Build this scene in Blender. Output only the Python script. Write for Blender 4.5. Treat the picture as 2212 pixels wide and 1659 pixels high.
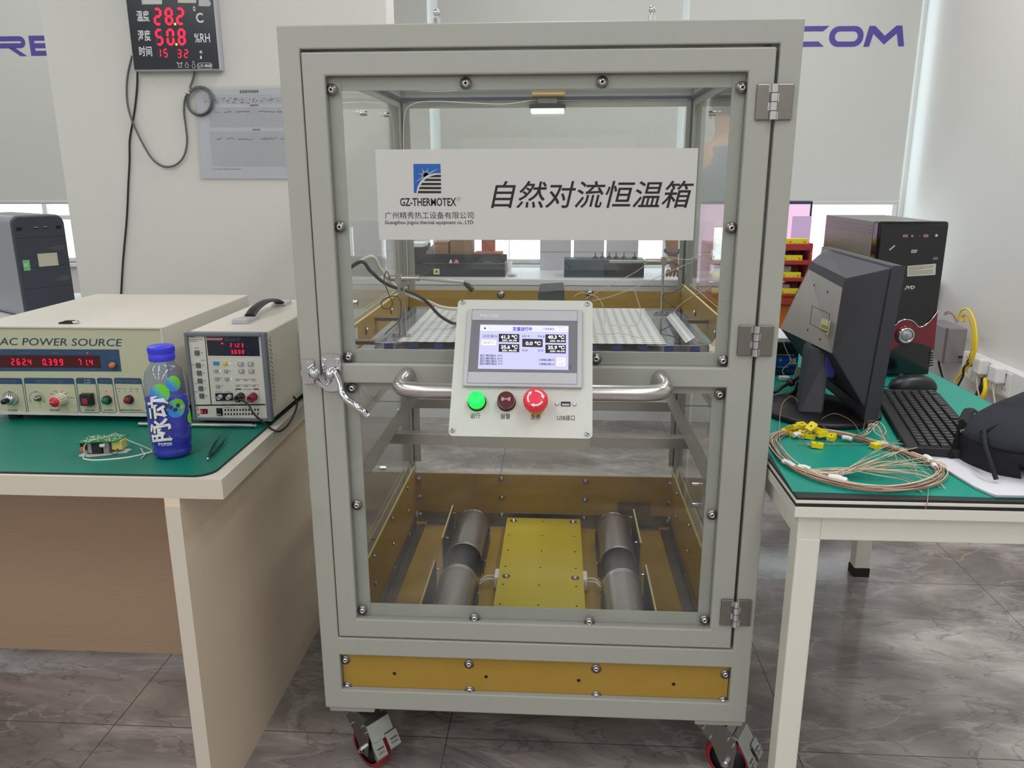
import bpy, bmesh, math, random
from mathutils import Matrix, Vector
random.seed(7)
for o in list(bpy.data.objects): bpy.data.objects.remove(o)
S = bpy.context.scene; COL = S.collection
# ------------------------------------------------------------------ camera
FPX = 1701.2
CAM = Vector((0.49567, -1.4506, 1.28139))
RX = Vector((0.99822831, 0.05944851, -0.00247114)); UX = Vector((-0.0127736, 0.2546813, 0.96694068)); FX = Vector((-0.05811253, 0.965196, -0.25498946))
cd = bpy.data.cameras.new('camera'); cam = bpy.data.objects.new('camera', cd); COL.objects.link(cam)
cd.sensor_fit = 'HORIZONTAL'; cd.sensor_width = 36.0; cd.lens = FPX*36.0/2212.0; cd.clip_start = 0.02; cd.clip_end = 60
mw = Matrix(((RX.x, UX.x, -FX.x, CAM.x), (RX.y, UX.y, -FX.y, CAM.y), (RX.z, UX.z, -FX.z, CAM.z), (0, 0, 0, 1)))
cam.matrix_world = mw
S.camera = cam
# ------------------------------------------------------------------ view, daylight and ceiling lamps
S.view_settings.view_transform = 'Standard'; S.view_settings.look = 'None'; S.view_settings.gamma = 1.0
S.view_settings.use_curve_mapping = False; S.view_settings.exposure = 0.14
S.cycles.max_bounces = 10; S.cycles.transparent_max_bounces = 24; S.cycles.glossy_bounces = 5; S.cycles.diffuse_bounces = 4
S.cycles.transmission_bounces = 8; S.cycles.caustics_reflective = False; S.cycles.caustics_refractive = False
S.cycles.sample_clamp_indirect = 4.0
try:
    S.cycles.use_denoising = True; S.cycles.denoiser = 'OPENIMAGEDENOISE'
except Exception: pass
W = bpy.data.worlds.new('daylight'); S.world = W; W.use_nodes = True
bg = W.node_tree.nodes['Background']; bg.inputs[0].default_value = (0.93, 0.97, 1.0, 1); bg.inputs[1].default_value = 2.6
CEIL = 2.85
LAMPS = [(x, y, w) for y, w in ((-6.0, 13.0), (-4.4, 12.5), (-2.8, 12.5), (-1.2, 11.0)) for x in (-2.5, -0.65, 1.2)]
LAMPS += [(-2.2, 0.6, 13.0), (0.45, 0.75, 11.0), (1.75, 0.5, 18.0), (-2.4, 2.1, 8.0), (0.5, 2.0, 7.0), (1.75, 2.0, 8.0)]
for i, (x, y, LAMP_W) in enumerate(LAMPS):
    L = bpy.data.lights.new('ceiling_lamp_light', 'AREA'); L.shape = 'RECTANGLE'; L.size = 0.32; L.size_y = 1.16
    L.energy = LAMP_W; L.color = (0.985, 1.0, 1.0)
    lo = bpy.data.objects.new('ceiling_lamp_light', L); COL.objects.link(lo); lo.location = (x, y, CEIL-0.035)
# ------------------------------------------------------------------ pixel rays met with a known plane of the place
def ray(px, py): return FX + RX*((px-1106.0)/FPX) - UX*((py-829.5)/FPX)
def _on(px, py, i, v):
    d = ray(px, py); t = (v-CAM[i])/d[i]; return CAM + d*t
def onX(px, py, v): return _on(px, py, 0, v)
def onY(px, py, v): return _on(px, py, 1, v)
def onZ(px, py, v): return _on(px, py, 2, v)
# ------------------------------------------------------------------ materials
def lin(c):
    out = []
    for v in c:
        v = v/255.0
        out.append(v/12.92 if v <= 0.04045 else ((v+0.055)/1.055)**2.4)
    return (out[0], out[1], out[2], 1.0)
MATS = {}
def nd(nt, t, **k):
    n = nt.nodes.new(t)
    for a, b in k.items():
        if a in n.inputs: n.inputs[a].default_value = b
        else: setattr(n, a, b)
    return n
def mat(name, rgb, rough=0.5, metal=0.0, var=0.05, scale=30.0, bump=0.0, spec=0.5, coat=0.0, bscale=None, stretch=None, emit=None):
    m = bpy.data.materials.new(name); m.use_nodes = True; nt = m.node_tree; b = nt.nodes['Principled BSDF']
    tc = nd(nt, 'ShaderNodeTexCoord'); src = tc.outputs['Object']
    if stretch:
        mp = nd(nt, 'ShaderNodeMapping'); mp.inputs['Scale'].default_value = stretch; nt.links.new(src, mp.inputs[0]); src = mp.outputs[0]
    no = nd(nt, 'ShaderNodeTexNoise'); no.inputs['Scale'].default_value = scale; no.inputs['Detail'].default_value = 4
    nt.links.new(src, no.inputs['Vector'])
    mx = nd(nt, 'ShaderNodeMixRGB'); c = lin(rgb)
    mx.inputs[1].default_value = tuple(max(0, v*(1-var)) for v in c[:3])+(1,); mx.inputs[2].default_value = tuple(min(1, v*(1+var)) for v in c[:3])+(1,)
    nt.links.new(no.outputs['Fac'], mx.inputs[0]); nt.links.new(mx.outputs[0], b.inputs['Base Color'])
    b.inputs['Roughness'].default_value = rough; b.inputs['Metallic'].default_value = metal
    b.inputs['Specular IOR Level'].default_value = spec; b.inputs['Coat Weight'].default_value = coat
    if bump:
        n2 = nd(nt, 'ShaderNodeTexNoise'); n2.inputs['Scale'].default_value = bscale or scale*8; n2.inputs['Detail'].default_value = 3
        nt.links.new(src, n2.inputs['Vector'])
        bp = nd(nt, 'ShaderNodeBump'); bp.inputs['Strength'].default_value = bump; bp.inputs['Distance'].default_value = 0.002
        nt.links.new(n2.outputs['Fac'], bp.inputs['Height']); nt.links.new(bp.outputs[0], b.inputs['Normal'])
    if emit:
        b.inputs['Emission Color'].default_value = lin(emit[0]); b.inputs['Emission Strength'].default_value = emit[1]
    MATS[name] = m
    return m
def clear(name, tint, refl=1.0, rough=0.0, absorb=None):
    """thin clear sheet: lets light straight through, mirrors more towards grazing angles, the same from either side"""
    m = bpy.data.materials.new(name); m.use_nodes = True; nt = m.node_tree; nt.nodes.clear()
    out = nd(nt, 'ShaderNodeOutputMaterial'); tr = nd(nt, 'ShaderNodeBsdfTransparent'); gl = nd(nt, 'ShaderNodeBsdfGlossy')
    tr.inputs[0].default_value = lin(tint); gl.inputs['Roughness'].default_value = rough; gl.inputs[0].default_value = (1, 1, 1, 1)
    ge = nd(nt, 'ShaderNodeNewGeometry'); dp = nd(nt, 'ShaderNodeVectorMath', operation='DOT_PRODUCT')
    nt.links.new(ge.outputs['Incoming'], dp.inputs[0]); nt.links.new(ge.outputs['Normal'], dp.inputs[1])
    ab = nd(nt, 'ShaderNodeMath', operation='ABSOLUTE'); nt.links.new(dp.outputs['Value'], ab.inputs[0])
    su = nd(nt, 'ShaderNodeMath', operation='SUBTRACT'); su.inputs[0].default_value = 1.0; nt.links.new(ab.outputs[0], su.inputs[1])
    pw = nd(nt, 'ShaderNodeMath', operation='POWER'); pw.inputs[1].default_value = 5.0; nt.links.new(su.outputs[0], pw.inputs[0])
    ma = nd(nt, 'ShaderNodeMath', operation='MULTIPLY_ADD'); ma.inputs[1].default_value = 0.96*refl; ma.inputs[2].default_value = 0.04*refl
    nt.links.new(pw.outputs[0], ma.inputs[0])
    mi = nd(nt, 'ShaderNodeMixShader'); nt.links.new(ma.outputs[0], mi.inputs[0]); nt.links.new(tr.outputs[0], mi.inputs[1]); nt.links.new(gl.outputs[0], mi.inputs[2])
    nt.links.new(mi.outputs[0], out.inputs[0]); MATS[name] = m
    return m
def glow(name, rgb, s):
    m = bpy.data.materials.new(name); m.use_nodes = True; nt = m.node_tree; b = nt.nodes['Principled BSDF']
    b.inputs['Base Color'].default_value = lin(tuple(v*0.5 for v in rgb)); b.inputs['Emission Color'].default_value = lin(rgb); b.inputs['Emission Strength'].default_value = s
    b.inputs['Roughness'].default_value = 0.4; MATS[name] = m
    return m
mat('cabinet_paint', (167, 169, 161), 0.42, var=0.02, scale=60, bump=0.12, bscale=900)
mat('steel', (176, 172, 168), 0.28, 1.0, var=0.05, scale=80)
mat('chrome', (215, 215, 220), 0.07, 1.0, var=0.02)
mat('brushed', (186, 181, 177), 0.3, 1.0, var=0.1, scale=40, stretch=(1, 40, 40))
mat('brushed_bar', (196, 192, 190), 0.26, 1.0, var=0.08, scale=30, stretch=(0.5, 40, 40))
mat('washer', (138, 134, 132), 0.35, 1.0, var=0.1)
mat('zinc', (190, 196, 194), 0.33, 1.0, var=0.12, scale=40)
mat('pressed_steel', (140, 136, 132), 0.36, 1.0, var=0.08, scale=60)
mat('amber', (168, 134, 52), 0.42, var=0.09, scale=22, spec=0.5)
mat('amber_edge', (214, 196, 120), 0.5, var=0.06)
mat('yellow_board', (206, 182, 44), 0.36, var=0.05, scale=14, spec=0.45)
mat('navy_seal', (46, 54, 76), 0.5, var=0.15, scale=12)
mat('black', (26, 26, 30), 0.4, var=0.1)
mat('black_gloss', (17, 18, 24), 0.12, var=0.05, coat=0.3)
mat('black_matte', (30, 30, 34), 0.75, var=0.15)
mat('deep_black', (9, 9, 11), 0.6, var=0.1)
mat('charcoal', (58, 58, 66), 0.5, var=0.06)
mat('white', (226, 225, 222), 0.45, var=0.02)
mat('label_white', (204, 203, 200), 0.4, var=0.01)
mat('print_black', (24, 24, 26), 0.6, var=0.02)
mat('print_grey', (120, 120, 118), 0.6, var=0.02)
mat('print_white', (224, 224, 226), 0.55, var=0.01)
mat('chart_line', (150, 150, 160), 0.6, var=0.02)
mat('print_blue', (28, 94, 178), 0.5, var=0.02)
mat('print_navy', (36, 62, 92), 0.5, var=0.03)
mat('print_violet', (84, 74, 158), 0.6, var=0.02)
mat('wall_paint', (218, 216, 212), 0.75, var=0.015, scale=6, bump=0.05, bscale=300)
mat('ceiling_paint', (232, 231, 228), 0.8, var=0.01)
mat('blind', (206, 206, 202), 0.7, var=0.012, scale=220, bump=0.04, bscale=1500)
mat('alu', (208, 208, 210), 0.35, 0.4, var=0.02)
mat('pvc_white', (232, 232, 230), 0.4, var=0.015)
mat('console_paint', (200, 202, 195), 0.4, var=0.01, scale=80, bump=0.05, bscale=1200)
mat('bezel_silver', (184, 184, 190), 0.38, 0.15, var=0.01)
mat('bezel_grey', (112, 112, 120), 0.45, var=0.02)
glow('screen_lilac', (200, 200, 250), 0.85)
glow('screen_pale', (226, 226, 252), 0.85)
glow('screen_ink', (26, 34, 46), 0.25)
glow('screen_plum', (62, 50, 66), 0.3)
glow('screen_text', (250, 250, 252), 0.9)
glow('screen_blue', (40, 50, 205), 0.7)
glow('screen_red', (220, 40, 50), 0.8)
glow('green_lamp', (0, 236, 90), 1.15)
glow('green_lamp_side', (30, 226, 20), 0.9)
mat('dark_red_lens', (110, 18, 34), 0.18, var=0.04, coat=0.5)
mat('dark_red_face', (84, 12, 26), 0.35, var=0.04)
mat('estop_red', (232, 46, 70), 0.42, var=0.02)
mat('estop_yellow', (236, 158, 40), 0.5, var=0.03)
glow('led_red', (255, 16, 62), 1.5)
glow('led_dot', (255, 200, 60), 1.4)
mat('led_off', (64, 56, 58), 0.5, var=0.03)
mat('display_black', (36, 40, 50), 0.2, var=0.03)
mat('window_red', (70, 8, 16), 0.2, var=0.05)
mat('beige_case', (206, 200, 188), 0.5, var=0.03, scale=9)
mat('beige_case_side', (206, 202, 188), 0.5, var=0.03, scale=9)
mat('front_sage', (190, 188, 160), 0.5, var=0.04, scale=7)
mat('front_navy', (44, 74, 108), 0.35, var=0.06, scale=20)
mat('frame_grey', (108, 112, 120), 0.5, var=0.03)
mat('front_pale', (206, 204, 192), 0.5, var=0.03)
mat('button_grey', (158, 160, 162), 0.5, var=0.03)
mat('button_dark', (92, 94, 98), 0.5, var=0.03)
mat('button_blue', (40, 140, 200), 0.45, var=0.03)
mat('button_yellow', (232, 190, 36), 0.45, var=0.03)
mat('knob_cream', (226, 216, 196), 0.5, var=0.03)
mat('knob_red', (206, 40, 58), 0.4, var=0.03)
mat('maroon', (128, 26, 44), 0.3, var=0.06)
mat('green_button', (0, 110, 70), 0.35, var=0.05)
mat('brand_red', (150, 40, 62), 0.5, var=0.03)
mat('mat_green', (10, 112, 94), 0.42, var=0.06, scale=5, bump=0.06, bscale=700, spec=0.35)
mat('mat_teal', (4, 140, 122), 0.42, var=0.05, scale=5, bump=0.06, bscale=700, spec=0.35)
mat('mat_edge', (28, 28, 30), 0.6, var=0.1)
mat('desk_edge', (208, 200, 186), 0.5, var=0.03, scale=18, stretch=(3, 60, 60))
mat('desk_wood_side', (228, 210, 188), 0.5, var=0.06, scale=9, stretch=(30, 30, 1.2))
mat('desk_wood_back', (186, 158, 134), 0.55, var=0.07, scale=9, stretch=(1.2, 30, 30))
mat('table_white', (226, 224, 214), 0.42, var=0.015, scale=8)
mat('lilac_plastic', (186, 178, 178), 0.45, var=0.03)  # monitor's rear face: reflected gloss put in as a paler base colour
mat('tower_silver', (150, 153, 160), 0.35, 0.35, var=0.03)
mat('tower_slate', (64, 68, 80), 0.45, var=0.05, scale=12)
mat('tower_metal', (122, 124, 118), 0.4, 0.55, var=0.06, scale=5)
mat('wine_red', (120, 14, 34), 0.22, var=0.04, coat=0.4)
mat('sticker', (206, 202, 186), 0.6, var=0.03)
mat('sticker_yellow', (226, 216, 160), 0.6, var=0.02)
mat('sticker_green', (120, 205, 130), 0.6, var=0.08)
mat('rack_orange', (222, 106, 34), 0.5, var=0.03)
mat('rack_red', (176, 56, 54), 0.5, var=0.04)
mat('rack_pale', (206, 160, 134), 0.5, var=0.04)
mat('plug_yellow', (236, 214, 20), 0.45, var=0.04, scale=60)
mat('socket_amber', (190, 130, 30), 0.5, var=0.05)
mat('cable_yellow', (240, 206, 30), 0.45, var=0.04)
mat('cable_black', (34, 32, 32), 0.5, var=0.05)
mat('cable_grey', (96, 98, 98), 0.5, var=0.05)
mat('cable_white', (214, 206, 192), 0.5, var=0.04)
mat('wire_brown', (172, 134, 116), 0.45, var=0.1, scale=60)
mat('wire_cream', (216, 200, 176), 0.45, var=0.08, scale=60)
mat('wire_dark', (84, 54, 46), 0.45, var=0.08, scale=60)
mat('sleeve_white', (226, 228, 226), 0.45, var=0.03)
mat('fabric_black', (40, 41, 48), 0.85, var=0.2, scale=16, bump=0.35, bscale=1600, spec=0.25)
mat('strap_black', (26, 26, 29), 0.7, var=0.15, scale=90, bump=0.3, bscale=1200, spec=0.3)
mat('paper', (208, 206, 214), 0.6, var=0.015)
mat('paper_chart', (210, 208, 222), 0.45, var=0.015)
mat('cardboard', (158, 122, 92), 0.8, var=0.06, scale=12)
mat('tape_amber', (196, 146, 62), 0.3, var=0.06, scale=25)
mat('carton_red', (176, 96, 74), 0.75, var=0.06, scale=14)
mat('crate_black', (44, 50, 60), 0.4, var=0.35, scale=9, stretch=(3, 3, 12))
mat('crate_teal', (46, 66, 78), 0.4, var=0.4, scale=7, stretch=(2, 2, 20))
mat('bench_white', (222, 222, 224), 0.4, var=0.02)
mat('panel_lilac', (196, 192, 200), 0.55, var=0.02)
mat('pink', (226, 110, 160), 0.6, var=0.03)
mat('skin', (196, 150, 126), 0.55, var=0.04, scale=40)
mat('hair', (36, 32, 32), 0.6, var=0.3, scale=60, stretch=(1, 1, 12))
mat('shirt', (120, 130, 146), 0.85, var=0.06, scale=14)
mat('trousers', (52, 56, 68), 0.9, var=0.08)
mat('pcb_green', (20, 120, 66), 0.4, var=0.1, scale=60)
mat('solder', (216, 214, 200), 0.3, 0.6, var=0.1)
mat('transformer_yellow', (214, 200, 110), 0.5, var=0.05)
mat('orange_part', (214, 110, 50), 0.5, var=0.05)
mat('meter_blue', (0, 74, 178), 0.35, var=0.04)
mat('meter_digit', (246, 196, 74), 0.4, var=0.03)
mat('meter_navy', (40, 52, 110), 0.4, var=0.1)
glow('monitor_pink', (232, 196, 226), 0.9)
glow('monitor_mauve', (176, 150, 184), 0.9)
mat('vga_blue', (60, 66, 140), 0.45, var=0.05)
mat('grey_box', (146, 140, 142), 0.55, var=0.04)
mat('ash_brown', (110, 92, 90), 0.6, var=0.05)
mat('green_stripe', (110, 160, 90), 0.5, var=0.03)
mat('bottle_cap', (58, 60, 214), 0.38, var=0.02)
mat('label_green', (120, 206, 40), 0.4, var=0.05)
mat('pale_blue_print', (150, 190, 220), 0.45, var=0.03)
mat('wheel_red', (150, 24, 34), 0.4, var=0.08)
mat('gap_dark', (20, 20, 22), 0.8, var=0.05)
clear('acrylic', (251, 252, 251), 0.85)
clear('acrylic_side', (250, 251, 250), 0.9)
clear('acrylic_smoke', (226, 226, 236), 0.9)
clear('window_glass', (240, 246, 248), 0.6)
clear('pet', (226, 232, 250), 1.0)
# ------------------------------------------------------------------ special procedural materials
def floor_material():
    m = bpy.data.materials.new('floor_tile'); m.use_nodes = True; nt = m.node_tree; b = nt.nodes['Principled BSDF']; lk = nt.links.new
    tc = nd(nt, 'ShaderNodeTexCoord'); o = tc.outputs['Object']
    mp = nd(nt, 'ShaderNodeMapping'); mp.inputs['Rotation'].default_value = (0, 0, 0.5); mp.inputs['Scale'].default_value = (1.0, 2.2, 1); lk(o, mp.inputs[0])
    n1 = nd(nt, 'ShaderNodeTexNoise'); n1.inputs['Scale'].default_value = 1.7; n1.inputs['Detail'].default_value = 8; n1.inputs['Roughness'].default_value = 0.62; n1.inputs['Distortion'].default_value = 0.7; lk(mp.outputs[0], n1.inputs['Vector'])
    r1 = nd(nt, 'ShaderNodeValToRGB'); e = r1.color_ramp.elements
    e[0].position = 0.30; e[0].color = lin((104, 98, 97)); e[1].position = 0.70; e[1].color = lin((212, 205, 202))
    x = e.new(0.45); x.color = lin((134, 126, 124)); x = e.new(0.58); x.color = lin((168, 160, 157)); lk(n1.outputs['Fac'], r1.inputs[0])
    n2 = nd(nt, 'ShaderNodeTexNoise'); n2.inputs['Scale'].default_value = 2.6; n2.inputs['Detail'].default_value = 7; n2.inputs['Distortion'].default_value = 0.9; lk(mp.outputs[0], n2.inputs['Vector'])
    v1 = nd(nt, 'ShaderNodeMath', operation='SUBTRACT'); lk(n2.outputs['Fac'], v1.inputs[0]); v1.inputs[1].default_value = 0.5
    v2 = nd(nt, 'ShaderNodeMath', operation='ABSOLUTE'); lk(v1.outputs[0], v2.inputs[0])
    v3 = nd(nt, 'ShaderNodeMapRange'); v3.inputs['From Min'].default_value = 0.0; v3.inputs['From Max'].default_value = 0.022; v3.inputs['To Min'].default_value = 0.55; v3.inputs['To Max'].default_value = 0.0; lk(v2.outputs[0], v3.inputs['Value'])
    n3 = nd(nt, 'ShaderNodeTexNoise'); n3.inputs['Scale'].default_value = 1.2; lk(o, n3.inputs['Vector'])
    v4 = nd(nt, 'ShaderNodeMath', operation='MULTIPLY'); lk(v3.outputs[0], v4.inputs[0]); lk(n3.outputs['Fac'], v4.inputs[1])
    mx = nd(nt, 'ShaderNodeMixRGB'); mx.inputs[2].default_value = lin((206, 200, 196)); lk(v4.outputs[0], mx.inputs[0]); lk(r1.outputs[0], mx.inputs[1])
    n4 = nd(nt, 'ShaderNodeTexNoise'); n4.inputs['Scale'].default_value = 3.1; n4.inputs['Detail'].default_value = 9; n4.inputs['Distortion'].default_value = 1.2; lk(mp.outputs[0], n4.inputs['Vector'])
    w1 = nd(nt, 'ShaderNodeMath', operation='SUBTRACT'); lk(n4.outputs['Fac'], w1.inputs[0]); w1.inputs[1].default_value = 0.47
    w2 = nd(nt, 'ShaderNodeMath', operation='ABSOLUTE'); lk(w1.outputs[0], w2.inputs[0])
    w3 = nd(nt, 'ShaderNodeMapRange'); w3.inputs['From Max'].default_value = 0.012; w3.inputs['To Min'].default_value = 0.5; w3.inputs['To Max'].default_value = 0.0; lk(w2.outputs[0], w3.inputs['Value'])
    mx2 = nd(nt, 'ShaderNodeMixRGB'); mx2.inputs[2].default_value = lin((84, 74, 76)); lk(w3.outputs[0], mx2.inputs[0]); lk(mx.outputs[0], mx2.inputs[1])
    # joints every 0.8 m
    sp = nd(nt, 'ShaderNodeSeparateXYZ'); lk(o, sp.inputs[0])
    def joint(sock, off):
        a = nd(nt, 'ShaderNodeMath', operation='SUBTRACT'); lk(sock, a.inputs[0]); a.inputs[1].default_value = off
        d = nd(nt, 'ShaderNodeMath', operation='PINGPONG'); lk(a.outputs[0], d.inputs[0]); d.inputs[1].default_value = 0.405
        t = nd(nt, 'ShaderNodeMath', operation='LESS_THAN'); lk(d.outputs[0], t.inputs[0]); t.inputs[1].default_value = 0.0013
        return t.outputs[0]
    jm = nd(nt, 'ShaderNodeMath', operation='MAXIMUM'); lk(joint(sp.outputs[0], 1.865), jm.inputs[0]); lk(joint(sp.outputs[1], 0.122), jm.inputs[1])
    mx3 = nd(nt, 'ShaderNodeMixRGB'); mx3.inputs[2].default_value = lin((84, 80, 80)); lk(jm.outputs[0], mx3.inputs[0]); lk(mx2.outputs[0], mx3.inputs[1])
    lk(mx3.outputs[0], b.inputs['Base Color'])
    b.inputs['Roughness'].default_value = 0.13; b.inputs['Specular IOR Level'].default_value = 0.55
    MATS['floor_tile'] = m
floor_material()
def slot_sheet(name, sheet_rgb, px, py, sx, sy, hole_rgb, metal=0.0, rough=0.4, rot=0.0):
    """a sheet punched with a regular pattern of slots: the pattern is part of the sheet"""
    m = bpy.data.materials.new(name); m.use_nodes = True; nt = m.node_tree; b = nt.nodes['Principled BSDF']; lk = nt.links.new
    tc = nd(nt, 'ShaderNodeTexCoord'); sp = nd(nt, 'ShaderNodeSeparateXYZ'); lk(tc.outputs['UV'], sp.inputs[0])
    def inside(sock, p, s):
        d = nd(nt, 'ShaderNodeMath', operation='PINGPONG'); lk(sock, d.inputs[0]); d.inputs[1].default_value = p/2
        t = nd(nt, 'ShaderNodeMath', operation='LESS_THAN'); lk(d.outputs[0], t.inputs[0]); t.inputs[1].default_value = s/2
        return t.outputs[0]
    a = nd(nt, 'ShaderNodeMath', operation='MULTIPLY'); lk(inside(sp.outputs[0], px, sx), a.inputs[0]); lk(inside(sp.outputs[1], py, sy), a.inputs[1])
    mx = nd(nt, 'ShaderNodeMixRGB'); mx.inputs[1].default_value = lin(sheet_rgb); mx.inputs[2].default_value = lin(hole_rgb); lk(a.outputs[0], mx.inputs[0])
    lk(mx.outputs[0], b.inputs['Base Color']); b.inputs['Roughness'].default_value = rough
    mm = nd(nt, 'ShaderNodeMath', operation='MULTIPLY_ADD'); lk(a.outputs[0], mm.inputs[0]); mm.inputs[1].default_value = -metal; mm.inputs[2].default_value = metal; lk(mm.outputs[0], b.inputs['Metallic'])
    MATS[name] = m
slot_sheet('perforated_white', (214, 213, 212), 0.0188, 0.0180, 0.0078, 0.0052, (52, 46, 50), 0.1, 0.3)
slot_sheet('wire_mesh', (168, 158, 152), 0.0036, 0.0036, 0.0018, 0.0018, (40, 36, 34), 0.8, 0.34)
slot_sheet('strip_slotted', (240, 240, 240), 1.0, 0.0135, 0.8, 0.005, (70, 66, 70), 0.0, 0.3)
def volume_drink():
    m = bpy.data.materials.new('violet_drink'); m.use_nodes = True; nt = m.node_tree; b = nt.nodes['Principled BSDF']
    b.inputs['Base Color'].default_value = lin((86, 84, 214)); b.inputs['Roughness'].default_value = 0.12
    b.inputs['Transmission Weight'].default_value = 0.35; b.inputs['IOR'].default_value = 1.33
    MATS['violet_drink'] = m
    # a film print running from blue to green across the fruit discs
    m = bpy.data.materials.new('disc_print'); m.use_nodes = True; nt = m.node_tree; b = nt.nodes['Principled BSDF']
    tc = nd(nt, 'ShaderNodeTexCoord'); sp = nd(nt, 'ShaderNodeSeparateXYZ'); nt.links.new(tc.outputs['UV'], sp.inputs[0])
    r = nd(nt, 'ShaderNodeValToRGB'); e = r.color_ramp.elements; e[0].position = 0.25; e[0].color = lin((52, 132, 224)); e[1].position = 0.75; e[1].color = lin((112, 204, 40))
    nt.links.new(sp.outputs[0], r.inputs[0]); nt.links.new(r.outputs[0], b.inputs['Base Color']); b.inputs['Roughness'].default_value = 0.25
    MATS['disc_print'] = m
volume_drink()
# ------------------------------------------------------------------ mesh building
class MB:
    def __init__(s): s.v = []; s.f = []; s.m = []; s.s = []; s.uv = {}; s.T = Matrix.Identity(4); s.names = []
    def mi(s, m):
        if m not in s.names: s.names.append(m)
        return s.names.index(m)
    def add(s, vs, fs, m, smooth=False):
        b = len(s.v); s.v += [s.T @ Vector(p) for p in vs]; k = s.mi(m)
        for f in fs: s.f.append([b+i for i in f]); s.m.append(k); s.s.append(smooth)
    def box(s, x0, x1, y0, y1, z0, z1, m):
        vs = [(x, y, z) for x in (x0, x1) for y in (y0, y1) for z in (z0, z1)]
        s.add(vs, [(0, 1, 3, 2), (4, 6, 7, 5), (0, 4, 5, 1), (2, 3, 7, 6), (0, 2, 6, 4), (1, 5, 7, 3)], m)
    def cyl(s, p0, p1, r0, m, r1=None, n=20, caps=True, smooth=True):
        p0 = Vector(p0); p1 = Vector(p1); r1 = r0 if r1 is None else r1
        d = (p1-p0).normalized(); a = d.orthogonal().normalized(); b = d.cross(a)
        vs = [p0+(a*math.cos(t)+b*math.sin(t))*r0 for t in [2*math.pi*i/n for i in range(n)]] + [p1+(a*math.cos(t)+b*math.sin(t))*r1 for t in [2*math.pi*i/n for i in range(n)]]
        s.add(vs, [(i, (i+1) % n, n+(i+1) % n, n+i) for i in range(n)], m, smooth)
        if caps: s.add(vs, [list(range(n))[::-1], list(range(n, 2*n))], m)
    def tube(s, pts, r, m, n=8, closed=False, caps=True, flat=None):
        pts = [Vector(p) for p in pts]; N = len(pts); rs = r if isinstance(r, (list, tuple)) else [r]*N
        tg = []
        for i in range(N):
            a = pts[(i-1) % N] if (closed or i > 0) else pts[i]; b = pts[(i+1) % N] if (closed or i < N-1) else pts[i]
            t = (b-a); tg.append(t.normalized() if t.length > 1e-9 else Vector((0, 0, 1)))
        u = tg[0].orthogonal().normalized()
        if flat is not None: u = (Vector(flat) - tg[0]*Vector(flat).dot(tg[0])).normalized()
        vs = []
        for i in range(N):
            u = (u - tg[i]*u.dot(tg[i])); u = u.normalized() if u.length > 1e-6 else tg[i].orthogonal().normalized()
            w = tg[i].cross(u)
            for k in range(n):
                t = 2*math.pi*k/n; ru, rw = (rs[i] if not isinstance(rs[i], tuple) else rs[i]) , None
                if isinstance(ru, tuple): vs.append(pts[i]+u*math.cos(t)*ru[0]+w*math.sin(t)*ru[1])
                else: vs.append(pts[i]+(u*math.cos(t)+w*math.sin(t))*ru)
        fs = []
        for i in range(N if closed else N-1):
            j = (i+1) % N
            fs += [(i*n+k, i*n+(k+1) % n, j*n+(k+1) % n, j*n+k) for k in range(n)]
        s.add(vs, fs, m, True)
        if caps and not closed: s.add(vs, [list(range(n))[::-1], list(range((N-1)*n, N*n))], m)
    def prism(s, poly, o, ex, ey, d, m, smooth=False):
        """polygon in the ex/ey plane through o, thickened by the vector d"""
        o = Vector(o); ex = Vector(ex); ey = Vector(ey); d = Vector(d); n = len(poly)
        a = [o+ex*x+ey*y for x, y in poly]; vs = a+[p+d for p in a]
        s.add(vs, [list(range(n))[::-1], list(range(n, 2*n))], m)
        s.add(vs, [(i, (i+1) % n, n+(i+1) % n, n+i) for i in range(n)], m, smooth)
    def flat(s, poly, o, ex, ey, m):
        o = Vector(o); ex = Vector(ex); ey = Vector(ey)
        s.add([o+ex*x+ey*y for x, y in poly], [list(range(len(poly)))], m)
    def cells(s, xs, zs, full, y0, y1, m):
        nx, nz = len(xs)-1, len(zs)-1; idx = {}; vs = []; fs = []
        def V(i, j, k):
            if (i, j, k) not in idx: idx[(i, j, k)] = len(vs); vs.append((xs[i], (y0, y1)[k], zs[j]))
            return idx[(i, j, k)]
        F = lambda i, j: 0 <= i < nx and 0 <= j < nz and full(i, j)
        for i in range(nx):
            for j in range(nz):
                if not F(i, j): continue
                for k in (0, 1): fs.append([V(i, j, k), V(i+1, j, k), V(i+1, j+1, k), V(i, j+1, k)])
                if not F(i-1, j): fs.append([V(i, j, 0), V(i, j, 1), V(i, j+1, 1), V(i, j+1, 0)])
                if not F(i+1, j): fs.append([V(i+1, j, 0), V(i+1, j, 1), V(i+1, j+1, 1), V(i+1, j+1, 0)])
                if not F(i, j-1): fs.append([V(i, j, 0), V(i+1, j, 0), V(i+1, j, 1), V(i, j, 1)])
                if not F(i, j+1): fs.append([V(i, j+1, 0), V(i+1, j+1, 0), V(i+1, j+1, 1), V(i, j+1, 1)])
        s.add(vs, fs, m)
    def rect(s, o, ex, ey, x0, x1, y0, y1, m): s.flat([(x0, y0), (x1, y0), (x1, y1), (x0, y1)], o, ex, ey, m)
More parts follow.
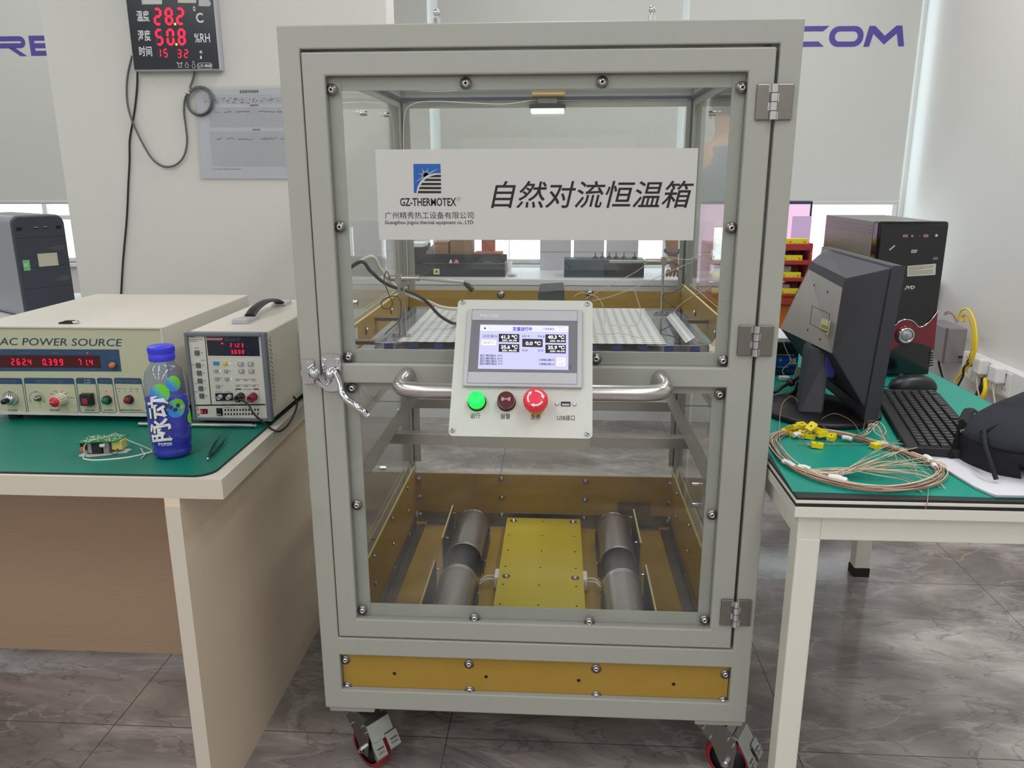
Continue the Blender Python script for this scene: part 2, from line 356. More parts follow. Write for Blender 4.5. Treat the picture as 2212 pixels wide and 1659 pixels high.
    def lathe(s, prof, o, ax, m, n=32, ref=None, caps=True):
        o = Vector(o); ax = Vector(ax).normalized(); a = (Vector(ref) if ref else ax.orthogonal()).normalized(); b = ax.cross(a); vs = []
        for r, z in prof:
            for k in range(n):
                t = 2*math.pi*k/n; vs.append(o+ax*z+(a*math.cos(t)+b*math.sin(t))*r)
        N = len(prof)
        s.add(vs, [(i*n+k, i*n+(k+1) % n, (i+1)*n+(k+1) % n, (i+1)*n+k) for i in range(N-1) for k in range(n)], m, True)
        if caps: s.add(vs, [list(range(n))[::-1], list(range((N-1)*n, N*n))], m)
    def ball(s, c, r, m, n=12, k=8, sc=(1, 1, 1)):
        c = Vector(c); vs = []; fs = []
        for i in range(k+1):
            p = math.pi*i/k
            for j in range(n):
                t = 2*math.pi*j/n; vs.append(c+Vector((math.sin(p)*math.cos(t)*r*sc[0], math.sin(p)*math.sin(t)*r*sc[1], math.cos(p)*r*sc[2])))
        for i in range(k):
            for j in range(n): fs.append((i*n+j, i*n+(j+1) % n, (i+1)*n+(j+1) % n, (i+1)*n+j))
        s.add(vs, fs, m, True)
    def grid(s, fn, nu, nv, m, smooth=True, thick=None, uv=None):
        b = len(s.v); vs = [fn(i/(nu-1), j/(nv-1)) for j in range(nv) for i in range(nu)]
        fs = [(j*nu+i, j*nu+i+1, (j+1)*nu+i+1, (j+1)*nu+i) for j in range(nv-1) for i in range(nu-1)]
        f0 = len(s.f); s.add(vs, fs, m, smooth)
        if uv:
            for q, f in enumerate(fs): s.uv[f0+q] = [uv((k % nu)/(nu-1), (k//nu)/(nv-1)) for k in f]
    def text(s, body, o, ex, ey, size, m, weight=0.0, shear=0.0, align='LEFT', width=None, spacing=1.0, wrap=None):
        V, F = glyphs(body, weight, shear, align, spacing)
        if not V: return
        k = size; kx = size
        if width:
            w = max(p[0] for p in V)-min(p[0] for p in V); kx = width/max(w, 1e-6)
        o = Vector(o); ex = Vector(ex); ey = Vector(ey)
        if wrap: s.add([wrap(p[0]*kx, p[1]*k) for p in V], F, m)
        else: s.add([o+ex*(p[0]*kx)+ey*(p[1]*k) for p in V], F, m)
    def seg7(s, body, o, ex, ey, h, m_on, m_off=None, slant=0.08, pitch=None, tk=0.13, m_dot=None):
        on = {'0': 'abcdef', '1': 'bc', '2': 'abged', '3': 'abgcd', '4': 'fgbc', '5': 'afgcd', '6': 'afgedc', '7': 'abc', '8': 'abcdefg', '9': 'abcdfg', ' ': ''}
        o = Vector(o); ex = Vector(ex); ey = Vector(ey); w = h*0.52; t = h*tk; p = pitch or h*0.78; x = 0; g = h*0.015
        def bar(seg):
            H = h/2
            if seg in 'agd':
                y = {'a': h-t/2, 'g': H, 'd': t/2}[seg]
                return [(t*.5+g, y), (t+g, y+t/2), (w-t-g, y+t/2), (w-t*.5-g, y), (w-t-g, y-t/2), (t+g, y-t/2)]
            xx = t/2 if seg in 'fe' else w-t/2; y0, y1 = (H, h-t/2) if seg in 'fb' else (t/2, H)
            y0 += g; y1 -= g
            return [(xx, y0), (xx+t/2, y0+t/2), (xx+t/2, y1-t/2), (xx, y1), (xx-t/2, y1-t/2), (xx-t/2, y0+t/2)]
        for ch in body:
            if ch == '.':
                d = [(x-p+w+h*0.04, 0), (x-p+w+h*0.17, 0), (x-p+w+h*0.17, h*0.13), (x-p+w+h*0.04, h*0.13)]
                s.flat(d, o, ex, ey, m_dot or m_on); continue
            for seg in 'abcdefg':
                isn = seg in on.get(ch, '')
                if not isn and not m_off: continue
                s.flat([(x+a+b*slant, b) for a, b in bar(seg)], o, ex, ey, m_on if isn else m_off)
            x += p
    def build(s, name, parent=None, bevel=0.0, segs=2, local=False, props=None, sub=0, auto=40):
        me = bpy.data.meshes.new(name); me.from_pydata([tuple(v) for v in s.v], [], s.f)
        for nme in s.names: me.materials.append(MATS[nme])
        for i, p in enumerate(me.polygons): p.material_index = s.m[i]; p.use_smooth = s.s[i]
        if s.uv:
            ul = me.uv_layers.new(name='uv')
            for i, p in enumerate(me.polygons):
                if i in s.uv:
                    for li, c in zip(p.loop_indices, s.uv[i]): ul.data[li].uv = c
        bm = bmesh.new(); bm.from_mesh(me); bmesh.ops.recalc_face_normals(bm, faces=bm.faces); bm.to_mesh(me); bm.free()
        o = bpy.data.objects.new(name, me); COL.objects.link(o)
        if parent is not None:
            o.parent = parent
            if not local and parent.type == 'EMPTY': o.matrix_parent_inverse = parent.matrix_basis.inverted()
        if bevel:
            b = o.modifiers.new('edge', 'BEVEL'); b.width = bevel; b.segments = segs; b.limit_method = 'ANGLE'; b.angle_limit = math.radians(auto); b.harden_normals = False
        if sub:
            b = o.modifiers.new('sub', 'SUBSURF'); b.levels = sub; b.render_levels = sub
        return o
GC = {}
def glyphs(body, weight, shear, align, spacing):
    key = (body, weight, shear, align, spacing)
    if key in GC: return GC[key]
    c = bpy.data.curves.new('lettering', 'FONT'); c.body = body; c.size = 1.0; c.offset = weight; c.shear = shear; c.align_x = align; c.space_character = spacing; c.resolution_u = 3
    o = bpy.data.objects.new('lettering', c); COL.objects.link(o)
    dg = bpy.context.evaluated_depsgraph_get(); ev = o.evaluated_get(dg); me = ev.to_mesh()
    V = [tuple(v.co) for v in me.vertices]; F = [list(p.vertices) for p in me.polygons]
    ev.to_mesh_clear(); bpy.data.objects.remove(o); bpy.data.curves.remove(c)
    GC[key] = (V, F); return GC[key]
def curve(pts, k=6, closed=False):
    """smooth path through the points"""
    P = [Vector(p) for p in pts]; N = len(P); out = []
    for i in range(N if closed else N-1):
        p0 = P[(i-1) % N] if (closed or i) else P[0]*2-P[1]; p1 = P[i]; p2 = P[(i+1) % N]; p3 = P[(i+2) % N] if (closed or i+2 < N) else p2*2-p1
        for j in range(k):
            t = j/k; out.append(0.5*((2*p1)+(p2-p0)*t+(2*p0-5*p1+4*p2-p3)*t*t+(3*p1-p0-3*p2+p3)*t**3))
    if not closed: out.append(P[-1])
    return out
def rrect(x0, x1, y0, y1, r, k=5):
    out = []
    for cx, cy, a in ((x1-r, y1-r, 0), (x0+r, y1-r, 90), (x0+r, y0+r, 180), (x1-r, y0+r, 270)):
        for i in range(k+1):
            t = math.radians(a+90*i/k); out.append((cx+r*math.cos(t), cy+r*math.sin(t)))
    return out
def circ(cx, cy, r, n=20, a0=0, a1=360): return [(cx+r*math.cos(math.radians(a0+(a1-a0)*i/n)), cy+r*math.sin(math.radians(a0+(a1-a0)*i/n))) for i in range(n if a1-a0 == 360 else n+1)]
def ring(cx, cy, r0, r1, n=24, a0=0, a1=360):
    A = [a0+(a1-a0)*i/n for i in range(n+1)]
    return [(cx+r1*math.cos(math.radians(a)), cy+r1*math.sin(math.radians(a))) for a in A]+[(cx+r0*math.cos(math.radians(a)), cy+r0*math.sin(math.radians(a))) for a in A[::-1]]
XX = Vector((1, 0, 0)); YY = Vector((0, 1, 0)); ZZ = Vector((0, 0, 1))
def tag(o, label, cat, group=None, kind=None):
    o['label'] = label; o['category'] = cat
    if group: o['group'] = group
    if kind: o['kind'] = kind
    return o
def thing(name, label, cat, loc=(0, 0, 0), rotz=0.0, group=None, rot=None):
    e = bpy.data.objects.new(name, None); COL.objects.link(e); e.location = loc; e.rotation_euler = rot or (0, 0, rotz); e.empty_display_size = 0.05
    e.matrix_basis  # location and rotation set before any child is parented
    return tag(e, label, cat, group)
def struct(o, label=None):
    o['kind'] = 'structure'
    if label: o['label'] = label
    return o
def kids(o): return [c for c in bpy.data.objects if c.parent == o]
def copy_tree(o, parent=None):
    c = o.copy(); COL.objects.link(c)
    if parent is not None: c.parent = parent
    for ch in kids(o): copy_tree(ch, c)
    return c
# ------------------------------------------------------------------ the room
XL, XR, YB, YW = -3.6, 2.42, -7.0, 3.2
b = MB(); b.box(XL-.1, XR+.1, YB-.1, YW+.1, -0.1, 0, 'floor_tile'); struct(b.build('floor'), 'grey brown marbled glossy floor tiles')
b = MB(); b.box(XL-.1, XR+.1, YB-.1, YW+.1, CEIL, CEIL+.1, 'ceiling_paint'); struct(b.build('ceiling'))
b = MB(); b.box(XR, XR+.1, YB-.1, YW+.2, 0, CEIL, 'wall_paint'); struct(b.build('wall_right'))
b = MB(); b.box(XL-.1, XL, YB-.1, YW+.2, 0, CEIL, 'wall_paint'); struct(b.build('wall_left'))
b = MB(); b.box(XL-.1, XR+.1, YB-.1, YB, 0, CEIL, 'wall_paint'); struct(b.build('wall_back'))
OPEN = [(-3.5, -1.72), (-1.62, -0.225), (-0.165, 1.122), (1.168, 2.40)]
ZS, ZT = 0.78, 2.55
b = MB(); b.box(XL, XR, YW, YW+.12, 0, ZS, 'wall_paint'); b.box(XL, XR, YW, YW+.12, ZT, CEIL, 'wall_paint')
xs = [XL]+[v for o_ in OPEN for v in o_]+[XR]
for i in range(0, len(xs), 2): b.box(xs[i], xs[i+1], YW, YW+.12, ZS, ZT, 'wall_paint')
struct(b.build('wall_front'), 'window wall')
for i, (a, c) in enumerate(OPEN):
    f = MB(); w = .028
    f.box(a, a+w, YW+.03, YW+.08, ZS, ZT, 'pvc_white'); f.box(c-w, c, YW+.03, YW+.08, ZS, ZT, 'pvc_white')
    f.box(a+w, c-w, YW+.03, YW+.08, ZS, ZS+w, 'pvc_white'); f.box(a+w, c-w, YW+.03, YW+.08, ZT-w, ZT, 'pvc_white')
    if i < 3: f.box((a+c)/2-.015, (a+c)/2+.015, YW+.035, YW+.075, ZS+w, ZT-w, 'pvc_white')
    if i == 0: f.box(a+w, c-w, YW+.036, YW+.074, 1.035, 1.062, 'pvc_white')
    fo = struct(f.build('window_%d' % (i+1), bevel=.003), 'white framed window behind a roller blind')
    g = MB(); g.box(a+w, c-w, YW+.053, YW+.057, ZS+w, ZT-w, 'window_glass'); g.build('window_pane', fo)
    s_ = MB(); s_.box(a, c, YW-.03, YW+.03, ZS-.02, ZS, 'pvc_white'); s_.build('window_sill', fo)
b = MB(); b.box(-1.145, -0.0425, 1.15, 1.262, 0, CEIL, 'wall_paint'); struct(b.build('wall_pillar', bevel=.004), 'white painted wall column left of the cabinet')
b = MB(); b.box(XR-.012, XR, YB, 2.61, 0, .09, 'pvc_white'); struct(b.build('baseboard_right', bevel=.003))
# ceiling lamps
for i, (x, y, w_) in enumerate(LAMPS):
    t = thing('ceiling_lamp', 'white ceiling lamp housing over the room', 'lamp', (x, y, CEIL), group='ceiling lamps')
    b = MB(); b.box(x-.18, x+.18, y-.60, y+.60, CEIL-.03, CEIL, 'pvc_white'); b.build('housing', t, bevel=.004)
# roller blinds
def letters_C(b, o, x, z, w, h, s, m):
    k = h/2; pts = [(x+w, z+h), (x+k*.9, z+h)]+[(x+k*.9+k*.9*math.cos(math.radians(a)), z+k+k*math.sin(math.radians(a))) for a in range(100, 261, 16)]+[(x+k*.9, z), (x+w-.02, z), (x+w-.05, z+s), (x+k*.9, z+s)]
    pts += [(x+k*.9+(k*.9-s)*math.cos(math.radians(a)), z+k+(k-s)*math.sin(math.radians(a))) for a in range(260, 99, -16)]+[(x+k*.9, z+h-s), (x+w-.03, z+h-s)]
    b.flat(pts, o, XX, ZZ, m)
def letters_O(b, o, x, z, w, h, s, m):
    A = rrect(x, x+w, z, z+h, h*.5-.002, 8); B = rrect(x+s*1.15, x+w-s*1.15, z+s, z+h-s, (h-2*s)*.5-.001, 8); n = len(A)
    vs = [Vector(o)+XX*p[0]+ZZ*p[1] for p in A+B]; b.add(vs, [(i, (i+1) % n, n+(i+1) % n, n+i) for i in range(n)], m)
def letters_M(b, o, x, z, w, h, s, m):
    c = x+w/2
    b.flat([(x, z), (x+s, z), (x+s*1.75, z+h*.68), (c, z+h*.18), (c, z+h*.0), (x+s*2.1, z+h), (x+s*1.0, z+h)][::1] if False else [(x, z), (x+s, z), (x+s*1.5, z+h*.62), (c, z+h*.10), (c, z+h*.52), (x+s*1.7, z+h), (x+s*.7, z+h)], o, XX, ZZ, m)
    X = lambda p: (2*c-p[0], p[1])
    b.flat([X(p) for p in [(x, z), (x+s, z), (x+s*1.5, z+h*.62), (c, z+h*.10), (c, z+h*.52), (x+s*1.7, z+h), (x+s*.7, z+h)]], o, XX, ZZ, m)
def letters_R(b, o, x, z, w, h, s, m):
    r = h*.30
    b.flat([(x, z), (x+s, z), (x+s, z+h*.36), (x, z+h*.36)], o, XX, ZZ, m)
    A = [(x, z+h)]+[(x+w-r+r*math.cos(math.radians(a)), z+h-r+r*math.sin(math.radians(a))) for a in range(90, -91, -18)]+[(x, z+h-2*r)]
    B = [(x, z+h-s)]+[(x+w-r+(r-s)*math.cos(math.radians(a))*1.4, z+h-r+max(.001, r-s)*math.sin(math.radians(a))) for a in range(90, -91, -18)]+[(x, z+h-2*r+s)]
    n = len(A); b.add([Vector(o)+XX*p[0]+ZZ*p[1] for p in A+B], [(i, i+1, n+i+1, n+i) for i in range(n-1)], m)
    b.flat([(x+w*.52, z+h*.42), (x+w*.70, z+h*.42), (x+w, z), (x+w-s*1.5, z)], o, XX, ZZ, m)
def letters_E(b, o, x, z, w, h, s, m):
    b.flat([(x, z), (x+w, z), (x+w, z+s), (x+s*1.1, z+s), (x+s*1.1, z+h/2-s/2), (x+w*.92, z+h/2-s/2), (x+w*.92, z+h/2+s/2), (x+s*1.1, z+h/2+s/2), (x+s*1.1, z+h-s), (x+w, z+h-s), (x+w, z+h), (x, z+h)], o, XX, ZZ, m)
YBL = 3.1
BLINDS = [(-3.1, -1.69, 1.13, 'grey white roller blind lettered in violet left of the wall column'), (-1.65, -0.2297, 1.13, 'grey white roller blind hanging just right of the wall column'),
          (-0.1724, 1.1263, 1.0, 'wide grey white roller blind hanging behind the middle of the cabinet'), (1.1624, 2.3469, 1.125, 'grey white roller blind lettered COM in violet near the right corner')]
for i, (a, c, z, lab) in enumerate(BLINDS):
    t = thing('roller_blind', lab, 'blind', ((a+c)/2, YBL, 2.6), group='roller blinds at the windows')
    b = MB(); b.box(a, c, YBL, YBL+.0015, z+.02, 2.62, 'blind'); b.build('fabric', t)
    b = MB(); b.tube([(a, YBL+.001, z+.012), (c, YBL+.001, z+.012)], (.011, .011)[0], 'blind', n=10); b.build('bottom_bar', t)
    b = MB(); b.cyl((a, YBL+.03, 2.64), (c, YBL+.03, 2.64), .028, 'blind'); b.build('roller', t)
    if i in (0, 3):
        l = MB(); o = (0, YBL-.001, 0)
        if i == 3:
            letters_C(l, o, 1.685, 1.937, .205, .101, .026, 'print_violet'); letters_O(l, o, 1.893, 1.935, .176, .101, .026, 'print_violet'); letters_M(l, o, 2.073, 1.934, .209, .101, .030, 'print_violet')
        else:
            letters_R(l, o, -2.70, 1.937, .215, .104, .026, 'print_violet'); letters_E(l, o, -2.462, 1.938, .19, .104, .026, 'print_violet')
        l.build('lettering', t)
# window bench with a white front
t = thing('window_bench', 'long white bench with panelled front along the window wall', 'bench', (0.6, 2.95, 0))
b = MB(); b.box(-1.0, 2.40, 2.62, 3.165, .735, .768, 'bench_white'); b.build('benchtop', t, bevel=.004)
b = MB(); b.box(-1.0, 2.40, 2.615, 2.625, .71, .732, 'alu'); b.build('edge_rail', t)
xs = [-1.0, -.2, .22, .64, 1.06, 1.48, 1.94, 2.40]
for i in range(7):
    p = MB(); p.box(xs[i]+.003, xs[i+1]-.003, 2.66, 2.68, .09, .71, 'bench_white'); p.build('front_panel', t, bevel=.002)
b = MB(); b.box(-1.0, 2.40, 2.68, 3.15, .0, .73, 'bench_white'); b.box(-1.0, 2.40, 2.655, 2.675, .0, .08, 'bench_white'); b.build('carcass', t)
# ------------------------------------------------------------------ the test cabinet
CW, CD = 0.90, 0.94
Z0, Z1 = 0.165, 1.5355
cab = thing('test_cabinet', 'tall grey-green steel test cabinet on castors with clear door windows and control box', 'cabinet', (0.45, 0.47, 0))
f = MB(); P = 'cabinet_paint'
f.cells([0, .0385, .8625, CW], [Z0, .2105, .2965, .3375, 1.4965, Z1], lambda i, j: i != 1 or j in (0, 2, 4), 0, .04, P)
f.cells([0, .0385, .8625, CW], [Z0, .2105, .2965, .3375, 1.4965, Z1], lambda i, j: i != 1 or j in (0, 2, 4), CD-.04, CD, P)
for x0, x1 in ((0, .0385), (.8625, CW)):
    f.box(x0, x1, .04, CD-.04, 1.4965, Z1, P); f.box(x0, x1, .04, CD-.04, Z0, .2105, P)
f.build('frame', cab, bevel=.0025)
f = MB()                                            # inner flanges that carry the clear sheets
f.box(.0385, .063, .898, .901, .40, 1.49, P); f.box(.845, .8625, .898, .901, .40, 1.49, P); f.box(.063, .845, .898, .901, 1.469, 1.487, P)
for x0, x1 in ((.036, .039), (.862, .865)):
    f.box(x0, x1, .872, .894, .40, 1.49, P); f.box(x0, x1, .04, .872, 1.469, 1.487, P); f.box(x0, x1, .04, .064, .40, 1.469, P)
f.build('inner_flange', cab, bevel=.001)
f = MB(); N = 'navy_seal'
f.box(.0395, .0435, .8945, .8975, .40, 1.4875, N); f.box(.8575, .8615, .8945, .8975, .40, 1.4875, N)
f.box(.0385, .8625, .8925, .8975, 1.4875, 1.4965, N); f.box(.0395, .0455, .05, .8925, 1.4875, 1.4965, N); f.box(.8555, .8615, .05, .8925, 1.4875, 1.4965, N)
f.build('seal', cab)
b = MB(); b.box(.036, .864, .9035, .9095, .37, 1.49, 'acrylic'); b.build('rear_pane', cab)
b = MB(); b.box(.0285, .0345, .04, .90, .215, 1.49, 'acrylic_side'); b.build('side_pane', cab)
b = MB(); b.box(.8665, .8725, .04, .90, .215, 1.49, 'acrylic_side'); b.build('side_pane', cab)
b = MB(); b.box(.04, .86, .04, .90, 1.5, 1.506, 'acrylic'); b.build('top_pane', cab)
# front boards, rear boards, side boards, base board
BOLT = MB(); BOLT.lathe([(.0, .0), (.0105, .0), (.0105, .0016), (.0, .0016)], (0, 0, 0), (0, -1, 0), 'washer', 24, caps=False)
BOLT.lathe([(.0062, .0016), (.0062, .003), (.0052, .0045), (.0034, .0055), (.0028, .0056), (.0028, .003), (0, .003)], (0, 0, 0), (0, -1, 0), 'chrome', 20, caps=False)
BOLT.flat([(.0028*math.cos(a*math.pi/3), .0028*math.sin(a*math.pi/3)) for a in range(6)], (0, -.0032, 0), XX, ZZ, 'deep_black')
bolt0 = BOLT.build('bolt', cab); FIRST = [True]
def bolt(p, rz=0.0, sc=1.0, parent=cab):
    if FIRST[0]: o = bolt0; FIRST[0] = False
    else: o = bolt0.copy(); COL.objects.link(o)
    o.location = p; o.rotation_euler = (0, 0, rz); o.scale = (sc, sc, sc); return o
b = MB(); b.box(.0405, .8605, .013, .018, .2115, .2955, 'amber'); b.build('front_board', cab, bevel=.0005)
for px, py in ((852, 1455), (1050, 1462), (1250, 1470), (1455, 1478)):
    p = onY(px, py, .0127); b = MB(); b.cyl((p.x, .0126, p.z), (p.x, .0135, p.z), .0038, 'gap_dark', n=16); b.build('board_hole', cab)
for px, py in ((746, 1425), (1013, 1434), (1288, 1444), (1567, 1456), (750, 1482), (1015, 1491), (1288, 1502), (1562, 1514)): bolt(onY(px, py, .013))
b = MB(); b.box(.046, .854, .884, .889, .895, .953, 'amber'); b.build('rear_board', cab, bevel=.0006)
b = MB(); b.box(.044, .856, .884, .889, .236, .368, 'amber')
b.build('rear_board', cab, bevel=.0006)
for x, z0, z1 in ((.0415, .905, .964), (.8535, .905, .975), (.0415, .215, .392), (.8535, .215, .392)):
    b = MB(); b.box(x, x+.005, .045, .872, z0, z1, 'amber'); b.box(x, x+.005, .045, .872, z1, z1+.0012, 'amber_edge'); b.build('side_board', cab)
b = MB(); b.box(.045, .855, .045, .885, .195, .20, 'amber'); b.build('base_board', cab)
b = MB(); T = 'pressed_steel'
b.box(.0475, .049, .05, .86, .2, .235, T); b.box(.049, .078, .05, .86, .2, .2015, T); b.box(.851, .8525, .05, .86, .2, .235, T); b.box(.822, .851, .05, .86, .2, .2015, T)
b.box(.05, .85, .8825, .8838, .2, .238, T); b.box(.08, .82, .855, .8825, .2, .2015, T)
b.box(.69, .79, .876, .882, .205, .285, T)
b.build('angle_strip', cab, bevel=.0006)
for px, py in ((905, 1035), (1083, 1034), (1265, 1040), (1448, 1045), (907, 1073), (1084, 1075), (1264, 1080), (1446, 1086), (908, 1111), (1084, 1113), (1262, 1120), (1444, 1127)): bolt(onY(px, py, .8835), sc=.85)
for px, py in ((1082, 636), (1274, 633)): bolt(onY(px, py, .8835), sc=1.1)
for y in (.12, .30, .52, .74):
    for z in (.225, .30, .375):
        bolt((.0472, y, z), math.pi/2, .7); bolt((.8528, y, z), -math.pi/2, .7)
for y in (.16, .34, .62):
    bolt((.0472, y, .935), math.pi/2, .9); bolt((.8528, y, .935), -math.pi/2, .9)
# steel rack frame half way up
R_ = 'pressed_steel'
for x0, x1, xl in ((.0815, .083, .112), (.8175, .819, .790)):
    t_ = MB(); t_.box(x0, x1, .05, .872, .664, .692, R_); t_.box(min(x0, xl), max(x1, xl), .05, .872, .6905, .692, R_)
    for y in (.05, .868): t_.box(.0475 if x0 < .4 else x1, x0 if x0 < .4 else .8525, y, y+.004, .664, .692, R_)
    t_.build('rack_rail', cab, bevel=.0006)
for y in (.312, .613):
    t_ = MB(); t_.box(.083, .8175, y, y+.0015, .664, .6895, 'steel'); t_.box(.083, .8175, y, y+.026, .6888, .6903, 'steel'); t_.build('cross_bar', cab, bevel=.0005)
# heaters on the base board
y_ = MB(); y_.box(.340, .572, .06, .861, .226, .231, 'yellow_board'); y_.build('terminal_board', cab, bevel=.0006)
y_ = MB()
for px, py in [(940, 375), (1137, 379), (1328, 384), (933, 466), (1133, 470), (1333, 475), (918, 562), (1126, 569), (1337, 575), (903, 669), (1119, 675), (1340, 682), (885, 786), (1114, 793), (1344, 800), (1142, 296)]:
    p = onZ(760+px/2.765, 1020+py/2.765, .2313); y_ = MB(); y_.cyl((p.x, p.y, .2308), (p.x, p.y, .2314), .0028, 'gap_dark', n=12); y_.build('board_hole', cab)
y_ = MB()
for x in (.36, .552):
    for y in (.08, .45, .84): y_ = MB(); y_.cyl((x, y, .20), (x, y, .226), .006, 'steel', n=12); y_.build('spacer', cab)
for x in (.362, .549):
    for y in (.48, .835, .10): 
        o = bolt((x, y, .231), 0, 1.0); o.rotation_euler = (-math.pi/2, 0, 0)
def heater(xc, sgn, y0, y1):
    h = MB(); r = .049; zc = .250; L = y1-y0
    def surf(u, v):
        if u < .2: x, z = -r, .206+(zc-.206)*u/.2
        elif u > .8: x, z = r, zc-(zc-.206)*(u-.8)/.2
        else:
            a = math.pi*(1-(u-.2)/.6); x, z = r*math.cos(a), zc+r*math.sin(a)
        return (xc+x, y0+.014+(L-.014)*v if False else y0+L*v, z)
    h.grid(surf, 41, 24, 'wire_mesh', uv=lambda u, v: (u*.24, v*L))
    o = h.build('mesh_guard', cab); o.modifiers.new('thick', 'SOLIDIFY').thickness = .0008
    e = MB()
    for ye in (y0, y1):
        e.tube([(xc-r, ye, .203), (xc-r, ye, zc)]+[(xc-r*math.cos(math.radians(a)), ye, zc+r*math.sin(math.radians(a))) for a in range(10, 171, 10)]+[(xc+r, ye, zc), (xc+r, ye, .203)], .0017, 'steel', n=6)
    ye = y1-.014
    for k in range(18):
        a0, a1 = math.radians(k*10), math.radians(k*10+10); pts = []
        for a in (a0, a1): pts += [(xc-(r+.0008)*math.cos(a), y1-.016, zc+(r+.0008)*math.sin(a)), (xc-(r+.0008)*math.cos(a), y1, zc+(r+.0008)*math.sin(a))]
        e.add(pts, [(0, 1, 3, 2)], 'steel', True)
    e.build('rim', o)
    xs = xc-sgn*.0585
    p = MB(); p.box(xs-.0018, xs+.0018, y0-.012, y1-.014, .201, .318, 'amber'); p.box(xs-.0019, xs+.0019, y0-.0121, y1-.0139, .318, .3192, 'amber_edge')
    xi = xs+sgn*.0018; p.box(min(xi, xi+sgn*.002), max(xi, xi+sgn*.002), y0-.008, y1-.018, .203, .314, 'black'); p.build('heater_plate', cab)
    q = MB(); xq = xc+sgn*.052; q.box(xq-.002, xq+.002, y0+.01, y1-.01, .201, .245, 'black')
    for yy in (y0+.03, y1-.03):
        q.cyl((xs-sgn*.006, yy, .30), (xs+sgn*.012, yy, .30), .0022, 'chrome', n=8); q.cyl((xq-.006, yy, .232), (xq+.008, yy, .232), .0025, 'chrome', n=8)
    q.build('heater_bracket', cab)
for xc, s_ in ((.241, 1), (.668, -1)):
    heater(xc, s_, .535, .762); heater(xc, s_, .170, .412)
    c = MB(); c.cyl((xc, .18, .248), (xc, .75, .248), .037, 'deep_black', n=24); c.box(xc-.03, xc+.03, .19, .74, .2, .225, 'deep_black'); c.build('heater_core', cab)
for sx, px in ((1, 1058), (-1, 1280)):
    w = MB()
    for dy in (0, .017):
        a = (.241+.05, .462+dy, .215) if sx > 0 else (.668-.05, .462+dy, .215); e_ = (.333, .477+dy, .222) if sx > 0 else (.580, .477+dy, .222)
        w.tube(curve([a, ((a[0]*2+e_[0])/3, a[1]+.012, .222), ((a[0]+e_[0]*2)/3, e_[1], .223), e_]), .0034, 'wire_cream', n=8)
    xb = .336 if sx > 0 else .576; w.box(xb-.005, xb+.005, .462, .512, .205, .236, 'pvc_white'); w.build('heater_lead', cab)
# ceiling lamp inside, nipples on the roof
b = MB(); b.box(.4135, .505, .83, .885, 1.492, 1.499, 'amber'); b.box(.408, .507, .838, .893, 1.462, 1.474, 'black'); b.box(.411, .504, .835, .893, 1.451, 1.462, 'screen_text'); b.box(.43, .485, .85, .88, 1.474, 1.492, 'washer'); b.build('interior_lamp', cab, bevel=.002)
b = MB(); b.tube(curve([(.436, .86, 1.488), (.34, .88, 1.477), (.24, .885, 1.481), (.14, .885, 1.486), (.075, .88, 1.478), (.052, .873, 1.44), (.047, .87, 1.30), (.0465, .87, 1.05), (.0465, .87, .97)]), .0017, 'cable_white', n=6); b.build('lamp_cord', cab)
for x in (.2745, .6505):
    b = MB(); b.cyl((x, .045, Z1), (x, .045, Z1+.006), .0035, 'steel', n=12); b.cyl((x, .045, Z1+.006), (x, .045, Z1+.015), .0068, 'chrome', n=6, smooth=False); b.cyl((x, .045, Z1+.015), (x, .045, Z1+.020), .0035, 'chrome', n=12); b.ball((x, .045, Z1+.0245), .0062, 'chrome', 16, 10); b.build('vent_nipple', cab)
# cable glands and holes on the left clear side
for y, z in ((.145, 1.006), (.215, 1.018)):
    b = MB(); b.cyl((.024, y, z), (.036, y, z), .016, 'cable_white', n=24); b.cyl((.036, y, z), (.062, y, z), .0065, 'chrome', n=16); b.build('cable_gland', cab)
for y, z in ((.20, 1.415), (.47, 1.425), (.73, 1.44), (.12, 1.305), (.19, 1.31), (.80, .60), (.5, .53), (.2, .46)):
    b = MB(); b.cyl((.026, y, z), (.042, y, z), .006, 'chrome', n=14); b.build('stud', cab)
for y, z in ((.3, 1.415), (.62, 1.43), (.33, 1.28), (.55, .48), (.53, .43)):
    b = MB(); b.cyl((.858, y, z), (.874, y, z), .006, 'chrome', n=14); b.build('stud', cab)
# ------------------------------------------------------------------ door
d = MB()
d.cells([.0400, .0805, .8130, .8572], [.3410, .3835, .8955, .9340, 1.4525, 1.4915], lambda i, j: i != 1 or j in (0, 2, 4), 0, .04, P)
door = d.build('door', cab, bevel=.003)
d = MB()
for z0, z1, a, c, zi, zj in ((.934, 1.4525, .1045, .790, .9595, 1.4290), (.3835, .8955, .107, .7895, .4115, .879)):
    d.box(.0805, a, .0175, .0205, z0, z1, P); d.box(c, .8130, .0175, .0205, z0, z1, P); d.box(a, c, .0175, .0205, zj, z1, P); d.box(a, c, .0175, .0205, z0, zi, P)
d.build('door_flange', door, bevel=.0008)
for z0, z1 in ((.9365, 1.4495), (.3860, .8925)):
    d = MB(); d.box(.0835, .8105, .0105, .0165, z0, z1, 'acrylic'); d.build('window_pane', door)
for px, py in ((716, 194), (1006, 180), (1301, 177), (1603, 189), (734, 490), (1580, 492), (753, 771), (1288, 775), (1562, 779), (760, 838), (1555, 852), (771, 1091), (1538, 1112), (783, 1318), (1025, 1335), (1273, 1343), (1522, 1339), (1020, 845)): bolt(onY(px, py, .0105))
